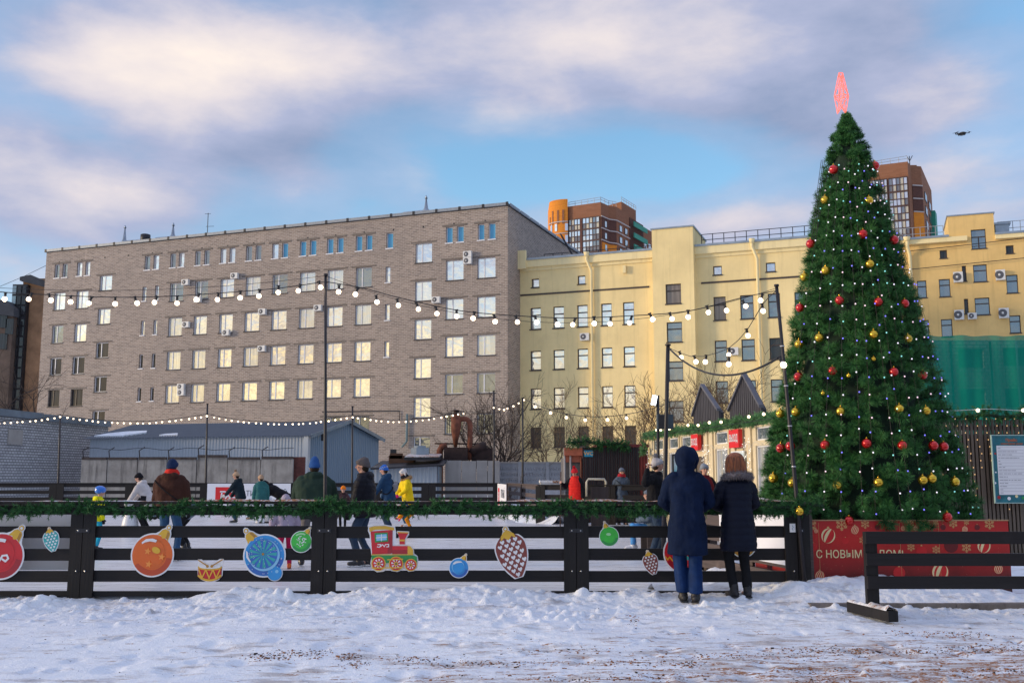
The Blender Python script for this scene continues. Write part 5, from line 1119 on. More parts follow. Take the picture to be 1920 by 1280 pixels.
def festoon(label, pts, R_, group, cable_r=.006, second=None, em=None, sock=None, every=None, offs=0):
    root = thing('festoon_lights', label, 'string lights', tuple(pts[0]), 0, group); mb = MB(); mb.tube(second or pts, cable_r, 5); put('cable', mb, M_cable, root)
    sock = sock or R_*1.5; A_, B_, C_ = bulb_mesh(R_, sock); A_.mats = [M_cable]; B_.mats = [M_clear]; C_.mats = [em or E_bulb]
    for q in (A_, B_, C_): q.m = [0]*len(q.f)
    ms, mn, mg = A_.data('socket'), B_.data('bulb_neck'), C_.data('bulb'); mgs = [mg]
    for st_ in (.62, 1.35):
        q_ = mg.copy(); base_ = em or E_bulb; nm2 = base_.name+'_%d' % int(st_*100)
        if nm2 not in MATS: c_ = base_.copy(); c_.node_tree.nodes['Principled BSDF'].inputs['Emission Strength'].default_value *= st_; MATS[nm2] = c_
        q_.materials[0] = MATS[nm2]; mgs.append(q_)
    rr = random.Random(len(pts)); base = Vector(pts[0])
    for p in every:
        o = bpy.data.objects.new('bulb', rr.choice(mgs)); col.objects.link(o); o.parent = root; o.location = Vector(p)-base+Vector((rr.uniform(-.02, .02), 0, 0)); o.rotation_euler = (rr.uniform(-.3, .3), rr.uniform(-.45, .45), 0)
        for nm, me in (('socket', ms), ('bulb_neck', mn)): c = bpy.data.objects.new(nm, me); col.objects.link(c); c.parent = o
    return root
def sagline(a, b, ymid_drop, n=40, t0=.5, k=2):
    a = Vector(a); b = Vector(b); return [a+(b-a)*(i/n)+Vector((0, 0, -ymid_drop*4*(i/n)*(1-i/n))) for i in range(n+1)]
def interp_px(ctrl, Yv, step_px, jit=0, seed=1):
    # smooth curve through measured points; returns 3D path
    xs_ = [c[0] for c in ctrl]; n = int((xs_[-1]-xs_[0])/step_px); out = []
    for i in range(n+1):
        x = xs_[0]+(xs_[-1]-xs_[0])*i/n; k = max(0, min(len(ctrl)-2, sum(1 for c in xs_ if c <= x)-1))
        p0 = ctrl[max(0, k-1)]; p1 = ctrl[k]; p2 = ctrl[k+1]; p3 = ctrl[min(len(ctrl)-1, k+2)]; t_ = (x-p1[0])/(p2[0]-p1[0])
        m1 = (p2[1]-p0[1])/(p2[0]-p0[0])*(p2[0]-p1[0]); m2 = (p3[1]-p1[1])/(p3[0]-p1[0])*(p2[0]-p1[0]); t2 = t_*t_; t3 = t2*t_
        out.append(at(x, (2*t3-3*t2+1)*p1[1]+(t3-2*t2+t_)*m1+(-2*t3+3*t2)*p2[1]+(t3-t2)*m2, Yv))
    return out
YP = 12.86
def bp(px, py, Yv=YP): return at(px, py, Yv)
pole('tall thin black pole rising from the second post of the rink fence', (gx(611, YP, 1040), YP, 0), tuple(bp(610.5, 516)), .022)
pole('slightly leaning black pole at the corner between rink fence and fir tree', (gx(1511, 12.7, 1108), 12.7, 0), tuple(bp(1456, 536, 12.7)), .026, 5)
YL = 18.8; pole('thick black pole in front of the left end of the cream pavilion', (gx(1243, YL, 1000), YL, 0), tuple(bp(1252.5, 647, YL)), .045)
for i, (px, py, Yv, lb) in enumerate(((113, 779, 43.2, 'thin dark pole in front of the white brick building at the left'), (389, 757, 43.2, 'thin dark pole in front of the concrete panel wall'), (661, 762, 43.2, 'thin dark pole in front of the blue shed gable'), (926, 733, 43.2, 'thin dark pole standing among the branches of the big bare tree'), (980, 746, 40, 'thin dark pole right of the big bare tree'))):
    pole(lb, (gx(px-2 if px < 400 else px, Yv, 905), Yv, 0), tuple(bp(px, py, Yv)), .045)
G1 = 'large warm bulb strings over the front fence'
# left string
ctl = [(-260, 525), (-100, 538), (10, 548), (58, 551), (200, 557), (300, 556), (418, 549), (525, 540), (610, 528)]
L1 = interp_px(ctl, YP, 8)
bl = [bp(x, y) for x, y in ((-140, 537), (-65, 543), (13, 549), (58, 550), (91, 551.5), (132, 555), (174, 557), (215, 557.5), (254, 557), (294, 556), (331, 556), (372, 551), (410, 549.5), (449, 546), (488, 543), (525, 536), (563, 534), (597, 528))]
festoon('string of large glowing bulbs sagging across the grey brick building at the left', L1, .031, G1, every=bl)
ctl = [(610, 528), (680, 540), (740, 556), (860, 582), (970, 592), (1070, 596), (1180, 592), (1290, 583), (1400, 556), (1456, 545)]
L2 = interp_px(ctl, YP, 8)
bl = []
for x, y in ((633, 535), (668.5, 541), (707, 554), (743, 561), (782, 568), (818, 576), (854, 581.5), (892, 585), (927, 590.5), (966.5, 592), (1003, 593), (1039, 597), (1076, 597), (1111, 594), (1147, 595), (1185, 593.5), (1217, 588), (1255, 587), (1289, 582), (1325, 573.5), (1357, 571), (1394, 563.5), (1428, 552)): bl.append(bp(x, y))
festoon('string of large glowing bulbs hanging between the fence pole and the leaning pole', L2, .031, G1, every=bl)
mb = MB(); mb.tube(sagline(bp(-260, 515), bp(610, 517), .2), .003, 4); mb.tube(sagline(bp(610, 517), bp(1456, 540), .53), .003, 4); o = put('support_wire', mb, M_cable); tag(o, 'thin steel wire strung above the large bulb strings', 'wire')
# strings from the leaning pole back to the thick pole
A3 = bp(1456, 545, 12.7); B3 = bp(1254, 652, YL)
def sag3(a, b, drop, n=30): return [a+(b-a)*(i/n)+Vector((0, 0, -drop*4*(i/n)*(1-i/n))) for i in range(n+1)]
dep = lambda px: YL+(12.7-YL)*(px-1254)/202
c3 = [at(px, py, dep(px)) for px, py in ((1456, 545), (1443, 556), (1430, 570), (1416, 594), (1402, 617), (1385, 637), (1366, 653), (1345, 661), (1320, 668), (1295, 668), (1274, 661), (1254, 652))]
festoon('short string of bulbs curving down behind the leaning pole towards the pavilion', c3, .035, G1, every=[c3[k] for k in (2, 4, 6)])
A4 = bp(1470, 664, 12.72); c4 = sag3(A4, B3, .38)
festoon('bundle of cables with five bulbs stretched low from the thick pole to the leaning pole', c4, .04, G1, cable_r=.016, every=[at(px, py, dep(px)) for px, py in ((1274, 659), (1303, 667), (1326, 666), (1368, 669), (1458, 670))])
G2 = 'small warm bulb strings along the far side of the rink'
def farstring(label, ctl, Yv, step, seed):
    path = interp_px(ctl, Yv, 5); pp = interp_px(ctl, Yv, step); festoon(label, path, .036, G2, .012, em=E_small, every=pp, sock=.05)
farstring('far bulb string in front of the white brick building', [(-60, 795), (6, 789), (54, 786), (100, 780), (113, 777)], 43, 11.5, 1)
farstring('far bulb string above the roof of the blue shed, left half', [(113, 777), (160, 784), (205, 788), (280, 789), (340, 783), (389, 776)], 43, 11.6, 2)
farstring('far bulb string above the roof of the blue shed, right half', [(389, 776), (420, 782), (455, 787), (520, 791), (585, 789), (661, 778)], 43, 11.2, 3)
farstring('far bulb string in front of the lowest windows of the grey brick building', [(661, 778), (700, 784), (742, 787), (800, 783), (840, 776), (870, 771)], 43, 10.6, 4)
farstring('far bulb string climbing past the big bare tree', [(926, 760), (945, 764), (962, 757), (980, 746)], 42, 8, 5)
path = [at(980, 746, 40)+(at(1250, 757, 31)-at(980, 746, 40))*(i/30)+Vector((0, 0, -.55*4*(i/30)*(1-i/30))) for i in range(31)]
festoon('sparse far bulb string in front of the yellow building', path, .055, G2, .012, em=E_small, sock=.06, every=[path[k] for k in (3, 7, 11, 15, 19, 23)])
# ================================================================== the fir tree
TX = gx(1622, 14.27, 975); TY = 14.27; ZB = .78; ZT = at(1579, 208, TY).z
def fr(z):
    q = (z-ZB)/(ZT-ZB); return (1.36*(1-q)**.90+.09)*min(1, .12+(1-q)/.075)
root = thing('fir_tree', 'tall decorated artificial fir tree standing in the red planter', 'christmas tree', (TX, TY, ZB)); TREE = root
def brushes(seed, n, nn, rad, ln):
    r = np.random.RandomState(seed); V = []
    u = r.rand(n); q = 1-np.sqrt(u*.985+.015); q = np.where(r.rand(n) < .26, .45+.55*r.rand(n), q); q[:40] = np.linspace(.95, 1.0, 40); z = ZB+.02+q*(ZT-ZB-.12); th = r.rand(n)*2*PI; R_ = np.array([fr(a) for a in z])
    out = np.stack([np.cos(th), np.sin(th), th*0], 1); tan = np.stack([-np.sin(th), np.cos(th), th*0], 1)
    tilt = r.uniform(-.65, .75, n); sw = r.randn(n)*.55; d = out+tan*sw[:, None]; d[:, 2] = tilt; d /= np.linalg.norm(d, axis=1, keepdims=True)
    L_ = r.uniform(.2, .38, n)*np.clip(R_/.5, .5, 1.0); rr = R_*(1+r.randn(n)*.035)
    tip = np.stack([TX+out[:, 0]*rr, TY+out[:, 1]*rr, z], 1); tip[:, 2] += r.uniform(-.05, .05, n); base = tip-d*L_[:, None]
    br = rad*r.uniform(.8, 1.2, n)*np.clip(R_/.45, .6, 1)
    s = r.rand(n, nn); s[:, : nn//7] = 1.0; C = base[:, None]+(tip-base)[:, None]*s[..., None]; dd = np.repeat(d[:, None], nn, 1); rn = r.randn(n, nn, 3); rn /= np.linalg.norm(rn, axis=2, keepdims=True)
    rn -= dd*(rn*dd).sum(2, keepdims=True); rn /= np.linalg.norm(rn, axis=2, keepdims=True)+1e-9; fw = r.uniform(.1, .6, (n, nn))[..., None]; fw[:, :nn//7] = r.uniform(-.1, 1.6, (n, nn//7))[..., None]
    nd = rn+dd*fw; nd /= np.linalg.norm(nd, axis=2, keepdims=True); w_ = np.cross(nd, r.randn(n, nn, 3)); w_ /= np.linalg.norm(w_, axis=2, keepdims=True)+1e-9; w_ *= .0024
    T = C+nd*(br[:, None, None]*r.uniform(.85, 1.1, (n, nn, 1)))
    V = np.stack([C-w_, C+w_, T+w_*.5, T-w_*.5], 2).reshape(-1, 3); F = np.arange(len(V)).reshape(-1, 4)
    # a colour value per needle: base hue varies per branch
    return V, F, base, tip, np.repeat(r.rand(n), nn)
V, F, ba, ti, cv = brushes(3, 1600, 250, .088, 0)
m, t, b = newmat('fir_needles'); g = t.add('ShaderNodeNewGeometry'); at_ = t.add('ShaderNodeAttribute'); at_.attribute_name = 'tone'
a = t.ramp(at_.outputs['Fac'], [(0, (.006, .035, .012)), (.5, (.018, .095, .024)), (1, (.05, .165, .045))]); tp = t.add('ShaderNodeAttribute'); tp.attribute_name = 'tip'
t.link(t.mix(t.math('MULTIPLY', tp.outputs['Fac'], t.math('ADD', t.math('MULTIPLY', g.outputs['Random Per Island'], .5), .35)), a, (.085, .26, .07)), b.inputs['Base Color'])
b.inputs['Roughness'].default_value = .55; b.inputs['Specular IOR Level'].default_value = .25; M_fir = m
me = np_mesh('crown', V, F, M_fir); at2 = me.attributes.new('tone', 'FLOAT', 'FACE'); at2.data.foreach_set('value', cv.astype(np.float32)); at3 = me.attributes.new('tip', 'FLOAT', 'POINT'); at3.data.foreach_set('value', np.tile([0, 0, 1, 1], len(V)//4).astype(np.float32)); put('crown', me, None, root)
mb = MB()
for a, c in zip(ba[::1], ti[::1]): mb.tube([tuple(a), tuple(c)], .006, 3)
put('branches', mb, M('branch_core', (.012, .03, .014), .9, var=.1), root)
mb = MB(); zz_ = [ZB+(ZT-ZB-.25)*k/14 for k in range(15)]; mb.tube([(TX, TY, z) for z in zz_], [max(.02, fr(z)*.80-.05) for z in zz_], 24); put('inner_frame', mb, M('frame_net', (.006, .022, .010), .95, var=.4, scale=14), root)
mb = MB(); mb.tube([(TX, TY, ZB-.3), (TX, TY, ZT-.15)], [.05, .02], 8); put('trunk', mb, M('trunk_metal', (.05, .04, .035), .8), root)
# topper
E_star = glow('star_wire_lit', (.8, .2, .16), (1.0, .12, .08), .7); st0 = at(1579, 210, TY); st1 = at(1576.5, 137, TY); root = thing('tree_topper', 'tall narrow glowing red wire star on the tip of the fir tree', 'tree topper', tuple(st0)); mb = MB(); H_ = st1.z-st0.z; zc = st0.z+H_*.40
rr = random.Random(8); W_ = .105
fr_ = [Vector((st0.x-.0, TY, st0.z))]; corners = [Vector((st0.x+W_*a, TY+W_*b_, zc)) for a, b_ in ((1, 0), (0, 1), (-1, 0), (0, -1))]; tips = [Vector((st1.x-.028, TY, st1.z)), Vector((st1.x+.028, TY, st1.z))]; bots = [Vector((st0.x-.07, TY, st0.z-.03)), Vector((st0.x+.05, TY, st0.z-.03))]
for i, c in enumerate(corners):
    mb.tube([c, corners[(i+1) % 4]], .007, 5)
    for q in tips+bots: mb.tube([c, q], .006, 5)
mb.tube(tips, .007, 5); put('frame', mb, E_star, root); mb = MB()
for k in range(95):
    q = rr.random(); side = rr.choice(corners); s2 = rr.choice(corners); e = rr.choice(tips if rr.random() < .6 else bots); a = side+(e-side)*q; b_ = s2+(e-s2)*min(1, max(0, q+rr.uniform(-.2, .2))); mb.tube([a, b_], .0022, 3)
put('mesh_filling', mb, glow('star_mesh_lit', (.85, .35, .3), (1, .18, .12), .3), root)
# baubles
m, t, b = newmat('bauble_red'); b.inputs['Base Color'].default_value = (.62, .012, .01, 1); b.inputs['Metallic'].default_value = .55; b.inputs['Roughness'].default_value = .14; b.inputs['Coat Weight'].default_value = .6; b.inputs['Emission Color'].default_value = (0, 0, 0, 1); Bm_r = m
m, t, b = newmat('bauble_gold'); b.inputs['Base Color'].default_value = (.78, .48, .05, 1); b.inputs['Metallic'].default_value = .9; b.inputs['Roughness'].default_value = .16; Bm_g = m
mb = MB(); mb.use(Bm_r); mb.ell((0, 0, 0), 1, None, 20, 14); mer = mb.data('bauble'); mb = MB(); mb.use(Bm_g); mb.ell((0, 0, 0), 1, None, 20, 14); meg = mb.data('bauble'); mb = MB(); mb.use(Bm_g); mb.tube([(0, 0, .97), (0, 0, 1.2)], .2, 8); mb.tube([(0, 0, 1.2), (0, 0, 1.4)], .03, 4); mec = mb.data('hanger')
rowsB = [('red', 9.0, [(1563, 318), (1640, 311)]), ('gold', 8.5, [(1547, 375), (1629, 376)]), ('red', 9, [(1520, 457), (1618, 439), (1676, 450)]), ('gold', 8.5, [(1508, 519), (1548, 507), (1631, 495)]), ('red', 8.5, [(1500, 577), (1574, 563), (1647, 566), (1696, 569)]), ('gold', 8.5, [(1498, 645), (1536, 633), (1638, 627), (1702, 635)]), ('red', 8.5, [(1497, 706), (1561, 695), (1676, 697), (1730, 703)]), ('gold', 8.5, [(1463, 775), (1492, 772), (1576, 771), (1686, 766), (1736, 770)]), ('red', 9, [(1464, 840), (1482, 836), (1547, 834), (1625, 831), (1692, 835), (1750, 835), (1769, 837)]), ('gold', 9, [(1450, 896), (1486, 905), (1570, 909), (1647, 904), (1730, 900), (1747, 897), (1790, 903)]), ('red', 9, [(1592, 976), (1776, 969)])]
ordn = ['topmost', 'second', 'third', 'fourth', 'fifth', 'sixth', 'lowest']; cr = {'red': 0, 'gold': 0}; tot = {'red': 6, 'gold': 5}
posn = {2: ['left', 'right'], 3: ['left', 'middle', 'right'], 4: ['leftmost', 'second from left', 'third from left', 'rightmost'], 5: ['leftmost', 'second from left', 'middle', 'second from right', 'rightmost'], 7: ['leftmost', 'second from left', 'third from left', 'middle', 'third from right', 'second from right', 'rightmost']}
for colr, rpx, pts in rowsB:
    k = cr[colr]; cr[colr] += 1; rown = 'lowest' if cr[colr] == tot[colr] else ordn[k]
    for j, (px, py) in enumerate(pts):
        Yb = TY
        for _ in range(12):
            p = at(px, py, Yb); r_ = fr(p.z)+.03; dx = p.x-TX; Yn = TY-math.sqrt(max(.02, r_*r_-dx*dx)); Yb = Yb*.4+Yn*.6
        p = at(px, py, Yb); o = bpy.data.objects.new('bauble', mer if colr == 'red' else meg); col.objects.link(o); o.location = p; s_ = rpx*Yb/FPX*1.0; o.scale = (s_,)*3
        tag(o, 'shiny %s bauble, %s in the %s %s row on the fir tree' % (colr, posn[len(pts)][j], rown, colr), 'bauble', 'shiny baubles on the fir tree'); c = bpy.data.objects.new('hanger', mec); col.objects.link(c); c.parent = o
for (px, py, rpx, lb) in ((1638, 673, 4.5, 'tiny gold bell bauble above the fourth red row on the fir tree'), (1591, 704, 4.5, 'tiny gold bell bauble right of the left centre red bauble'), (1543, 737, 4.5, 'tiny gold bell bauble on the left side above the gold row'), (1499, 958, 8, 'greenish gold bauble hanging from the garland at the fence corner')):
    Yb = TY
    for _ in range(12): p = at(px, py, Yb); r_ = fr(p.z)+.03; Yb = Yb*.4+.6*(TY-math.sqrt(max(.02, r_*r_-(p.x-TX)**2)))
    if px == 1499: Yb = 12.55
    p = at(px, py, Yb); o = bpy.data.objects.new('bauble', meg); col.objects.link(o); o.location = p; o.scale = (rpx*Yb/FPX,)*3; tag(o, lb, 'bauble'); c = bpy.data.objects.new('hanger', mec); col.objects.link(c); c.parent = o
# light strands down the tree
LEDC = [glow('led_white', (.8, .8, .9), (.95, .9, 1), .5), glow('led_blue', (.2, .2, .9), (.22, .2, 1), .55), glow('led_teal', (.3, .8, .8), (.3, .9, .8), .35), glow('led_pink', (.9, .7, .8), (1, .72, .8), .45)]
lm = []
for m_ in LEDC: mb = MB(); mb.use(m_); mb.ell((0, 0, 0), .0105, None, 8, 6); lm.append(mb.data('bead'))
rr = random.Random(12); NS = 14; nm_ = ['first', 'second', 'third', 'fourth', 'fifth', 'sixth', 'seventh', 'eighth', 'ninth', 'tenth', 'eleventh', 'twelfth', 'thirteenth', 'fourteenth', 'fifteenth']
for k in range(NS):
    th = PI+math.acos(max(-1, min(1, 1-2*(k+.5)/NS))); th += rr.uniform(-.03, .03); root = thing('light_strand', '%s vertical strand of small coloured beads from the left on the fir tree' % nm_[k], 'string lights', (TX, TY, ZB), 0, 'bead light strands down the fir tree')
    zt_ = ZT-.75-rr.uniform(0, .2); pts = []; n = 26; dth = rr.uniform(-.05, .05)
    for i in range(n+1):
        q = i/n; z = zt_+(ZB+.12-zt_)*q; r_ = fr(z)+.035+.035*(1-abs(2*q-1)); a = th+dth*q; pts.append(Vector((TX+r_*math.cos(a), TY+r_*math.sin(a), z)))
    mb = MB(); mb.tube(pts, .0025, 3); put('cable', mb, M_cable, root)
    nb = 20
    for i in range(nb):
        q = (i+rr.uniform(-.2, .2)+.5)/nb*n; j = min(n-1, int(q)); p = pts[j]+(pts[j+1]-pts[j])*(q-j); c = rr.choice([0, 0, 1, 1, 2, 3]); o = bpy.data.objects.new('bead', lm[c]); col.objects.link(o); o.parent = root; o.location = p-Vector((TX, TY, ZB))+Vector((rr.uniform(-.02, .02), -.01, 0))
# loose cables hanging clear of the tree on both sides
for lb, a, b_ in (('dark cables hanging straight down clear of the left side of the fir tree', [(1540, 300, 14.1), (1522, 450, 14.0)], 0), ('dark cables hanging straight down clear of the right side of the fir tree', [(1672, 445, 14.1), (1760, 745, 13.9)], 0)):
    mb = MB()
    for k in range(3): p = at(a[0][0]+k*3, a[0][1], a[0][2]); q = at(a[1][0]+k*4, a[1][1], a[1][2]); mb.tube([p, (p+q)/2+Vector((-.01, 0, -.02)), q], .004, 4)
    o = put('hanging_cable', mb, M_cable); tag(o, lb, 'cable')
# ================================================================== drone
dc = at(1804, 251, 24); root = thing('drone', 'small black quadcopter drone hovering in the sky right of the fir tree', 'drone', tuple(dc)); K = .24/20*1.0
m_dr = M('drone_black', (.012, .014, .016), .45, var=.1)
mb = MB(); mb.ell(dc, (.07, .11, .035), Matrix.Rotation(.45, 3, 'Z') @ Matrix.Rotation(.25, 3, 'Y'), 12, 8); mb.box(dc+Vector((.02, -.06, -.03)), (.05, .05, .04)); put('body', mb, m_dr, root)
arms = [(-.15, -.05, -.01, 0), (.14, -.08, -.005, 0), (-.10, .13, .03, 0), (.10, .13, .045, 0)]
for ax, ay, az_, _ in arms:
    e = dc+Vector((ax, ay, az_)); mb = MB(); mb.tube([dc+Vector((ax*.3, ay*.5, 0)), e], .009, 6); mb.tube([e, e+Vector((0, 0, .03))], .013, 8); o = put('arm', mb, m_dr, root)
    mb = MB(); mb.box(e+Vector((0, 0, .034)), (.14, .012, .004), Matrix.Rotation(rr.uniform(0, 3), 3, 'Z') @ Matrix.Rotation(.12, 3, 'X')); put('rotor', mb, m_dr, root)
for ax, ay in ((-.14, -.05), (.0, -.07)): mb = MB(); mb.tube([dc+Vector((ax, ay, -.015)), dc+Vector((ax+(.03 if ax < -.1 else -.03), ay, -.07))], .008, 6); put('leg', mb, m_dr, root)
# ================================================================== midground buildings and walls
def box_pts(mb, x0, y0, z0, x1, y1, z1): mb.box2((x0, y0, z0), (x1, y1, z1))
M_brw = M('coping_metal', (.17, .22, .27), .5, .4, .25, 1); M_conc = plaster('old_concrete', (.34, .31, .28), .3)
m, t, b = newmat('stained_concrete'); co = t.coord(); s = t.add('ShaderNodeSeparateXYZ'); t.link(co, s.inputs[0]); n = t.noise(.9, 5, .7, co); v = t.noise(1, 4, .65, t.mapping(co, (4, 4, .35)))
c = t.ramp(n, [(.3, (.21, .19, .17)), (.7, (.40, .37, .33))]); c = t.mix(t.math('MULTIPLY', t.ramp(v, [(.5, (0, 0, 0)), (.7, (.75, .75, .75))]), t.math('MULTIPLY', s.outputs[2], .5, clamp=True), clamp=True), c, (.06, .05, .045))
t.link(c, b.inputs['Base Color']); b.inputs['Roughness'].default_value = .95; bump(t, b, t.noise(20, 4, .7, co), .4, .02); M_conc2 = m
def corr(name, c1, c2, pitch=.25, k=.6):
    m, t, b = newmat(name); co = t.coord(); s = t.add('ShaderNodeSeparateXYZ'); t.link(co, s.inputs[0])
    n = t.noise(1.0, 4, .6, t.mapping(co, (3, 3, .3))); t.link(t.mix(n, c1, c2), b.inputs['Base Color']); b.inputs['Roughness'].default_value = .5; b.inputs['Metallic'].default_value = .15; return m
C_blue = corr('blue_sheet', (.15, .215, .28), (.20, .27, .335)); C_pale = corr('pale_sheet', (.42, .45, .48), (.33, .37, .41)); C_roof = corr('shed_roof_sheet', (.06, .07, .085), (.11, .125, .145))
def corrugated(mb, A, B_, z0, z1f, pitch=.22, dep=.035, z0f=None):
    # vertical trapezoid corrugation between ground points A,B ; z1f(q) top height
    A = Vector((*A, 0)); B_ = Vector((*B_, 0)); d = B_-A; L_ = d.length; d.normalize(); n = Vector((d.y, -d.x, 0)); k = int(L_/pitch); prev = None
    for i in range(k+1):
        for (f, o) in ((0, 0), (.38, 0), (.5, dep), (.88, dep)):
            u = (i+f)*L_/(k+1); p = A+d*u+n*o; cur = (p, u/L_)
            if prev: mb.face([prev[0]+Vector((0, 0, z0)), cur[0]+Vector((0, 0, z0)), cur[0]+Vector((0, 0, z1f(cur[1]))), prev[0]+Vector((0, 0, z1f(prev[1])))])
            prev = cur
# white brick building at the left
W0 = (-30.8, 61.0); W1 = (-29.4, 74.0); d = Vector((W1[0]-W0[0], W1[1]-W0[1])).normalized(); Ws = (W0[0]-d.x*10, W0[1]-d.y*10)
zt = at(0, 775, 61).z; root = thing('white_brick_building', 'low white brick building with a grey metal roof edge at the left', 'building', (*Ws, 0)); mb = MB()
bk = (-14, 2.0)
c4_ = [Vector((*Ws, 0)), Vector((*W1, 0)), Vector((W1[0]+bk[0], W1[1]+bk[1], 0)), Vector((Ws[0]+bk[0], Ws[1]+bk[1], 0))]
for a, b_ in zip(c4_, c4_[1:]+c4_[:1]): mb.face([a, b_, b_+Vector((0, 0, zt)), a+Vector((0, 0, zt))])
put('wall', mb, MB_white, root); mb = MB(); mb.face([p+Vector((0, 0, zt)) for p in c4_]); put('roof', mb, M_roof, root)
for i, (q0, q1, dz) in enumerate(((0, .32, .35), (.325, .62, .25), (.625, 1.0, .12))):
    mb = MB(); a = c4_[0]+(c4_[1]-c4_[0])*q0; b_ = c4_[0]+(c4_[1]-c4_[0])*q1; mb.bar(a+Vector((.06, 0, zt+dz*.3)), b_+Vector((.06, 0, zt+dz*.3)), .3, .42); put('roof_edge', mb, M_brw, root)
mb = MB(); u = Vector((W0[0], W0[1], 0)); z = at(20, 818, 61.5).z; n_ = Vector((1, -.1, 0)).normalized()
p = u+Vector((d.x, d.y, 0))*.9; mb.bar(p+Vector((.03, 0, z)), p+Vector((d.x*1.5, d.y*1.5, z))+Vector((.03, 0, 0)), .08, .9); put('blocked_window', mb, M_conc, root)
# blue metal shed
Cc = Vector((-12.3, 61.4, 0)); Lc = Vector((-27.4, 66.1, 0)); Rc = Vector((-9.0, 68.6, 0)); Lb = Lc+(Rc-Cc); ze = at(577, 815, 61.4).z; zr = at(650, 791, 65.2).z
root = thing('metal_shed', 'long corrugated metal shed with a blue gable end and grey roof', 'shed', tuple(Cc)); mb = MB(); corrugated(mb, (Lc.x, Lc.y), (Cc.x, Cc.y), 0, lambda q: ze); put('front_wall', mb, C_pale, root)
mb = MB(); corrugated(mb, (Cc.x, Cc.y), (Rc.x, Rc.y), 0, lambda q: ze+(zr-ze)*(1-abs(2*q-1))-.02); put('gable_wall', mb, C_blue, root)
mb = MB(); mb.face([Rc, Lb, Lb+Vector((0, 0, ze)), Rc+Vector((0, 0, ze))]); mb.face([Lb, Lc, Lc+Vector((0, 0, ze)), (Lb+Lc)/2+Vector((0, 0, zr-.03)), Lb+Vector((0, 0, ze))]); put('rear_wall', mb, C_blue, root)
e = (Cc-Lc).normalized(); f_ = (Rc-Cc).normalized(); mC = (Cc+Rc)/2; mL = (Lc+Lb)/2; up = Vector((0, 0, 1))
for (A_, B_, nm) in ((Lc, Cc, 'roof'), (Lb, Rc, 'roof')):
    s = -1 if A_ is Lc else 1; mb = MB(); a0 = A_-e*.3+f_*s*.35+up*(ze-.08); a1 = B_+e*.35+f_*s*.35+up*(ze-.08); r1 = mC+e*.35+up*(zr+.04); r0 = mL-e*.3+up*(zr+.04); k = 90
    vs = []
    for i in range(k*2+1):
        q = i/(k*2); o = up*(.05 if i % 2 else 0); vs += [a0+(a1-a0)*q+o, r0+(r1-r0)*q+o]
    mb.faces(vs, [(2*i, 2*i+2, 2*i+3, 2*i+1) for i in range(k*2)], False); put(nm, mb, C_roof, root)
for a, b_ in ((Cc, mC), (Rc, mC)): mb = MB(); mb.bar(a+e*.36+up*(ze-.08)+(a-mC)*.05, mC+e*.36+up*(zr+.02), .05, .22); put('gable_trim', mb, M_brw, root)
mb = MB(); mb.box(Cc+e*.08+Vector((-.12, -.05, ze/2)), (.3, .3, ze-.1), Matrix.Rotation(-.3, 3, 'Z')); put('corner_post', mb, C_pale, root)
q = at(604, 817, 63.0); mb = MB(); mb.box(Vector((q.x, 62.7, q.z)), (.25, .2, .6)); put('wall_vent', mb, M_iron, root)
hw_ = (Rc-Cc).length/2
for pl in (((.2, .1), (2.4, .05), (3.4, 1.0), (3.0, 1.5), (1.5, 1.35), (.6, .8)), ((5.2, .05), (6.5, .1), (6.2, .5), (5.4, .4))):
    mb = MB(); mb.faces([Lc+e*a+f_*b_+up*(ze+(zr-ze)*b_/hw_+.13) for a, b_ in pl]+[Lc+e*a+f_*b_+up*(ze+(zr-ze)*b_/hw_+.02) for a, b_ in pl], [tuple(range(len(pl)))]+[(i, (i+1) % len(pl), len(pl)+(i+1) % len(pl), len(pl)+i) for i in range(len(pl))], False); put('roof_snow', mb, M_snow, root)
# concrete panel wall
YW = 52.0; root = thing('panel_wall', 'stained concrete panel wall in front of the metal shed', 'wall', (gx(150, YW), YW, 0)); edges = [150, 199, 256, 311, 367, 425, 487, 549]; zt = at(0, 860, YW).z
for i, (a, b_) in enumerate(zip(edges, edges[1:])):
    xa_, xb_ = gx(a, YW), gx(b_, YW); mb = MB(); h = zt+rl.uniform(-.05, .08); mb.box2((xa_+.02, YW+rl.uniform(0, .06), -.05), (xb_-.02, YW+.22, h)); put('panel', mb, M_conc2, root)
    mb = MB(); mb.box2((xa_+.05, YW-.03, h+.0), (xb_-.05, YW+.2, h+.13)); put('coping', mb, M('dark_coping', (.06, .045, .04), .9, var=.4), root)
    if True:
        mb = MB(); xx = xa_+.1; mb.tube([(xx, YW+.05, h), (xx, YW-.1, h+.45), (xx+.3, YW-.15, h+.62)], .03, 5); put('wire_bracket', mb, M_iron, root)
mb = MB(); mb.tube([(gx(150+400*k/16, YW), YW-.1, zt+.5+.06*math.sin(k*1.7)) for k in range(17)], .015, 4); put('barbed_wire', mb, M_iron, root)
mb = MB(); mb.box2((gx(549, YW+.5), YW+.3, 0), (gx(572, YW+.5), YW+.5, at(0, 856, YW).z)); o = put('rusty_sheet_panel', mb, M('rust_dark', (.09, .025, .018), .8, var=.4)); tag(o, 'dark rusty metal sheet beside the end of the concrete panel wall', 'panel')
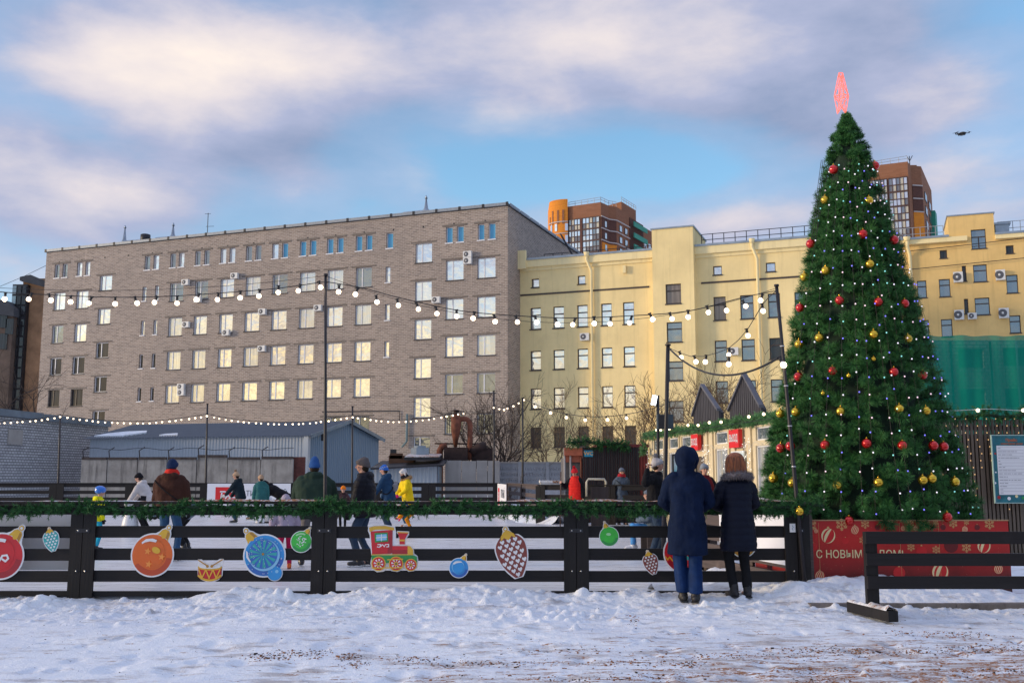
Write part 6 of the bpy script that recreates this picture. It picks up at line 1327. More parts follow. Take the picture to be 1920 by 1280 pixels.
# small blue shed with dark canopies
Yq = 55.0; root = thing('garage_shed', 'low pale blue corrugated shed under a snowy dark canopy', 'shed', (gx(712, Yq), Yq, 0)); zq = at(0, 874, Yq).z
mb = MB(); corrugated(mb, (gx(700, Yq), Yq), (gx(820, Yq), Yq), 0, lambda q: zq); put('wall', mb, C_pale, root)
mb = MB(); mb.face([(gx(700, Yq), Yq, 0), (gx(700, Yq), Yq+4, 0), (gx(700, Yq), Yq+4, zq), (gx(700, Yq), Yq, zq)]); put('side_wall', mb, C_blue, root); mb = MB(); mb.face([(gx(820, Yq), Yq, 0), (gx(820, Yq), Yq+4, 0), (gx(820, Yq), Yq+4, zq), (gx(820, Yq), Yq, zq)]); put('side_wall', mb, C_blue, root)
mb = MB(); mb.box((gx(765, Yq), Yq+1.6, zq+.18), (3.9, 4.4, .09), Matrix.Rotation(.10, 3, 'X') @ Matrix.Rotation(-.05, 3, 'Y')); put('canopy', mb, M_iron, root)
mb = MB(); mb.box((gx(790, Yq), Yq+1.4, at(0, 856, Yq).z), (1.9, 2.6, .16), Matrix.Rotation(.08, 3, 'X')); put('upper_canopy', mb, M_iron, root)
mb = MB(); mb.box((gx(790, Yq), Yq+1.35, at(0, 856, Yq).z+.1), (1.85, 2.4, .05), Matrix.Rotation(.08, 3, 'X')); put('roof_snow', mb, M_snow, root)
mb = MB(); mb.box((gx(745, Yq), Yq+2.5, at(0, 862, Yq).z), (1.4, 1.5, .55)); mb.box((gx(735, Yq), Yq+1.9, at(0, 853, Yq).z), (.7, .3, .3)); put('stacked_crates', mb, M('crate_brown', (.10, .05, .03), .9, var=.4, scale=3), root)
mb = MB(); q = at(787, 848, Yq+2); mb.box(q, (.75, .8, .5), Matrix.Rotation(.5, 3, 'Z')); mb.box(q+Vector((0, 0, .3)), (.5, .55, .15), Matrix.Rotation(.5, 3, 'Z')); put('vent_hood', mb, M_tin, root)
mb = MB(); mb.box2((gx(710, Yq), Yq+5, 0), (gx(722, Yq), Yq+5.3, at(0, 842, Yq+5).z)); put('dark_door', mb, M_iron, root)
# concrete wall and cyclone dust collector
Yc = 57.0; M_rust = M('rust', (.17, .055, .03), .85, .1, .5, 3, .3, 20); M_rust2 = M('rust_black', (.035, .018, .015), .85, .1, .5, 3)
root = thing('panel_wall', 'pale grey concrete slab wall beneath the rusty cyclone', 'wall', (gx(833, Yc), Yc, 0)); zc_ = at(0, 863, Yc).z
for a, b_ in ((834, 865), (865, 893), (893, 914), (914, 937)): mb = MB(); mb.box2((gx(a, Yc)+.015, Yc, -.05), (gx(b_, Yc)-.015, Yc+.25, zc_+rl.uniform(-.03, .03))); put('panel', mb, M_conc, root)
root = thing('dust_cyclone', 'rusty cyclone dust collector with a bent pipe standing before the grey building', 'machine', (gx(854, Yc+1), Yc+1, 0)); Yv = Yc+1.5
def cp(px, py): return at(px, py, Yv)
mb = MB(); mb.tube([cp(854, 838), cp(854.5, 806), cp(855, 804), cp(855.5, 782), cp(855.5, 777)], [.09, .27, .29, .29, .20], 18); put('cone_body', mb, M_rust, root)
mb = MB(); mb.tube([cp(855.5, 770), cp(855.5, 768)], [.34, .08], 16); mb.tube([cp(855.5, 778), cp(855.5, 770)], .16, 8); put('rain_cap', mb, M_rust2, root)
mb = MB(); mb.tube([cp(861, 786), cp(870, 785), cp(876, 786), cp(880, 790), cp(881.5, 797), cp(881, 840), cp(880, 862)], .15, 12); put('bent_pipe', mb, M_rust, root)
mb = MB(); a = cp(834, 863); b_ = cp(877, 839); mb.box2((a.x, Yv-.9, a.z), (b_.x, Yv+.9, b_.z)); put('hopper_box', mb, M_rust2, root)
mb = MB(); mb.tube([cp(838, 835), cp(828, 838), cp(824.5, 845), cp(824.5, 870), cp(824.5, 940)], .19, 12); put('down_pipe', mb, M_rust, root)
mb = MB(); mb.tube([cp(884, 850), cp(890, 843), cp(898, 838), cp(912, 836)], .26, 12); mb.tube([cp(815, 831), cp(900, 832)], .05, 6); put('side_duct', mb, M_rust2, root)
for px in (880, 889, 897, 905, 912): mb = MB(); mb.tube([cp(px, 868), cp(px, 838)], .045, 5); put('support_leg', mb, M_iron, root)
mb = MB(); mb.box(cp(904, 856)+Vector((0, .5, 0)), (1.2, 1.2, 1.0)); put('motor_housing', mb, M_rust2, root)
# relief concrete fence
Yf = 60.0; root = thing('relief_fence', 'grey concrete fence with a relief of wedges between thin piers', 'fence', (gx(935, Yf), Yf, 0)); zf = at(0, 868, Yf).z; m_rel = plaster('relief_concrete', (.30, .30, .31), .25)
for a, b_ in ((937, 972), (977, 1024), (1029, 1075), (1080, 1130)):
    xa_, xb_ = gx(a, Yf), gx(b_, Yf); mb = MB(); mb.box2((xa_, Yf, -.05), (xb_, Yf+.12, zf)); nr, nc = 6, 9
    for r_ in range(nr):
        for c_ in range(nc):
            x = xa_+(xb_-xa_)*(c_+.5+(.25 if r_ % 2 else -.25))/nc; z = .18+(zf-.35)*(r_+.5)/nr; w_ = (xb_-xa_)/nc*.42; h = (zf-.3)/nr*.42
            P_ = [(x-w_, Yf-.002, z), (x, Yf-.002, z-h), (x+w_, Yf-.002, z), (x, Yf-.002, z+h)]; t_ = (x, Yf-.085, z+h*.25)
            for i in range(4): mb.face([P_[i], P_[(i+1) % 4], t_])
    put('panel', mb, m_rel, root)
for px in (935, 974.5, 1026.5, 1077.5): mb = MB(); mb.box2((gx(px, Yf)-.1, Yf-.1, 0), (gx(px, Yf)+.1, Yf+.2, zf+.06)); put('pier', mb, m_rel, root)
mb = MB(); mb.box2((gx(937, Yf), Yf-.06, zf+.002), (gx(1075, Yf), Yf+.16, zf+.08)); put('coping', mb, M_conc, root)
# ================================================================== WC cabin
Yw = 34.0; xa_, xm_, xb_ = gx(1058, Yw), gx(1092, Yw), gx(1199, Yw); xe = gx(1216, Yw); zw = at(0, 838, Yw).z
root = thing('toilet_cabin', 'dark plank clad toilet cabin with a blue WC sign behind the rink', 'cabin', (xa_, Yw, 0)); M_cab = woodmat('cabin_cladding', (.030, .024, .026), .35, (9, 9, .6)); M_ctr = M('container_red', (.20, .035, .03), .6, .2, .25, 2)
mb = MB(); k = 26
for i in range(k): x = xm_+(xb_-xm_)*i/k; mb.box2((x+.008, Yw-.03-(i % 2)*.012, 0), (x+(xb_-xm_)/k-.006, Yw, zw))
put('plank_wall', mb, M_cab, root)
mb = MB(); mb.box2((xm_+.02, Yw+.01, 0), (xe, Yw+2.4, zw-.02)); put('container', mb, M_ctr, root)
mb = MB(); corrugated(mb, (xb_+.01, Yw-.01), (xe, Yw-.01), 0, lambda q: zw+.02, .1, .03); put('container_side', mb, M_ctr, root)
mb = MB(); mb.box2((xm_+.5, Yw-.05, zw), (xe+.02, Yw+2.4, zw+.1)); put('roof_edge', mb, M_ctr, root)
mb = MB(); mb.box2((xa_, Yw+.2, 0), (xm_, Yw+2.2, zw-.35)); put('entrance', mb, M('entrance_grey', (.13, .12, .12), .7), root)
for z0, z1 in ((zw-.28, zw-.02),): mb = MB(); mb.box2((xa_, Yw-.02, z0), (xm_+.02, Yw+.1, z1)); put('orange_fascia', mb, M('fascia_orange', (.45, .12, .06), .6), root)
mb = MB(); q0 = at(1060, 848, Yw); q1 = at(1090, 866, Yw); mb.box2((q0.x, Yw+.10, q1.z), (q1.x, Yw+.19, q0.z)); put('orange_lintel', mb, MATS['fascia_orange'], root)
for px in (1059, 1070, 1090): mb = MB(); mb.tube([(gx(px, Yw), Yw+.05, 0), (gx(px, Yw), Yw+.05, zw-.02)], .035, 6); put('entrance_post', mb, M('post_grey', (.35, .33, .33), .6) if px < 1080 else M_rust, root)
mb = MB(); q0 = at(1095, 844, Yw); q1 = at(1111.5, 856, Yw); mb.box2((q0.x, Yw-.075, q1.z), (q1.x, Yw-.05, q0.z)); s_ = put('sign', mb, M('sign_blue', (.01, .25, .42), .5), root)
mb = MB(); c_ = (q0+q1)/2; add_text(mb, M('sign_orange', (.65, .38, .12), .5), 'WC', lambda p: Vector((p.x+c_.x, Yw-.079+p.y, p.z+c_.z)), .165, .003, .003, 1.1); put('lettering', mb, None, s_)
garland('fir_garland', 'dense fir garland along the roof of the toilet cabin', [wavy((gx(1062, Yw), Yw-.12, zw+.2), (gx(1182, Yw), Yw-.12, zw+.05), 24, .04, 4)], 9, .17, .09, dens=2600, wd=.006)
mb = MB(); q = [at(1100, 930, 32), at(1100, 903, 32), at(1103, 898, 32), at(1133, 898, 32), at(1136, 903, 32), at(1136, 930, 32)]; mb.tube(q, .035, 8); o = put('tubular_rail', mb, M('rail_cream', (.5, .47, .38), .4)); tag(o, 'bent pale tubular rail standing in front of the toilet cabin', 'rail')
mb = MB(); a = at(1108, 912, 31.2); mb.box2((a.x, 31.2, 0), (at(1141, 912, 31.2).x, 31.28, a.z)); o = put('equipment_board', mb, M_cab); tag(o, 'plain black board standing by the rail before the toilet cabin', 'board')
# car like white vehicle roof behind fence is a snow covered trailer
Yt = 37; root = thing('snowy_trailer', 'low white trailer with snow on it beyond the far fence by the toilet cabin', 'trailer', (gx(1032, Yt), Yt, 0)); mb = MB(); a = at(1014, 905, Yt); b_ = at(1054, 925, Yt); mb.box2((a.x, Yt, .45), (b_.x, Yt+1.4, a.z)); put('box_body', mb, M('trailer_white', (.62, .64, .68), .4), root)
mb = MB(); mb.box2((a.x-.03, Yt-.02, a.z+.002), (b_.x+.03, Yt+1.42, a.z+.09)); put('roof_snow', mb, M_snow, root)
for x in (a.x+.35, b_.x-.35): mb = MB(); mb.tube([(x, Yt-.06, .3), (x, Yt+.12, .3)], .3, 16); put('wheel', mb, M_iron, root)
# ================================================================== cream pavilion
PA = (gx(1218, 33.0, 870), 33.0); PB = (gx(1468, 22.4, 860), 22.4); Pv = Plane2('rink_pavilion', 'cream panelled pavilion with red entrance and exit signs and two dark pointed gables', 'pavilion', PA, PB); root = Pv.root; Lp = Pv.L+.5
M_cream = plaster('cream_panel', (.66, .56, .38), .07); zp_ = Pv.uz(1218, 826)[1]; zp_ = (zp_+Pv.uz(1400, 797)[1])/2
Pw = []
def prect(x0, y0, x1, y1): return Pv.rect(x0, y0, x1, y1)
tops = [(1222, 827, 1243, 842), (1254, 820, 1272, 844), (1277.5, 817, 1295, 838), (1341, 809, 1364, 832), (1417, 800, 1450, 826)]
bots = [(1222, 850, 1243, 905), (1254, 848, 1272, 905), (1342, 838, 1365, 915), (1418, 834, 1450, 920)]
top_z = (prect(*tops[3])[1], prect(*tops[3])[3])
for r in tops: a = prect(*r); Pw.append((a[0], top_z[0], a[2], top_z[1]))
for r in bots: a = prect(*r); Pw.append((a[0], .12, a[2], top_z[0]-.12))
door = prect(1300, 852, 1325, 930); door = (door[0], .02, door[2], Pv.uz(1312, 850)[1])
mb = MB(); wall_holes(mb, 0, Lp, 0, zp_, Pw+[door], depth=.1); mb.face([(0, 0, 0), (0, 0, zp_), (0, 4, zp_), (0, 4, 0)]); mb.face([(0, 0, zp_), (Lp, 0, zp_), (Lp, 4, zp_), (0, 4, zp_)]); mb.face([(Lp, 0, 0), (Lp, 4, 0), (Lp, 4, zp_), (Lp, 0, zp_)]); mb.face([(0, 4, 0), (0, 4, zp_), (Lp, 4, zp_), (Lp, 4, 0)]); put('wall', mb, M_cream, root, True)
m, t, b = newmat('frosty_glass'); co = t.coord(); n = t.noise(14, 5, .8, co); t.link(t.ramp(n, [(.52, (.12, .16, .19)), (.62, (.55, .6, .66))]), b.inputs['Base Color']); b.inputs['Roughness'].default_value = .15; b.inputs['Metallic'].default_value = .3; P_fro = m
for i, r in enumerate(Pw):
    o = window(root, r, -.13, 'plain', P_fro if i < 7 else P_cur, F_wh, False, .035)
mb = MB(); mb.face([(door[0]+.02, .09, .03), (door[2]-.02, .09, .03), (door[2]-.02, .09, door[3]-.02), (door[0]+.02, .09, door[3]-.02)]); dd = put('door', mb, P_brn, root, True)
mb = MB(); bars(mb, door[0], door[2], .02, door[3], -.02, .08); put('door_frame', mb, M_cream, dd, True)
mb = MB()
for px in (1228, 1250, 1275, 1299, 1328, 1338, 1369, 1380, 1395, 1410): u = Pv.uz(px, 850)[0]; mb.box2((u-.04, -.045, 0), (u+.04, -.003, zp_-.02))
mb.box2((0, -.052, top_z[1]+.12), (Lp, -.046, top_z[1]+.2)); put('batten', mb, M_cream, root, True)
for x0, yy0, x1, yy1, s_, lb in ((1306, 814, 1319, 844, 'ВХОД', 'narrow red entrance sign'), (1378, 805, 1396.5, 839, 'ВЫХОД', 'larger red exit sign')):
    a = prect(x0, yy0, x1, yy1); mb = MB(); mb.box2((a[0], -.16, a[1]), (a[2], -.06, a[3])); sg = put('sign', mb, B_r, root, True, lb)
    tf = lambda p, a=a: Vector((p.x+(a[0]+a[2])/2, -.166+p.y, p.z+(a[1]+a[3])/2)); v, f = text_mesh(s_, 1.0, .003, .02, 1.0); w_ = max(p.x for p in v)-min(p.x for p in v); h_ = max(p.z for p in v)-min(p.z for p in v)
    mb = MB(); mb.use(S_wh); sx_, sz_ = (a[2]-a[0])*.84/w_, (a[3]-a[1])*.5/h_; xc = (max(p.x for p in v)+min(p.x for p in v))/2; zc2 = (max(p.z for p in v)+min(p.z for p in v))/2
    mb.faces([tf(Vector(((p.x-xc)*sx_, p.y, (p.z-zc2)*sz_))) for p in v], f, False); put('lettering', mb, None, sg, True)
m, t, b = newmat('winter_poster'); co = t.coord(); n = t.noise(1.6, 5, .65, co); s = t.add('ShaderNodeSeparateXYZ'); t.link(co, s.inputs[0]); t.link(t.ramp(t.math('ADD', n, t.math('MULTIPLY', t.math('SUBTRACT', s.outputs[2], 1.2), .4)), [(.4, (.03, .30, .38)), (.62, (.20, .50, .60)), (.8, (.75, .82, .85))]), b.inputs['Base Color']); b.inputs['Roughness'].default_value = .3
for x0, yy0, x1, yy1 in ((1377, 845, 1401, 905),): a = prect(x0, yy0, x1, yy1); mb = MB(); mb.box2((a[0], -.08, a[1]), (a[2], -.055, a[3])); put('poster', mb, m, root, True)
Yb = 26; root2 = thing('poster_stand', 'upright turquoise winter poster in a dark frame beside the pavilion entrance', 'poster stand', (gx(1268, Yb), Yb, 0)); a = at(1260, 851, Yb); b_ = at(1285, 851, Yb); mb = MB(); bars(mb, a.x, b_.x, .25, a.z, Yb-.02, .04, .05); put('frame', mb, M_iron, root2)
mb = MB(); mb.box2((a.x+.02, Yb, .27), (b_.x-.02, Yb+.015, a.z-.02)); put('poster_sheet', mb, m, root2)
for x in (a.x+.05, b_.x-.05): mb = MB(); mb.box2((x-.03, Yb-.25, 0), (x+.03, Yb+.25, .05)); mb.box2((x-.02, Yb-.01, .05), (x+.02, Yb+.03, .25)); put('foot', mb, M_iron, root2)
# dark slatted gables
M_slat = woodmat('slat_grey', (.05, .047, .056), .3, (12, 12, .8))
for (xl_, yl_, xap, yap, xr_, yr_) in ((1296, 795, 1313, 724, 1344, 778), (1363.5, 785, 1391, 704, 1423, 772)):
    a = Pv.uz(xl_, yl_); ap = Pv.uz(xap, yap); c_ = Pv.uz(xr_, yr_); zb = zp_-.02; ul, ur, ua, za = a[0], c_[0], ap[0], ap[1]; zl = Pv.uz(xl_, yl_-14)[1]; zr2 = Pv.uz(xr_, yr_-8)[1]; n = max(12, int((ur-ul)/.13)); mb = MB()
    for i in range(n):
        u0 = ul+(ur-ul)*(i+.12)/n; u1 = ul+(ur-ul)*(i+.88)/n; um = (u0+u1)/2
        f = lambda u: zl+(za-zl)*(u-ul)/(ua-ul) if u < ua else za+(zr2-za)*(u-ua)/(ur-ua)
        mb.prism([(u0, zb), (u1, zb), (u1, f(u1)), (u0, f(u0))], .12, .06)
    g_ = put('gable_slats', mb, M_slat, root, True); mb = MB(); mb.prism([(ul+.03, zb), (ur-.03, zb), (ur-.03, zr2-.03), (ua, za-.05), (ul+.03, zl-.03)], .20, .125); put('gable_backing', mb, M_iron, g_, True)
    mb = MB(); D_ = .12
    for (u0, z0, u1, z1) in ((ua, za, ur, zr2), (ul, zl, ua, za)):
        mb.faces([(u0, .0, z0), (u1, .0, z1), (u1, D_, z1), (u0, D_, z0), (u0, .0, z0+.07), (u1, .0, z1+.07), (u1, D_, z1+.07), (u0, D_, z0+.07)], [(0, 1, 2, 3), (4, 7, 6, 5), (0, 4, 5, 1), (2, 6, 7, 3), (1, 5, 6, 2), (0, 3, 7, 4)], False)
    put('gable_roof', mb, M('gable_roof_grey', (.10, .10, .12), .6), g_, True)
def w2(u, v, z): return Pv.P0+Pv.e*u+Vector((-Pv.e.y, Pv.e.x, 0))*v+Vector((0, 0, z))
gp = [w2(-.15+(Lp+.1)*i/46, -.12, zp_+.12+.03*math.sin(i*1.3)) for i in range(47)]
garland('fir_garland', 'frosted fir garland along the roof edge of the cream pavilion', [gp, [w2(-.1, -.2, zp_-.1), w2(.15, -.25, zp_-.45), w2(.3, -.25, zp_-.3)]], 12, .12, .07, M_gar2, dens=3000, wd=.0045)
root3 = thing('festoon_lights', 'row of white bulbs resting in the pavilion garland', 'string lights', tuple(w2(0, -.25, zp_+.1))); mb = MB(); mb.tube([w2(Lp*i/40, -.27, zp_+.07) for i in range(41)], .006, 4); put('cable', mb, M_cable, root3)
mb = MB(); mb.use(E_small); mb.ell((0, 0, 0), .036, None, 10, 8); ms_ = mb.data('bulb')
for px, py in ((1231, 806), (1239, 806), (1255, 804), (1290, 797), (1309, 797), (1330, 792), (1352, 791), (1404, 781), (1432, 776)): u, z = Pv.uz(px, py, -.3); o = bpy.data.objects.new('bulb', ms_); col.objects.link(o); o.parent = root3; o.location = w2(u, -.3, z)-root3.location
# icicle lights on the front
root3 = thing('icicle_lights', 'white icicle light curtain hanging on the front of the cream pavilion', 'string lights', tuple(w2(0, -.12, 2))); mb = MB(); mb2 = MB(); ril = random.Random(5); mb2.use(glow('icicle_led', (.9, .9, .85), (1, .95, .85), .45))
for px in (1220, 1246, 1250, 1298, 1326, 1332, 1336, 1368, 1372, 1404, 1408, 1412):
    u = Pv.uz(px, 860)[0]; zt_ = top_z[0]-.05+ril.uniform(-.1, .1); pts = [w2(u+ril.uniform(-.05, .05), -.11, zt_-k*.16) for k in range(10+ril.randrange(4))]; mb.tube(pts, .004, 3)
    for p in pts:
        for _ in range(2): mb2.box(p+Vector((ril.uniform(-.05, .05), -.01, ril.uniform(-.08, .08))), (.016, .016, .022))
pts = [w2(Lp*i/60, -.11, top_z[0]-.08+.06*math.sin(i*1.9)) for i in range(61)]; mb.tube(pts, .004, 3); put('cable', mb, M('cable_white', (.6, .6, .6), .5), root3); o = put('led', mb2, None, root3); tag(o, kind='stuff')
# floodlight and loudspeaker on a mast
Yl = 30; root3 = thing('floodlight', 'lit floodlight tilted down on a thin mast left of the pavilion', 'floodlight', (gx(1233, Yl), Yl, 0)); mb = MB(); mb.tube([(gx(1233, Yl, 900), Yl, 0), at(1233.5, 741, Yl)], .045, 8); put('mast', mb, M_pole, root3)
c_ = at(1226.5, 750, Yl-.12); Rm = Matrix.Rotation(-.5, 3, 'Z') @ Matrix.Rotation(.22, 3, 'Y'); mb = MB(); mb.box(c_+Vector((.03, .07, 0)), (.16, .10, .32), Rm); put('housing', mb, M_pole, root3); mb = MB(); mb.box(c_, (.145, .02, .29), Rm); put('lamp_face', mb, glow('flood_lit', (.9, .95, 1), (.9, .96, 1), 2.5), root3)
root3 = thing('loudspeaker', 'black loudspeaker box on the mast under the floodlight', 'loudspeaker', tuple(at(1245, 790, Yl-.3))); a = at(1232.5, 777, Yl-.3); b_ = at(1262, 804, Yl-.3); mb = MB(); mb.box2((a.x, Yl-.4, b_.z), (b_.x, Yl-.07, a.z)); put('cabinet', mb, M('speaker_grey', (.03, .05, .07), .5), root3); mb = MB(); mb.box2((a.x+.02, Yl-.415, b_.z+.02), ((a.x+b_.x)/2, Yl-.402, a.z-.02)); put('grille', mb, M_iron, root3)
# ================================================================== slat fence at the right with price board
Ys = 20.0; xa_, xb_ = gx(1700, Ys), gx(1990, Ys); zs_ = at(0, 785, Ys).z; root = thing('slat_fence', 'tall grey brown vertical slat fence to the right of the fir tree', 'fence', (xa_, Ys, 0)); M_sl = woodmat('slat_brown', (.115, .088, .068), .35, (20, 20, .8)); mb = MB(); x = xa_; i = 0; rsl = random.Random(3)
while x < xb_:
    w_ = .048 if i % 9 else .085; mb.box2((x, Ys-.04, -.05), (x+w_, Ys, zs_-rsl.uniform(0, .03))); x += w_+.028; i += 1
put('slats', mb, M_sl, root); mb = MB(); mb.box2((xa_, Ys+.06, 0), (xb_, Ys+.09, zs_-.30)); put('back_panel', mb, M('slat_dark', (.035, .027, .024), .9, var=.3), root)
for z in (zs_-.22, .3): mb = MB(); mb.box2((xa_, Ys+.002, z), (xb_, Ys+.05, z+.09)); put('rail', mb, M_sl, root)
mb = MB(); mb.box2((xa_, Ys+.2, 0), (xb_, Ys+.4, zs_-.42)); put('inner_wall', mb, MATS['slat_dark'], root)
garland('fir_garland', 'dark fir garland along the top of the tall slat fence', [wavy((xa_, Ys-.06, zs_+.05), (xb_, Ys-.06, zs_+.05), 40, .04, 3)], 15, .15, .075, dens=2300, wd=.005)
root3 = thing('festoon_lights', 'two bright white bulbs on a wire over the slat fence garland', 'string lights', tuple(at(1833, 768, Ys-.15))); mb = MB(); mb.tube([at(px, 768+1.5*math.sin(px), Ys-.15) for px in range(1780, 1990, 12)], .005, 4); put('cable', mb, M('cable_white', (.6, .6, .6), .5), root3)
for px in (1833.5, 1919): o = bpy.data.objects.new('bulb', ms_); col.objects.link(o); o.parent = root3; o.location = at(px, 769, Ys-.2)-root3.location
root3 = thing('icicle_lights', 'sparse orange light curtain hanging down the slat fence', 'string lights', tuple(at(1833, 780, Ys-.1))); mb = MB(); mb2 = MB(); mb2.use(glow('amber_led', (.9, .6, .3), (1, .55, .2), .4))
for px in range(1752, 1990, 19):
    n = rsl.randrange(8, 17)
    for k in range(n): p = at(px+k*2.0+rsl.uniform(-3, 3), 785+k*13, Ys-.07); mb2.box(p, (.013, .01, .02))
    mb.tube([at(px+k*2.0, 785+k*13, Ys-.06) for k in range(n)], .002, 3)
put('cable', mb, M_sl, root3); o = put('led', mb2, None, root3); tag(o, kind='stuff')
# price board
Yb = 19.75; root3 = thing('price_board', 'teal bordered price list board with a white sheet on the slat fence', 'sign', tuple(at(1900, 880, Yb))); a = at(1859, 816, Yb); b_ = at(1936, 942, Yb); mb = MB(); mb.box2((a.x, Yb, b_.z), (b_.x, Yb+.03, a.z)); put('panel', mb, M('board_teal', (.01, .13, .16), .4, var=.35, scale=9), root3)
mb = MB(); bars(mb, a.x-.012, b_.x+.012, b_.z-.012, a.z+.012, Yb-.01, .015, .045); put('frame', mb, M('frame_pale_green', (.35, .5, .46), .4), root3)
mb = MB(); c0 = at(1868, 835, Yb); c1 = at(1926, 927, Yb); mb.box2((c0.x, Yb-.006, c1.z), (c1.x, Yb-.002, c0.z)); sh = put('sheet', mb, M('sheet_white', (.72, .72, .74), .6, var=.02), root3)
mb = MB(); mb.use(M('ink_grey', (.22, .21, .25), .7)); n = 30; rt2 = random.Random(9)
for k in range(n):
    z = c0.z-(c0.z-c1.z)*(k+.8)/(n+1); x = c0.x+.02; lim = c1.x-.02
    if k % 2 == 0: mb.box2((x, Yb-.008, z-.0025), (lim, Yb-.007, z+.0005)); continue
    while x < lim-.1:
        w_ = rt2.uniform(.02, .09)
        if x+w_ > lim-.1 and x < lim-.16: pass
        mb.box2((x, Yb-.008, z-.004), (min(x+w_, lim), Yb-.007, z+.006)); x += w_+rt2.uniform(.008, .02)
        if rt2.random() < .18: break
put('text_lines', mb, None, sh)
mb = MB(); c_ = at(1896, 825, Yb); add_text(mb, M('title_orange', (.42, .12, .05), .5), 'Прайс', lambda p: Vector((p.x+c_.x, Yb-.006+p.y, p.z+c_.z)), .075, .002, .002, 1.0); c2 = at(1897, 831.5, Yb)
add_text(mb, MATS['title_orange'], 'новогодних услуг', lambda p: Vector((p.x+c2.x, Yb-.006+p.y, p.z+c2.z)), .05, .002, .001, 1.0); put('title', mb, None, root3)
mb = MB()
for px, py, mt, r_ in ((1873, 928+4, S_rd2, 3), (1892, 934, S_wh, 3.2), (1906, 930, G_cream, 2.6), (1918, 933, S_gn2, 2.6), (1866, 850, S_rd2, 2), (1866, 905, S_wh, 2), (1867, 885, S_wh, 1.4)):
    p = at(px, py, Yb); mb.use(mt); mb.prism(circ(p.x, p.z, r_/95, 12), Yb-.0035, Yb-.005)
put('small_ornaments', mb, None, root3)
# ================================================================== netted building
Yn = 50; xa_, xb_ = gx(1690, Yn), gx(2000, Yn); zn = at(0, 632, Yn).z; root = thing('netted_building', 'brick building wrapped in green construction netting behind the slat fence', 'building', (xa_, Yn, 0))
wh = [(at(x0, 0, Yn).x, 0, 0, 0) for x0 in ()]; holes = []
for (x0, yy0, x1, yy1) in ((1735, 658, 1750, 690), (1796, 654, 1846, 689), (1800, 730, 1850, 766), (1880, 652, 1925, 686), (1884, 728, 1930, 764)): p0 = at(x0, yy0, Yn); p1 = at(x1, yy1, Yn); holes.append((p0.x-xa_, p1.z, p1.x-xa_, p0.z))
root.location = (xa_, Yn, 0); mb = MB(); wall_holes(mb, 0, xb_-xa_, 0, zn-.15, holes, depth=.25); mb.face([(0, 0, 0), (0, 0, zn-.15), (0, 9, zn-.15), (0, 9, 0)]); mb.face([(0, 0, zn-.15), (xb_-xa_, 0, zn-.15), (xb_-xa_, 9, zn-.15), (0, 9, zn-.15)]); put('wall', mb, MB_white, root, True)
for h in holes: mb = MB(); mb.face([(h[0], .22, h[1]), (h[2], .22, h[1]), (h[2], .22, h[3]), (h[0], .22, h[3])]); put('window', mb, P_dark, root, True)
m, t, b = newmat('green_netting'); co = t.coord(); n = t.noise(.6, 4, .6, co); fold = t.noise(1, 3, .6, t.mapping(co, (.5, .5, .05))); b.inputs['Roughness'].default_value = .8; b.inputs['Base Color'].default_value = (.004, .22, .15, 1); b.inputs['Specular IOR Level'].default_value = .1
s = t.add('ShaderNodeSeparateXYZ'); t.link(co, s.inputs[0]); t.link(t.math('ADD', t.math('MULTIPLY', fold, .25), .66), b.inputs['Alpha']); M_net = m
mb = MB(); k = 70; vs = []; nz = 8
for i in range(k+1):
    for j in range(nz+1): q = i/k; vs.append((xa_-.4+(xb_-xa_+.4)*q, Yn-.5-.04*math.sin(i*.9)-.06*math.sin(i*.31+j*.6), (zn+.03*math.sin(i*.5))*j/nz))
mb.faces(vs, [(i*(nz+1)+j, (i+1)*(nz+1)+j, (i+1)*(nz+1)+j+1, i*(nz+1)+j+1) for i in range(k) for j in range(nz)], True); put('netting', mb, M_net, root)
for px in (1782, 1856, 1905): mb = MB(); mb.tube([at(px, 640, Yn-.4), (at(px, 640, Yn-.4).x, Yn-.4, 0)], .05, 6); put('scaffold_pole', mb, M_net if px != 1905 else M_tin, root)
# ================================================================== bare trees
M_bark = M('bark', (.05, .035, .028), .9, var=.3); M_bark2 = M('bark_pale', (.12, .075, .04), .9, var=.3)
def bare_tree(label, base, h, spread, seed, mat, stems=4, r0=.07, levels=5, up=.5, fac=3):
    r = random.Random(seed); root = thing('bare_tree', label, 'tree', tuple(base)); tr = MB(); tw = MB(); base = Vector(base)
    def grow(p, d, L_, rad, lev, mb):
        pts = [p]; q = p; dd = d.normalized(); n = 5
        for i in range(n): dd = (dd+Vector((r.gauss(0, .13), r.gauss(0, .13), r.gauss(0, .07)+.05*up))).normalized(); q = q+dd*L_/n; pts.append(q)
        mb.tube(pts, [rad*(1-.45*i/n) for i in range(n+1)], 5 if lev < 2 else 3, caps=False)
        if lev >= levels: return
        for k in range(fac+(1 if r.random() < .4 else 0)):
            i = r.choice([1, 2, 3, 4, 5, 5]); a = basis(dd); th = r.random()*2*PI; sp_ = r.uniform(.35, .95); nd = (dd+(a[0]*math.cos(th)+a[1]*math.sin(th))*sp_+Vector((0, 0, up*.25))).normalized()
            grow(pts[i], nd, L_*r.uniform(.5, .78), max(.010, rad*.52), lev+1, tw)
    for k in range(stems):
        a = 2*PI*(k+r.random()*.5)/stems; d = Vector((math.cos(a)*spread, math.sin(a)*spread*.6, 1)); grow(base+Vector((math.cos(a)*.12, math.sin(a)*.1, 0)), d, h*.42, r0, 0, tr)
    put('trunk', tr, mat, root); put('crown', tw, mat, root); return root
def bt(label, px, Yv, ytop, spread, seed, mat, **k): zt = at(px, ytop, Yv).z; return bare_tree(label, (gx(px, Yv, 900), Yv, 0), zt, spread, seed, mat, **k)
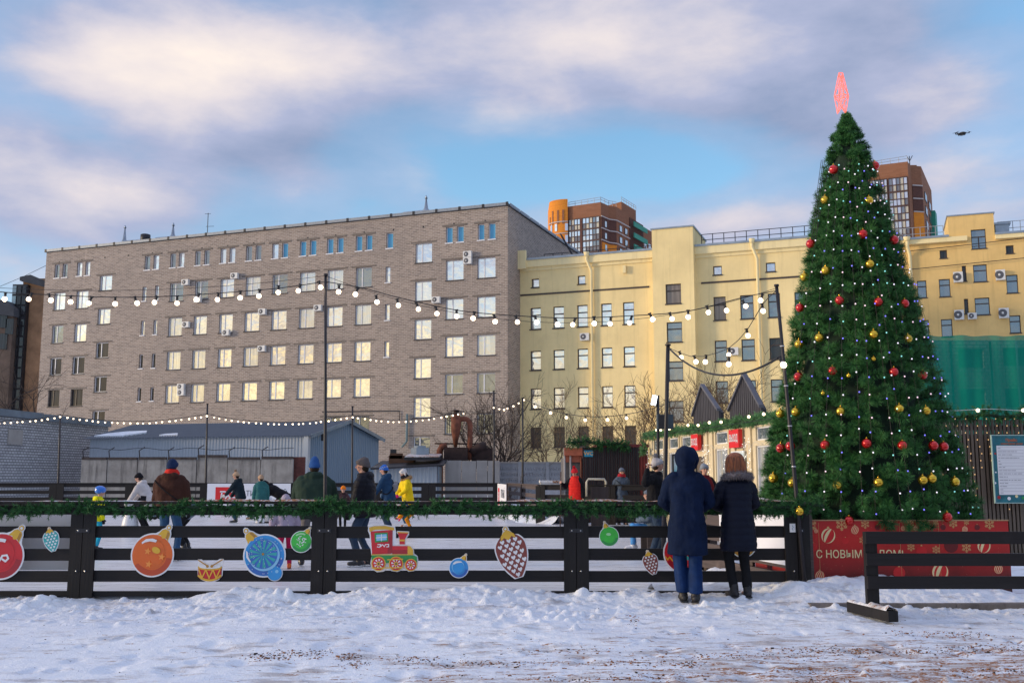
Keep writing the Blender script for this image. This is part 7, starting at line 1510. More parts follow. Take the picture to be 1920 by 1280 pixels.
bt('big dark bare tree in front of the corner of the grey brick building', 925, 63, 700, .42, 4, M_bark, stems=9, r0=.085, levels=4)
bt('slender bare tree in front of the left part of the yellow building', 1044, 66, 725, .32, 7, M_bark2, stems=6, r0=.055, levels=4)
bt('bushy pale bare tree behind the left end of the pavilion', 1215, 52, 690, .55, 11, M_bark2, stems=9, r0=.05, levels=4)
bt('pale bare tree between the two dark gables of the pavilion', 1352, 46, 675, .45, 14, M_bark2, stems=8, r0=.05, levels=4)
bt('pale bare tree behind the right gable of the pavilion beside the fir tree', 1420, 47, 690, .4, 17, M_bark2, stems=8, r0=.05, levels=4)
bt('dark bare tree in front of the old building at the far left edge', 28, 86, 640, .4, 21, M_bark, stems=3, r0=.13, levels=4)
bt('thin leaning sapling beside the big dark bare tree', 948, 50, 830, .1, 25, M_bark, stems=1, r0=.03, levels=2)
# ================================================================== people
def cloth(name, c, rough=.85, var=.2, sheen=.0, bs=26, b_=.5, spec=.15):
    if name in MATS: return MATS[name]
    m, t, b = newmat(name); co = t.coord(); n = t.noise(5, 4, .6, co); f = t.noise(bs*6, 2, .6, co)
    a = t.ramp(n, [(.3, tuple(x*(1-var) for x in c)), (.7, tuple(min(1, x*(1+var)) for x in c))]); t.link(a, b.inputs['Base Color']); b.inputs['Roughness'].default_value = rough
    b.inputs['Specular IOR Level'].default_value = spec; b.inputs['Sheen Weight'].default_value = sheen
    bump(t, b, t.math('ADD', t.noise(bs*.5, 4, .6, co), t.math('MULTIPLY', f, .3)), b_, .012); return m
m, t, b = newmat('skin'); n = t.noise(9, 3, .6, t.coord()); t.link(t.ramp(n, [(.35, (.46, .23, .16)), (.7, (.56, .32, .23))]), b.inputs['Base Color']); b.inputs['Roughness'].default_value = .5; b.inputs['Subsurface Weight'].default_value = .1; b.inputs['Subsurface Radius'].default_value = (.02, .01, .006); SKIN = m
EYE = M('eye_dark', (.03, .02, .02), .2, var=0); LIP = M('lips', (.38, .11, .09), .5, var=.05); BLK = cloth('black_cloth', (.010, .010, .013)); RUB = M('boot_rubber', (.015, .014, .016), .55, var=.2); STEEL = M('skate_steel', (.6, .62, .65), .25, .9, 0)
def ik(a, c, l1, l2, pole):
    a, c, pole = Vector(a), Vector(c), Vector(pole); d = c-a; L_ = d.length; mx_ = (l1+l2)*.995
    if L_ > mx_: c = a+d*(mx_/L_); d = c-a; L_ = mx_
    u = d/L_; q = (l1*l1-l2*l2+L_*L_)/(2*L_); h = math.sqrt(max(0, l1*l1-q*q)); p = pole-u*pole.dot(u); p = p.normalized() if p.length > 1e-5 else Vector((1, 0, 0)); return a+u*q+p*h, c
def hand(mb, w, d, nrm, side, curl, g=0.0, k=1.0):
    d = Vector(d).normalized(); nrm = Vector(nrm); nrm = (nrm-d*nrm.dot(d)).normalized(); lat = d.cross(nrm).normalized()*side
    rot = Matrix((lat, nrm, d)).transposed(); mb.ell(w+d*.048*k, ((.040+g)*k, (.017+g)*k, (.050+g)*k), rot, 12, 8); mb.cap(w-d*.02*k, w+d*.03*k, (.026+g)*k, (.030+g)*k, 10)
    cs = curl if isinstance(curl, (list, tuple)) else [curl]*4
    for i, (o, L_) in enumerate(((-.029, .9), (-.010, 1.0), (.010, .96), (.028, .78))):
        p = w+d*.085*k+lat*(o*k)*-1; dd = d.copy(); c = cs[i]
        for j, l in enumerate((.038, .026, .021)):
            dd = (Matrix.Rotation(-c*(.75+.25*j)*side*1.0, 3, lat*-1) @ dd).normalized() if False else (dd*math.cos(c*.8)+nrm*math.sin(c*.8)).normalized() if j == 0 else (dd+nrm*math.sin(c)*.9-d*math.sin(c)*.45*j).normalized()
            q = p+dd*l*L_*k; mb.cap(p, q, (.0095-.0008*j+g*.8)*k, (.0088-.0008*j+g*.8)*k, 8); p = q
    p = w+d*.028*k+lat*.034*k; dd = (d*.62+lat*.72+nrm*.25).normalized(); q = p+dd*.034*k; mb.cap(p, q, (.013+g*.8)*k, (.0105+g*.8)*k, 8); dd = (d*.9+lat*.2+nrm*.35).normalized(); mb.cap(q, q+dd*.028*k, (.0105+g*.8)*k, (.009+g*.8)*k, 8)
QUILT = lambda z, co: .007*np.abs(np.sin(co[:, 2]*PI/.085+.25*vnoise(co*3)))
def person(label, px, Yv, H, face=0, lean=0, pitch=0, yaw=0, hipz=.93, hands=None, feet=None, elb=None, jacket=None, trousers=None, shoes=('boot', None), hat=None, hair=None, gloves=None, fur=None, extras=None, thick=.02, jlen=.12, quilt=False, headk=1.0, tw=0.0, vox=.012, flare=0.0, hood='down', eyes=True, curl=.5, soles=0.0, wide=1.0, vest=None, hatm2=None, pz=1000, bare=None):
    S = H/1.8; X = gx(px, Yv, pz); z0 = gh(X, Yv) if Yv < 12.9 else 0.0
    root = thing('person', label, 'person', (X, Yv, z0), -R(face)); Wm = WM[root.name]
    def fin(me, name, mat, fold=.006, fs=9.0, q=False):
        def fn(co):
            r = fold*1.5*fbm(co*[fs, fs, fs*.55], 3)+fold*.6*np.sin((co[:, 2]*2+co[:, 0]+vnoise(co*6)*.25)*22)*(vnoise(co*4)*.5+.5)
            if q: r = r+QUILT(0, co/S)
            return r*S
        if fold: ruffle(me, fn)
        me.transform(Wm) if False else None
        return put(name, me, mat, root, True)
    def T(p): return Vector(p)*S
    sl_, cl_ = math.sin(R(lean)), math.cos(R(lean)); hip = Vector((0, -sl_*.12, hipz)); sp = Vector((0, sl_, cl_)); fw = Vector((0, cl_, -sl_)); rt = Vector((1, 0, 0))
    if tw: rt = Matrix.Rotation(R(tw), 3, 'Z') @ rt
    shc = hip+sp*.50; neck = hip+sp*.565; hp = R(pitch)+R(lean)*.55; hy = R(yaw)
    Hm = Matrix.Rotation(-hy, 3, 'Z') @ Matrix.Rotation(-hp, 3, 'X'); hc = neck+(sp*.5+Vector((0, 0, .5)))*.10+Hm @ Vector((0, .025, .055*headk))
    def hd(p): return hc+Hm @ (Vector(p)*headk)
    shw = .175*wide; sh = {s: shc+rt*s*shw-sp*.02 for s in (-1, 1)}
    hands = hands or {-1: (-.27, .06, .80), 1: (.27, .06, .80)}; feet = feet or {-1: (-.10, 0, 0), 1: (.10, 0, 0)}; elb = elb or {-1: (-.5, -.8, -.2), 1: (.5, -.8, -.2)}
    E, Wr = {}, {}
    for s in (-1, 1): E[s], Wr[s] = ik(sh[s], hands[s], .29, .26, elb[s])
    hj = {s: hip+rt*s*.088-Vector((0, 0, .02)) for s in (-1, 1)}; K, A = {}, {}
    for s in (-1, 1): f = Vector(feet[s])+Vector((0, -.03, .085+soles)); K[s], A[s] = ik(hj[s], f, .435, .42, (s*.12, 1, .1))
    hdir = {s: (Wr[s]-E[s]).normalized() for s in (-1, 1)}; nr = {s: Vector((-s*.8, .3, .2)) for s in (-1, 1)}
    # --- body, one surface
    b = MB(); b.ell(hd((0, -.012, .02)), tuple(q*headk for q in (.074, .094, .098)), Hm); b.ell(hd((0, .030, -.045)), tuple(q*headk for q in (.055, .062, .062)), Hm); b.ell(hd((0, .052, -.085)), tuple(q*headk for q in (.024, .026, .02)), Hm, 8, 6)
    b.cap(hd((0, .088, .018)), hd((0, .106, -.022)), .008*headk, .014*headk, 8); b.cap(hd((-.04, .074, .038)), hd((.04, .074, .038)), .013*headk, .013*headk, 8)
    for s in (-1, 1): b.ell(hd((s*.076, -.012, -.005)), tuple(q*headk for q in (.011, .022, .032)), Hm, 8, 6); b.ell(hd((s*.036, .062, -.018)), tuple(q*headk for q in (.024, .024, .022)), Hm, 8, 6)
    b.cap(neck-sp*.08, hc-Vector((0, 0, .04)), .058, .054)
    b.loft([(hip-sp*.06, rt, fw, .11, .08), (hip+sp*.02, rt, fw, .15, .10), (hip+sp*.2, rt, fw, .13, .095), (hip+sp*.38, rt, fw, .155, .105), (hip+sp*.48, rt, fw, .14, .08), (hip+sp*.54, rt, fw, .06, .055)])
    for s in (-1, 1):
        b.cap(sh[s]-rt*s*.03, E[s], .048, .038); b.cap(E[s], Wr[s], .038, .027); b.cap(hj[s], K[s], .078, .052); b.cap(K[s], A[s], .052, .036); b.cap(A[s]+Vector((0, -.02, -.045)), Vector(A[s])+Vector((0, .15, -.055)), .035, .026)
        cu = curl[s] if isinstance(curl, dict) else curl
        hand(b, Wr[s], hdir[s], (bare or nr)[s] if isinstance(bare, dict) else nr[s], s if not isinstance(bare, dict) else s, cu)
    b.v = [tuple(Vector(v)*S) for v in b.v]; me = skinned(b, vox*.78*max(.7, S), 2); body = fin(me, 'body', SKIN, 0)
    def shape(name, fn, mat, sm=4, fold=.006, v=None, q=False, fs=9.0):
        mb = MB(); fn(mb); mb.v = [tuple(Vector(p)*S) for p in mb.v]; me = skinned(mb, (v or vox)*max(.7, S), sm); return fin(me, name, mat, fold, fs, q)
    def simple(name, fn, mat):
        mb = MB(); fn(mb); mb.v = [tuple(Vector(p)*S) for p in mb.v]; return put(name, mb, mat, root, True)
    # --- trousers
    def tr(mb):
        t_ = .018
        mb.loft([(hip-Vector((0, 0, .12)), rt, Vector((0, 1, 0)), .10, .08), (hip-sp*.03, rt, fw, .165, .12), (hip+sp*.1, rt, fw, .155, .115)])
        for s in (-1, 1):
            mb.cap(hj[s]-Vector((0, 0, .0)), K[s], .095, .07+flare*.5); kk = K[s]; aa = A[s]-(A[s]-K[s])*.06; mb.tube([kk-(aa-kk)*.05, kk, kk+(aa-kk)*.5, aa+Vector((0, 0, .01)), aa+Vector((0, 0, -.012))], [.03, .068+flare*.6, .060+flare, .058+flare, .05+flare], 14)
    if trousers: shape('trousers', tr, trousers, 3, .005)
    # --- jacket
    th = thick
    def jk(mb):
        zb = hip.z-jlen; r_ = [];  L_ = jlen
        if L_ > .25:
            for q in (0, .02, .5): r_.append((Vector((0, hip.y*(.5+.5*q), zb+(hip.z-.05-zb)*q)), rt, Vector((0, 1, 0)), .205+th-.015*q-(.02 if q == 0 else 0), .155+th-(.02 if q == 0 else 0)))
        else: r_.append((hip-sp*jlen, rt, fw, .160+th*.8, .125+th*.8)); r_.append((hip-sp*(jlen-.02), rt, fw, .175+th, .14+th))
        r_ += [(hip+sp*.03, rt, fw, .178+th, .138+th), (hip+sp*.2, rt, fw, (.165+th)*wide, .128+th), (hip+sp*.36, rt, fw, (.185+th)*wide, .135+th), (hip+sp*.46, rt, fw, (.175+th)*wide, .118+th*.7), (hip+sp*.525, rt, fw, .11+th*.4, .09+th*.3), (hip+sp*.575, rt, fw, .078+th*.3, .075+th*.3), (hip+sp*.60, rt, fw, .07, .066)]
        mb.loft(r_)
        for s in (-1, 1):
            mb.cap(sh[s]-rt*s*.04-sp*.01, sh[s]+(E[s]-sh[s])*.35, .072+th*.7, .066+th*.8); mb.cap(sh[s]+(E[s]-sh[s])*.25, E[s], .066+th*.8, .056+th*.7); c = Wr[s]-(Wr[s]-E[s])*.04; mb.cap(E[s], c-(Wr[s]-E[s])*.1, .056+th*.7, .046+th*.45); mb.cap(c-(Wr[s]-E[s])*.12, c, .044+th*.4, .040+th*.3)
            if extras and 'pocketarms' in extras: pass
        if hood == 'down': mb.cap(neck-fw*.075-rt*.08-sp*.02, neck-fw*.075+rt*.08-sp*.02, .052+th*.4, .052+th*.4); mb.ell(neck-fw*.10-sp*.05, (.12, .065, .085)); 
        if hood in ('collar', 'down'): mb.tube([neck+rt*.085*math.cos(a)+fw*.075*math.sin(a)+sp*.0 for a in [2*PI*k/14 for k in range(15)]], .028+th*.2, 8)
        if hood == 'up':
            mb.ell(hd((0, -.03, .012)), (.136, .138, .150), Hm, 16, 12); mb.cap(neck+sp*.0, hc-Vector((0, .02, .03)), .105, .105); mb.ell(hd((0, -.09, -.05)), (.095, .06, .09), Hm)
            mb.tube([hd((.105*math.cos(a), .075, .125*math.sin(a)+.0)) for a in [2*PI*k/16 for k in range(17)]], .024, 8)
    if jacket: shape('jacket', jk, jacket, 4, .007 if not quilt else .004, None, quilt)
    if vest:
        def vs(mb): mb.loft([(hip-sp*.1, rt, fw, .185+th, .155+th), (hip+sp*.03, rt, fw, .192+th, .158+th), (hip+sp*.2, rt, fw, .182+th, .148+th), (hip+sp*.36, rt, fw, .192+th, .152+th), (hip+sp*.47, rt, fw, .15+th, .13+th), (hip+sp*.57, rt, fw, .095+th, .095+th), (hip+sp*.60, rt, fw, .08+th, .08+th)])
        shape('vest', vs, vest, 3, .004, None, quilt)
    # --- hands
    if gloves:
        for s in (-1, 1): shape('glove', lambda mb, s=s: hand(mb, Wr[s], hdir[s], nr[s], s, curl[s] if isinstance(curl, dict) else curl, .007), gloves, 1, 0, .009)
    # --- shoes
    kind, sm_ = shoes
    if kind:
        for s in (-1, 1):
            a = A[s]; d = Vector((s*.18, 1, 0)).normalized()
            def so(mb, a=a, d=d):
                mb.cap(a+Vector((0, 0, .045 if kind != 'shoe' else -.01)), a-Vector((0, 0, .04)), .054, .056); mb.cap(a-d*.045+Vector((0, 0, -.047)), a+d*.08+Vector((0, 0, -.05)), .040, .044); mb.cap(a+d*.07+Vector((0, 0, -.052)), a+d*.165+Vector((0, 0, -.058)), .043, .034)
            o = shape('skate' if kind == 'skate' else 'boot', so, sm_, 2, 0)
            if kind == 'skate':
                mb = MB(); c = a-Vector((0, 0, .112)); mb.box((c+d*.05)*S, Vector((.006, .30, .022))*S, Matrix.Rotation(-math.atan2(d.x, d.y), 3, 'Z')); [mb.box((a+d*q-Vector((0, 0, .096)))*S, Vector((.03, .05, .03))*S) for q in (-.03, .12)]; put('blade', mb, STEEL, o, True)
            else:
                mb = MB(); mb.box((a+d*.055-Vector((0, 0, .082)))*S, Vector((.085, .27, .016))*S, Matrix.Rotation(-math.atan2(d.x, d.y), 3, 'Z')); put('sole', mb, RUB, o, True)
    # --- head gear and hair
    HR = lambda mb, c, r: mb.ell(hd(c), tuple(q*headk for q in r), Hm, 18, 12)
    if hair is None and hat and hat[0] in ('beanie', 'pom', 'tall'): hair = (cloth('short_hair', (.035, .022, .015), .5, .3, 0, 60, .6), .055)
    if hair and hat is None:
        hm, ln = hair
        def hf(mb):
            X_, Y_ = Hm @ Vector((1, 0, 0)), Hm @ Vector((0, 1, 0))
            mb.loft([(hd((0, -.03+y_, z_)), X_, Y_, a_*headk, b__*headk) for z_, a_, b__, y_ in ((.152, .012, .012, .0), (.146, .045, .05, 0), (.125, .078, .088, 0), (.09, .102, .108, 0), (.04, .118, .114, 0), (-.02, .128, .108, -.005), (-.08, .136, .10, -.01), (-.125, .134, .092, -.012), (-.15, .11, .07, -.012))])

        o = shape('hair', hf, hm, 2, 0, .008); cH = (hc*S); ruffle(o.data, lambda co: S*.006*np.sin(np.arctan2(co[:, 0]-cH.x, co[:, 1]-cH.y)*46+vnoise(co*9)*3)*np.clip((cH.z+.13-co[:, 2])*12, 0, 1))
    elif hair:
        hm, ln = hair; shape('hair', lambda mb: [HR(mb, (0, -.045, -.03), (.082, .062, .075)), mb.cap(hd((-.03, -.07, -.03)), hd((-.03, -.07, -ln)), .035, .028), mb.cap(hd((.03, -.07, -.03)), hd((.03, -.07, -ln)), .035, .028)], hm, 2, .003, .010)
    if hat:
        hk, hm = hat[0], hat[1]
        def beanie(mb, tall=0.0):
            mb.loft([(hd((0, -.020, -.012)), Hm @ Vector((1, 0, 0)), Hm @ Vector((0, 1, .38)), .088*headk, .110*headk), (hd((0, -.018, .01)), Hm @ Vector((1, 0, 0)), Hm @ Vector((0, 1, .36)), .096*headk, .118*headk), (hd((0, -.016, .052)), Hm @ Vector((1, 0, 0)), Hm @ Vector((0, 1, .3)), .096*headk, .116*headk), (hd((0, -.022, .062)), Hm @ Vector((1, 0, 0)), Hm @ Vector((0, 1, .25)), .089*headk, .107*headk), (hd((0, -.03, .11+tall*.5)), Hm @ Vector((1, 0, 0)), Hm @ Vector((0, 1, 0)), .067*headk, .08*headk), (hd((0, -.04, .135+tall)), Hm @ Vector((1, 0, 0)), Hm @ Vector((0, 1, 0)), .03*headk, .036*headk), (hd((0, -.042, .142+tall)), Hm @ Vector((1, 0, 0)), Hm @ Vector((0, 1, 0)), .01, .01)])
        if hk in ('beanie', 'pom', 'tall'):
            o = shape('hat', lambda mb: beanie(mb, .05 if hk == 'tall' else 0), hm, 2, .002, .010, fs=30)
            if hk == 'pom':
                mb = MB(); c = hd((0, -.045, .172)); rp = random.Random(3)
                for k in range(160): dd = Vector((rp.gauss(0, 1), rp.gauss(0, 1), rp.gauss(0, 1))).normalized(); mb.tube([c*S, (c+dd*.048)*S], [.007*S, .004*S], 3)
                mb.ell(c*S, .035*S, None, 10, 8); put('pompom', mb, hatm2 or hm, o, True)
            elif hatm2:
                mb = MB()
                for k in range(26): a = 2*PI*k/26; c = hd((.091*math.cos(a), -.014+.112*math.sin(a), .045+.02*(k % 2))); mb.ell(c*S, .011*S, None, 6, 4)
                put('hat_pattern', mb, hatm2, o, True)
        elif hk == 'helmet':
            def hl(mb): HR(mb, (0, -.015, .055), (.112, .135, .095)); HR(mb, (0, -.045, .02), (.105, .10, .08))
            o = shape('helmet', hl, hm, 2, 0, .010); mb = MB()
            for s in (-1, 0, 1):
                for y in (-.07, .03): c = hd((s*.055, y, .142-abs(s)*.022-abs(y)*.12)); mb.ell(c*S, tuple(q*S for q in (.012, .03, .012)), Hm, 8, 5)
            put('helmet_vent', mb, BLK, o, True)
        elif hk == 'trapper':
            shape('hat', lambda mb: [HR(mb, (0, -.012, .06), (.098, .112, .085)), HR(mb, (0, .075, .085), (.07, .03, .035)), mb.cap(hd((-.09, -.01, .03)), hd((-.092, .0, -.075)), .03, .026), mb.cap(hd((.09, -.01, .03)), hd((.092, .0, -.075)), .03, .026), HR(mb, (0, -.09, .0), (.08, .03, .06))], hm, 2, .005, .010, fs=30)
    if eyes:
        for s in (-1, 1): mb = MB(); mb.ell(hd((s*.031, .084, .014))*S, tuple(q*S*headk for q in (.013, .008, .007)), Hm, 8, 6); put('eye', mb, EYE, body, True)
        mb = MB(); mb.ell(hd((0, .088, -.054))*S, tuple(q*S*headk for q in (.022, .009, .006)), Hm, 8, 6); put('mouth', mb, LIP, body, True)
    if fur:
        fm = fur; mb = MB(); rp = random.Random(9); rx, ry = .165, .15; n = 2600; V = []
        for k in range(n):
            a = rp.random()*2*PI; c = neck-fw*.045-sp*.02+rt*rx*math.cos(a)+fw*ry*math.sin(a)*.85-sp*.03*math.sin(a); b2 = rp.random()*2*PI; out = (rt*math.cos(a)+fw*math.sin(a)); c = c+(out*math.cos(b2)+sp*math.sin(b2))*.026
            dd = (out*math.cos(b2)+sp*math.sin(b2)+Vector((rp.gauss(0, .45), rp.gauss(0, .45), rp.gauss(0, .45)))).normalized(); w_ = dd.cross(Vector((rp.gauss(0, 1), rp.gauss(0, 1), rp.gauss(0, 1)))).normalized()*.0035; L_ = rp.uniform(.03, .06); V += [(c-w_)*S, (c+w_)*S, (c+dd*L_)*S]
        me = np_mesh('fur_trim', np.array([tuple(v) for v in V]), np.arange(len(V)).reshape(-1, 3), fm); o = put('fur_trim', me, None, root, True); mb = MB(); mb.tube([(neck-fw*.045-sp*.02+rt*rx*math.cos(a)+fw*ry*.85*math.sin(a)-sp*.03*math.sin(a))*S for a in [2*PI*k/20 for k in range(21)]], .036*S, 8); put('fur_base', mb, fm, o, True)
    if extras:
        for ex_ in extras:
            if ex_[0] == 'scarf':
                shape('scarf', lambda mb: [mb.tube([neck+rt*.095*math.cos(a)+fw*.09*math.sin(a)+sp*(.03+.012*math.sin(2*a)) for a in [2*PI*k/16 for k in range(17)]], .042, 10), mb.tube([neck+rt*.085*math.cos(a)+fw*.08*math.sin(a)+sp*.075 for a in [2*PI*k/16 for k in range(17)]], .034, 10)], ex_[1], 2, .006, .010)
            elif ex_[0] == 'strap':
                a0 = math.radians(0); pts = []; s = ex_[2]
                for k in range(25): a = 2*PI*k/24; q = .02+.46*(.5+.5*math.cos(a)*s); c = hip+sp*(.06+.42*(.5+.5*math.cos(a)*s)); pts.append((c+rt*(.187+th)*math.cos(a)*wide+fw*(.152+th)*math.sin(a))*S)
                mb = MB(); mb.tube(pts, .014*S, 6, sq=.4); put('strap', mb, ex_[1], root, True)
            elif ex_[0] == 'bag':
                c = hip+sp*ex_[2][2]+rt*ex_[2][0]+fw*ex_[2][1]; shape('bag', lambda mb: mb.box(c, ex_[3], Matrix.Rotation(ex_[4], 3, 'Y') @ Matrix.Rotation(.1, 3, 'Z')), ex_[1], 2, .003, .010)
            elif ex_[0] == 'seam':
                mb = MB(); yb = -(.145+th)
                for p in ex_[2]: mb.tube([(hip+sp*z+rt*x-fw*(yy)).to_tuple() and (hip+sp*z+rt*x-fw*yy)*S for x, yy, z in p], .003*S, 4)
                put('seam', mb, ex_[1], root, True)
            elif ex_[0] == 'spots':
                rp = random.Random(4); mb = MB()
                for k in range(60): a = rp.random()*2*PI; z = rp.uniform(-.06, .42); mb.ell((hip+sp*z+rt*(.178+th)*math.cos(a)+fw*(.142+th)*math.sin(a))*S, .012*S, None, 6, 4)
                put('jacket_print', mb, ex_[1], root, True)
    return root
D = lambda l, r: {-1: l, 1: r}
jeans = cloth('blue_jeans', (.035, .085, .17)); jeansd = cloth('dark_jeans', (.03, .05, .085)); greyp = cloth('grey_trousers', (.17, .16, .16)); blackp = cloth('black_trousers', (.012, .012, .014)); brnp = cloth('brown_trousers', (.06, .045, .04))
white_sk = M('skate_white', (.65, .65, .67), .4, var=.05); black_sk = M('skate_black', (.02, .02, .025), .35, var=.2)
# foreground pair
navy = cloth('navy_coat_cloth', (.0035, .010, .034), .85, bs=10, b_=.8, var=.3); navyt = cloth('navy_trousers_cloth', (.006, .026, .10), .7, var=.3)
person('man in a long navy blue hooded coat standing outside the fence', 1291, 12.12, 1.80, 6, 3, 2, 26, jacket=navy, trousers=navyt, shoes=('shoe', RUB), jlen=.40, thick=.034, hood='up', flare=.022, vox=.009, hands=D((-.10, .24, 1.0), (.12, .24, 1.0)), elb=D((-1, -.25, -.5), (1, -.25, -.5)), feet=D((-.062, .03, 0), (.075, -.05, 0)), wide=.97, eyes=True, pz=1110, gloves=BLK)
m, t, b = newmat('auburn_hair'); n = t.noise(1, 3, .6, t.mapping(t.coord(), (70, 70, 4))); t.link(t.ramp(n, [(.35, (.10, .026, .008)), (.65, (.42, .12, .03))]), b.inputs['Base Color']); b.inputs['Roughness'].default_value = .4; bump(t, b, n, .6, .01); hairm = m; furm = M('grey_fur', (.17, .145, .15), .8, var=.4, scale=30)
darkn = cloth('dark_puffer', (.003, .005, .016), .6, spec=.2)
person('woman with auburn hair in a dark padded coat with grey fur hood', 1387, 12.25, 1.69, -8, 3, 4, -4, jacket=darkn, trousers=blackp, shoes=('boot', RUB), jlen=.36, thick=.025, hood='collar', vox=.009, quilt=True, hands=D((-.07, .26, 1.06), (.08, .26, 1.06)), elb=D((-1, -.3, -.5), (1, -.3, -.5)), feet=D((-.075, .02, 0), (.085, -.02, 0)), hair=(hairm, .15), fur=furm, gloves=BLK, wide=.92, pz=1110)
# skaters, near
brownj = cloth('brown_jacket', (.050, .019, .013), .8, bs=18); redc = cloth('red_scarf', (.60, .03, .02)); navyk = cloth('navy_knit', (.012, .025, .07))
person('man in a brown jacket with a red scarf and navy beanie', 316, 18.0, 1.79, 2, 3, 6, 0, jacket=brownj, trousers=jeans, shoes=('skate', black_sk), soles=.03, jlen=.10, thick=.055, wide=1.18, hat=('beanie', navyk), hatm2=None, hands=D((-.26, .10, .85), (.30, .10, .85)), extras=[('scarf', redc), ('strap', BLK, -1)], gloves=BLK, feet=D((-.13, 0, 0), (.13, .05, 0)))
greyj = cloth('grey_blue_jacket', (.13, .17, .22)); whitek = cloth('white_knit', (.60, .57, .55))
person('stooping person in a grey blue jacket and white hat behind the brown jacket', 347, 20.3, 1.72, -88, 48, 5, 0, hipz=.86, jacket=greyj, trousers=blackp, shoes=('skate', black_sk), soles=.03, hat=('beanie', whitek), hands=D((-.15, .62, .75), (.15, .62, .75)), gloves=BLK, thick=.04)
whitej = cloth('white_jacket', (.52, .48, .47))
person('woman in a white jacket and black hat leaning forward over a skating aid', 272, 27, 1.68, -88, 26, 10, 0, hipz=.90, jacket=whitej, trousers=blackp, shoes=('skate', white_sk), soles=.03, jlen=.2, thick=.03, hat=('beanie', BLK), hands=D((-.16, .48, .85), (.16, .48, .85)), gloves=whitek, extras=[('bag', BLK, (-.2, .05, .05), (.05, .16, .25), .2)])
yelj = cloth('lime_jacket', (.70, .66, .01)); cyanp = cloth('cyan_trousers', (.02, .33, .48))
person('child in a blue helmet and bright yellow jacket at the left of the rink', 180, 21, 1.26, 40, 4, 8, 10, jacket=yelj, trousers=cyanp, shoes=('boot', RUB), hat=('helmet', M('helmet_blue', (.02, .16, .60), .25, var=.05, coat=.5)), headk=1.2, thick=.03, gloves=BLK)
greenj = cloth('green_parka', (.020, .038, .027), .8, bs=14, b_=.6); bluek = cloth('blue_knit', (.025, .08, .24))
person('man in a bulky dark green parka and tall blue beanie bending over a toddler', 585, 17.0, 1.80, -6, 17, 12, -5, hipz=.93, jacket=greenj, trousers=greyp, shoes=('skate', black_sk), soles=.03, jlen=.16, thick=.06, wide=1.3, hat=('tall', bluek), hands=D((-.30, .42, .80), (.42, .30, .72)), elb=D((-1, -.3, -.4), (1, -.3, -.4)), gloves=BLK, feet=D((-.16, .0, 0), (.15, -.03, 0)))
lavj = cloth('lavender_jacket', (.36, .30, .38)); pinkp = cloth('pink_trousers', (.45, .015, .07)); orangeb = M('boot_orange', (.70, .13, .02), .5, var=.1)
person('toddler in a spotted lavender jacket, pink trousers and orange boots', 535, 16.6, 1.16, -20, 8, 14, 0, jacket=lavj, trousers=pinkp, shoes=('boot', orangeb), hat=('beanie', lavj), hatm2=whitek, headk=1.28, thick=.055, hood='down', hands=D((-.34, .15, .95), (.34, .12, .9)), gloves=lavj, extras=[('spots', whitek)], feet=D((-.12, 0, 0), (.12, .04, 0)))
blkp = cloth('black_puffer', (.004, .004, .009), .6, spec=.2); greyk = cloth('grey_knit', (.10, .085, .085))
person('man in a black padded jacket and grey beanie standing in profile facing left', 683, 17.0, 1.80, -84, 3, 4, -4, jacket=blkp, trousers=jeansd, shoes=('skate', black_sk), soles=.03, jlen=.13, thick=.05, quilt=True, hat=('beanie', greyk), hair=(cloth('dark_hair', (.02, .014, .01)), .08), hands=D((-.2, .20, .84), (.22, .12, .84)), gloves=BLK, feet=D((-.1, .08, 0), (.1, -.06, 0)), vox=.010)
# skaters, far
darkj = cloth('dark_teal_jacket', (.012, .022, .03)); beigek = cloth('beige_knit', (.42, .28, .18))
person('girl in a dark jacket, jeans and beige bobble hat reaching to the left', 447, 33, 1.70, -85, 14, 12, 0, hipz=.90, jacket=darkj, trousers=jeans, shoes=('skate', black_sk), soles=.03, thick=.03, quilt=True, hat=('pom', beigek), hands=D((-.15, .50, .88), (.2, .42, .80)), gloves=whitek, feet=D((-.1, .12, 0), (.12, -.35, .10)), vox=.014)
tealj = cloth('teal_jacket', (.03, .12, .12))
person('child in a long teal padded jacket and beige hat seen from behind', 487, 32.6, 1.56, -25, 6, 10, -25, jacket=tealj, trousers=blackp, shoes=('skate', white_sk), soles=.03, jlen=.18, thick=.035, hat=('beanie', beigek), gloves=BLK, vox=.014, quilt=True)
person('person in a black coat bent double behind the child in teal', 521, 33.6, 1.78, -80, 62, 20, 0, hipz=.88, jacket=BLK, trousers=blackp, shoes=('skate', black_sk), soles=.03, jlen=.25, thick=.04, hat=('beanie', BLK), hands=D((-.15, .75, .70), (.15, .7, .65)), gloves=BLK, vox=.014)
orangek = cloth('orange_knit', (.72, .18, .01)); plaid = cloth('dark_print_jacket', (.06, .03, .035), .8, .7)
person('small child in an orange hat and dark patterned jacket far out on the ice', 642, 30, 1.20, 175, 4, 6, 0, jacket=plaid, trousers=blackp, shoes=('boot', RUB), hat=('beanie', orangek), headk=1.2, thick=.035, gloves=BLK, vox=.014, extras=[('spots', cloth('print_spot', (.35, .2, .18)))])
bluej = cloth('blue_anorak', (.015, .045, .10)); bluew = cloth('bright_blue_knit', (.03, .13, .48)); bagm = cloth('grey_bag', (.22, .21, .22))
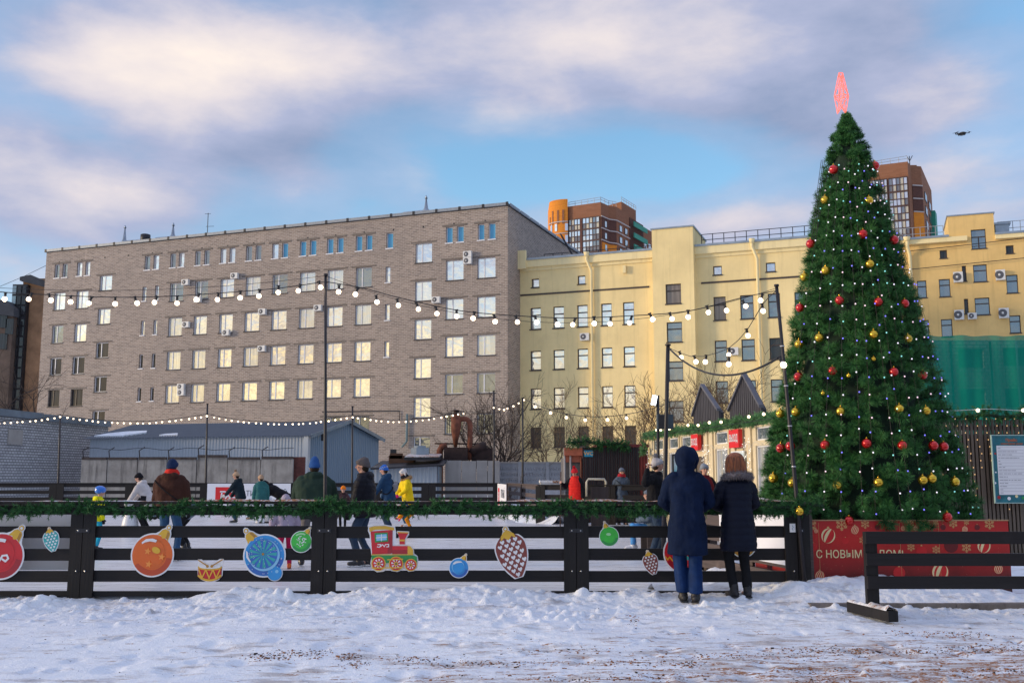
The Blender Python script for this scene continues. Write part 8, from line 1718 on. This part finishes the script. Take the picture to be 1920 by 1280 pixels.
person('man in a blue anorak and blue white hat with a grey bag across his back', 727, 28, 1.83, -80, 12, 10, 0, jacket=bluej, trousers=jeansd, shoes=('skate', black_sk), soles=.03, thick=.025, hat=('beanie', bluew), hatm2=whitek, hands=D((-.2, .42, .82), (.2, .25, .82)), gloves=BLK, extras=[('strap', BLK, 1), ('bag', bagm, (.10, -.19, .22), (.30, .10, .20), -.3)], vox=.013)
yel2 = cloth('yellow_parka', (.78, .56, .01), .7); pinkm = cloth('pink_mitten', (.6, .03, .16)); furb = M('tan_fur', (.42, .26, .12), .8, var=.3, scale=30)
person('woman in a long yellow parka with a white fur hat looking down at a child', 762, 30, 1.73, -118, 9, 20, 0, jacket=yel2, trousers=jeans, shoes=('skate', white_sk), soles=.03, jlen=.24, thick=.03, hat=('trapper', whitek), hands=D((-.12, .30, .98), (.12, .30, .98)), elb=D((-1, -.5, -.5), (1, -.5, -.5)), gloves=pinkm, fur=furb, vox=.013, extras=[('scarf', BLK)])
orj = cloth('orange_snowsuit', (.78, .28, .01)); 
person('small child in an orange snowsuit and white helmet bending down', 768, 29.2, 1.05, -85, 66, 0, 0, hipz=.82, jacket=orj, trousers=orj, shoes=('boot', RUB), hat=('helmet', white_sk), headk=1.2, thick=.045, hands=D((-.15, .55, .55), (.15, .5, .5)), gloves=pinkm, vox=.014)
redv = cloth('red_vest', (.68, .02, .015), .6); redk = cloth('red_knit', (.55, .02, .03))
HX = 1.0
P14 = person('man in a red padded vest and red bobble hat holding a long pole', 1080, 30.5, 1.76, 205, 4, 28, 0, jacket=BLK, vest=redv, trousers=brnp, shoes=('boot', RUB), thick=.02, hat=('pom', redk), hatm2=redk, hands=D((-.26, .05, .82), (.40, .18, 1.30)), elb=D((-.5, -.8, -.2), (.8, -.2, -.8)), curl=D(.5, 1.5), vox=.011, quilt=True)
Wp = WM[P14.name]; hpw = Wp @ (Vector((.40, .23, 1.30))*1.76/1.8); mb = MB(); mb.tube([(hpw.x-.02, hpw.y, .02), (hpw.x, hpw.y, 1.0), (hpw.x+.01, hpw.y, 1.62)], .018, 8); o = put('wooden_pole', mb, M('pole_wood', (.10, .06, .045), .7, var=.2)); tag(o, 'long thin wooden pole held upright by the man in the red vest', 'pole')
slatej = cloth('slate_jacket', (.075, .10, .14)); greyk2 = cloth('slate_knit', (.12, .14, .18))
person('man in a slate blue jacket and grey hat standing with his hands behind him', 1167, 32, 1.77, 172, 0, 6, 0, jacket=slatej, trousers=brnp, shoes=('boot', RUB), thick=.03, jlen=.16, hat=('beanie', greyk2), hands=D((-.14, -.16, .92), (.14, -.16, .92)), elb=D((-1, -.6, -.1), (1, -.6, -.1)), extras=[('scarf', cloth('dark_red_scarf', (.35, .02, .03))), ('strap', BLK, 1)], vox=.013)
greyk3 = cloth('light_grey_knit', (.36, .34, .35))
person('man in a black coat and grey bobble hat raising one hand', 1232, 19.4, 1.84, 120, 2, 0, -28, jacket=BLK, trousers=jeansd, shoes=('boot', RUB), thick=.03, jlen=.16, hat=('pom', greyk3), hatm2=cloth('mid_grey_knit', (.25, .24, .25)), hands=D((-.24, .12, .85), (.36, -.02, 1.56)), elb=D((-.5, -.8, -.2), (.6, -.1, -1)), curl=D(.5, [1.35, 1.4, 1.4, 1.4]), vox=.009, feet=D((-.14, 0, 0), (.14, 0, 0)), bare={-1: (1, .3, .2), 1: (0, .9, -.3)})
blup = cloth('light_blue_trousers', (.08, .27, .58)); 
person('seated skater in light blue trousers and white skates beside the man in the black coat', 1222, 20.8, 1.62, -88, 4, 0, 0, hipz=.50, jacket=greyj, trousers=blup, shoes=('skate', white_sk), soles=.03, thick=.03, hat=('beanie', greyk2), hands=D((-.12, .34, .66), (.12, .34, .66)), feet=D((-.10, .46, 0), (.10, .42, 0)), gloves=BLK, vox=.013)
Yb_ = 20.8; mb = MB(); xb_ = gx(1222, Yb_); root = thing('bench', 'low plank bench under the seated skater', 'bench', (xb_, Yb_, 0)); mb.box((xb_, Yb_, .34), (.45, 1.3, .05)); put('seat', mb, W_b, root)
for s in (-.5, .5): mb = MB(); mb.box((xb_, Yb_+s, .157), (.36, .06, .314)); put('leg', mb, W_b, root)
person('man in a black jacket with dark red vest and blue grey hat', 1323, 22.5, 1.77, 172, 0, 4, 0, jacket=BLK, vest=cloth('dark_red_vest', (.12, .01, .015)), trousers=blackp, shoes=('boot', RUB), thick=.03, hat=('beanie', cloth('blue_grey_knit', (.20, .22, .25))), vox=.012)
# skating aids
def aid(label, px, Yv):
    X = gx(px, Yv, 960); root = thing('skating_aid', label, 'skating aid', (X, Yv, 0)); m_ = M('aid_white', (.68, .68, .70), .4, var=.05); mb = MB()
    mb.tube([(X, Yv, .05), (X, Yv, .25), (X, Yv, .5), (X-.02, Yv, .62), (X-.05, Yv, .76), (X-.05, Yv, .84)], [.22, .21, .15, .11, .11, .05], 16); put('body', mb, m_, root)
    mb = MB(); mb.tube([(X+.12, Yv-.22, .72), (X+.02, Yv-.12, .66), (X+.02, Yv+.12, .66), (X+.12, Yv+.22, .72)], .022, 8); put('handle', mb, RUB, root)
    for s in (-.13, .13): mb = MB(); mb.box((X, Yv+s, .025), (.6, .05, .05)); put('runner', mb, RUB, root)
aid('white seal shaped skating aid in front of the woman in the white jacket', 245, 27); aid('white seal shaped skating aid beside the person in the black coat', 506, 33.2)
for o in list(bpy.data.objects):
    if o.type == 'MESH' and not o.data.materials: print('NOMAT', o.name)
print('objects', len(bpy.data.objects), 'polys', sum(len(m.polygons)*m.users for m in bpy.data.meshes))
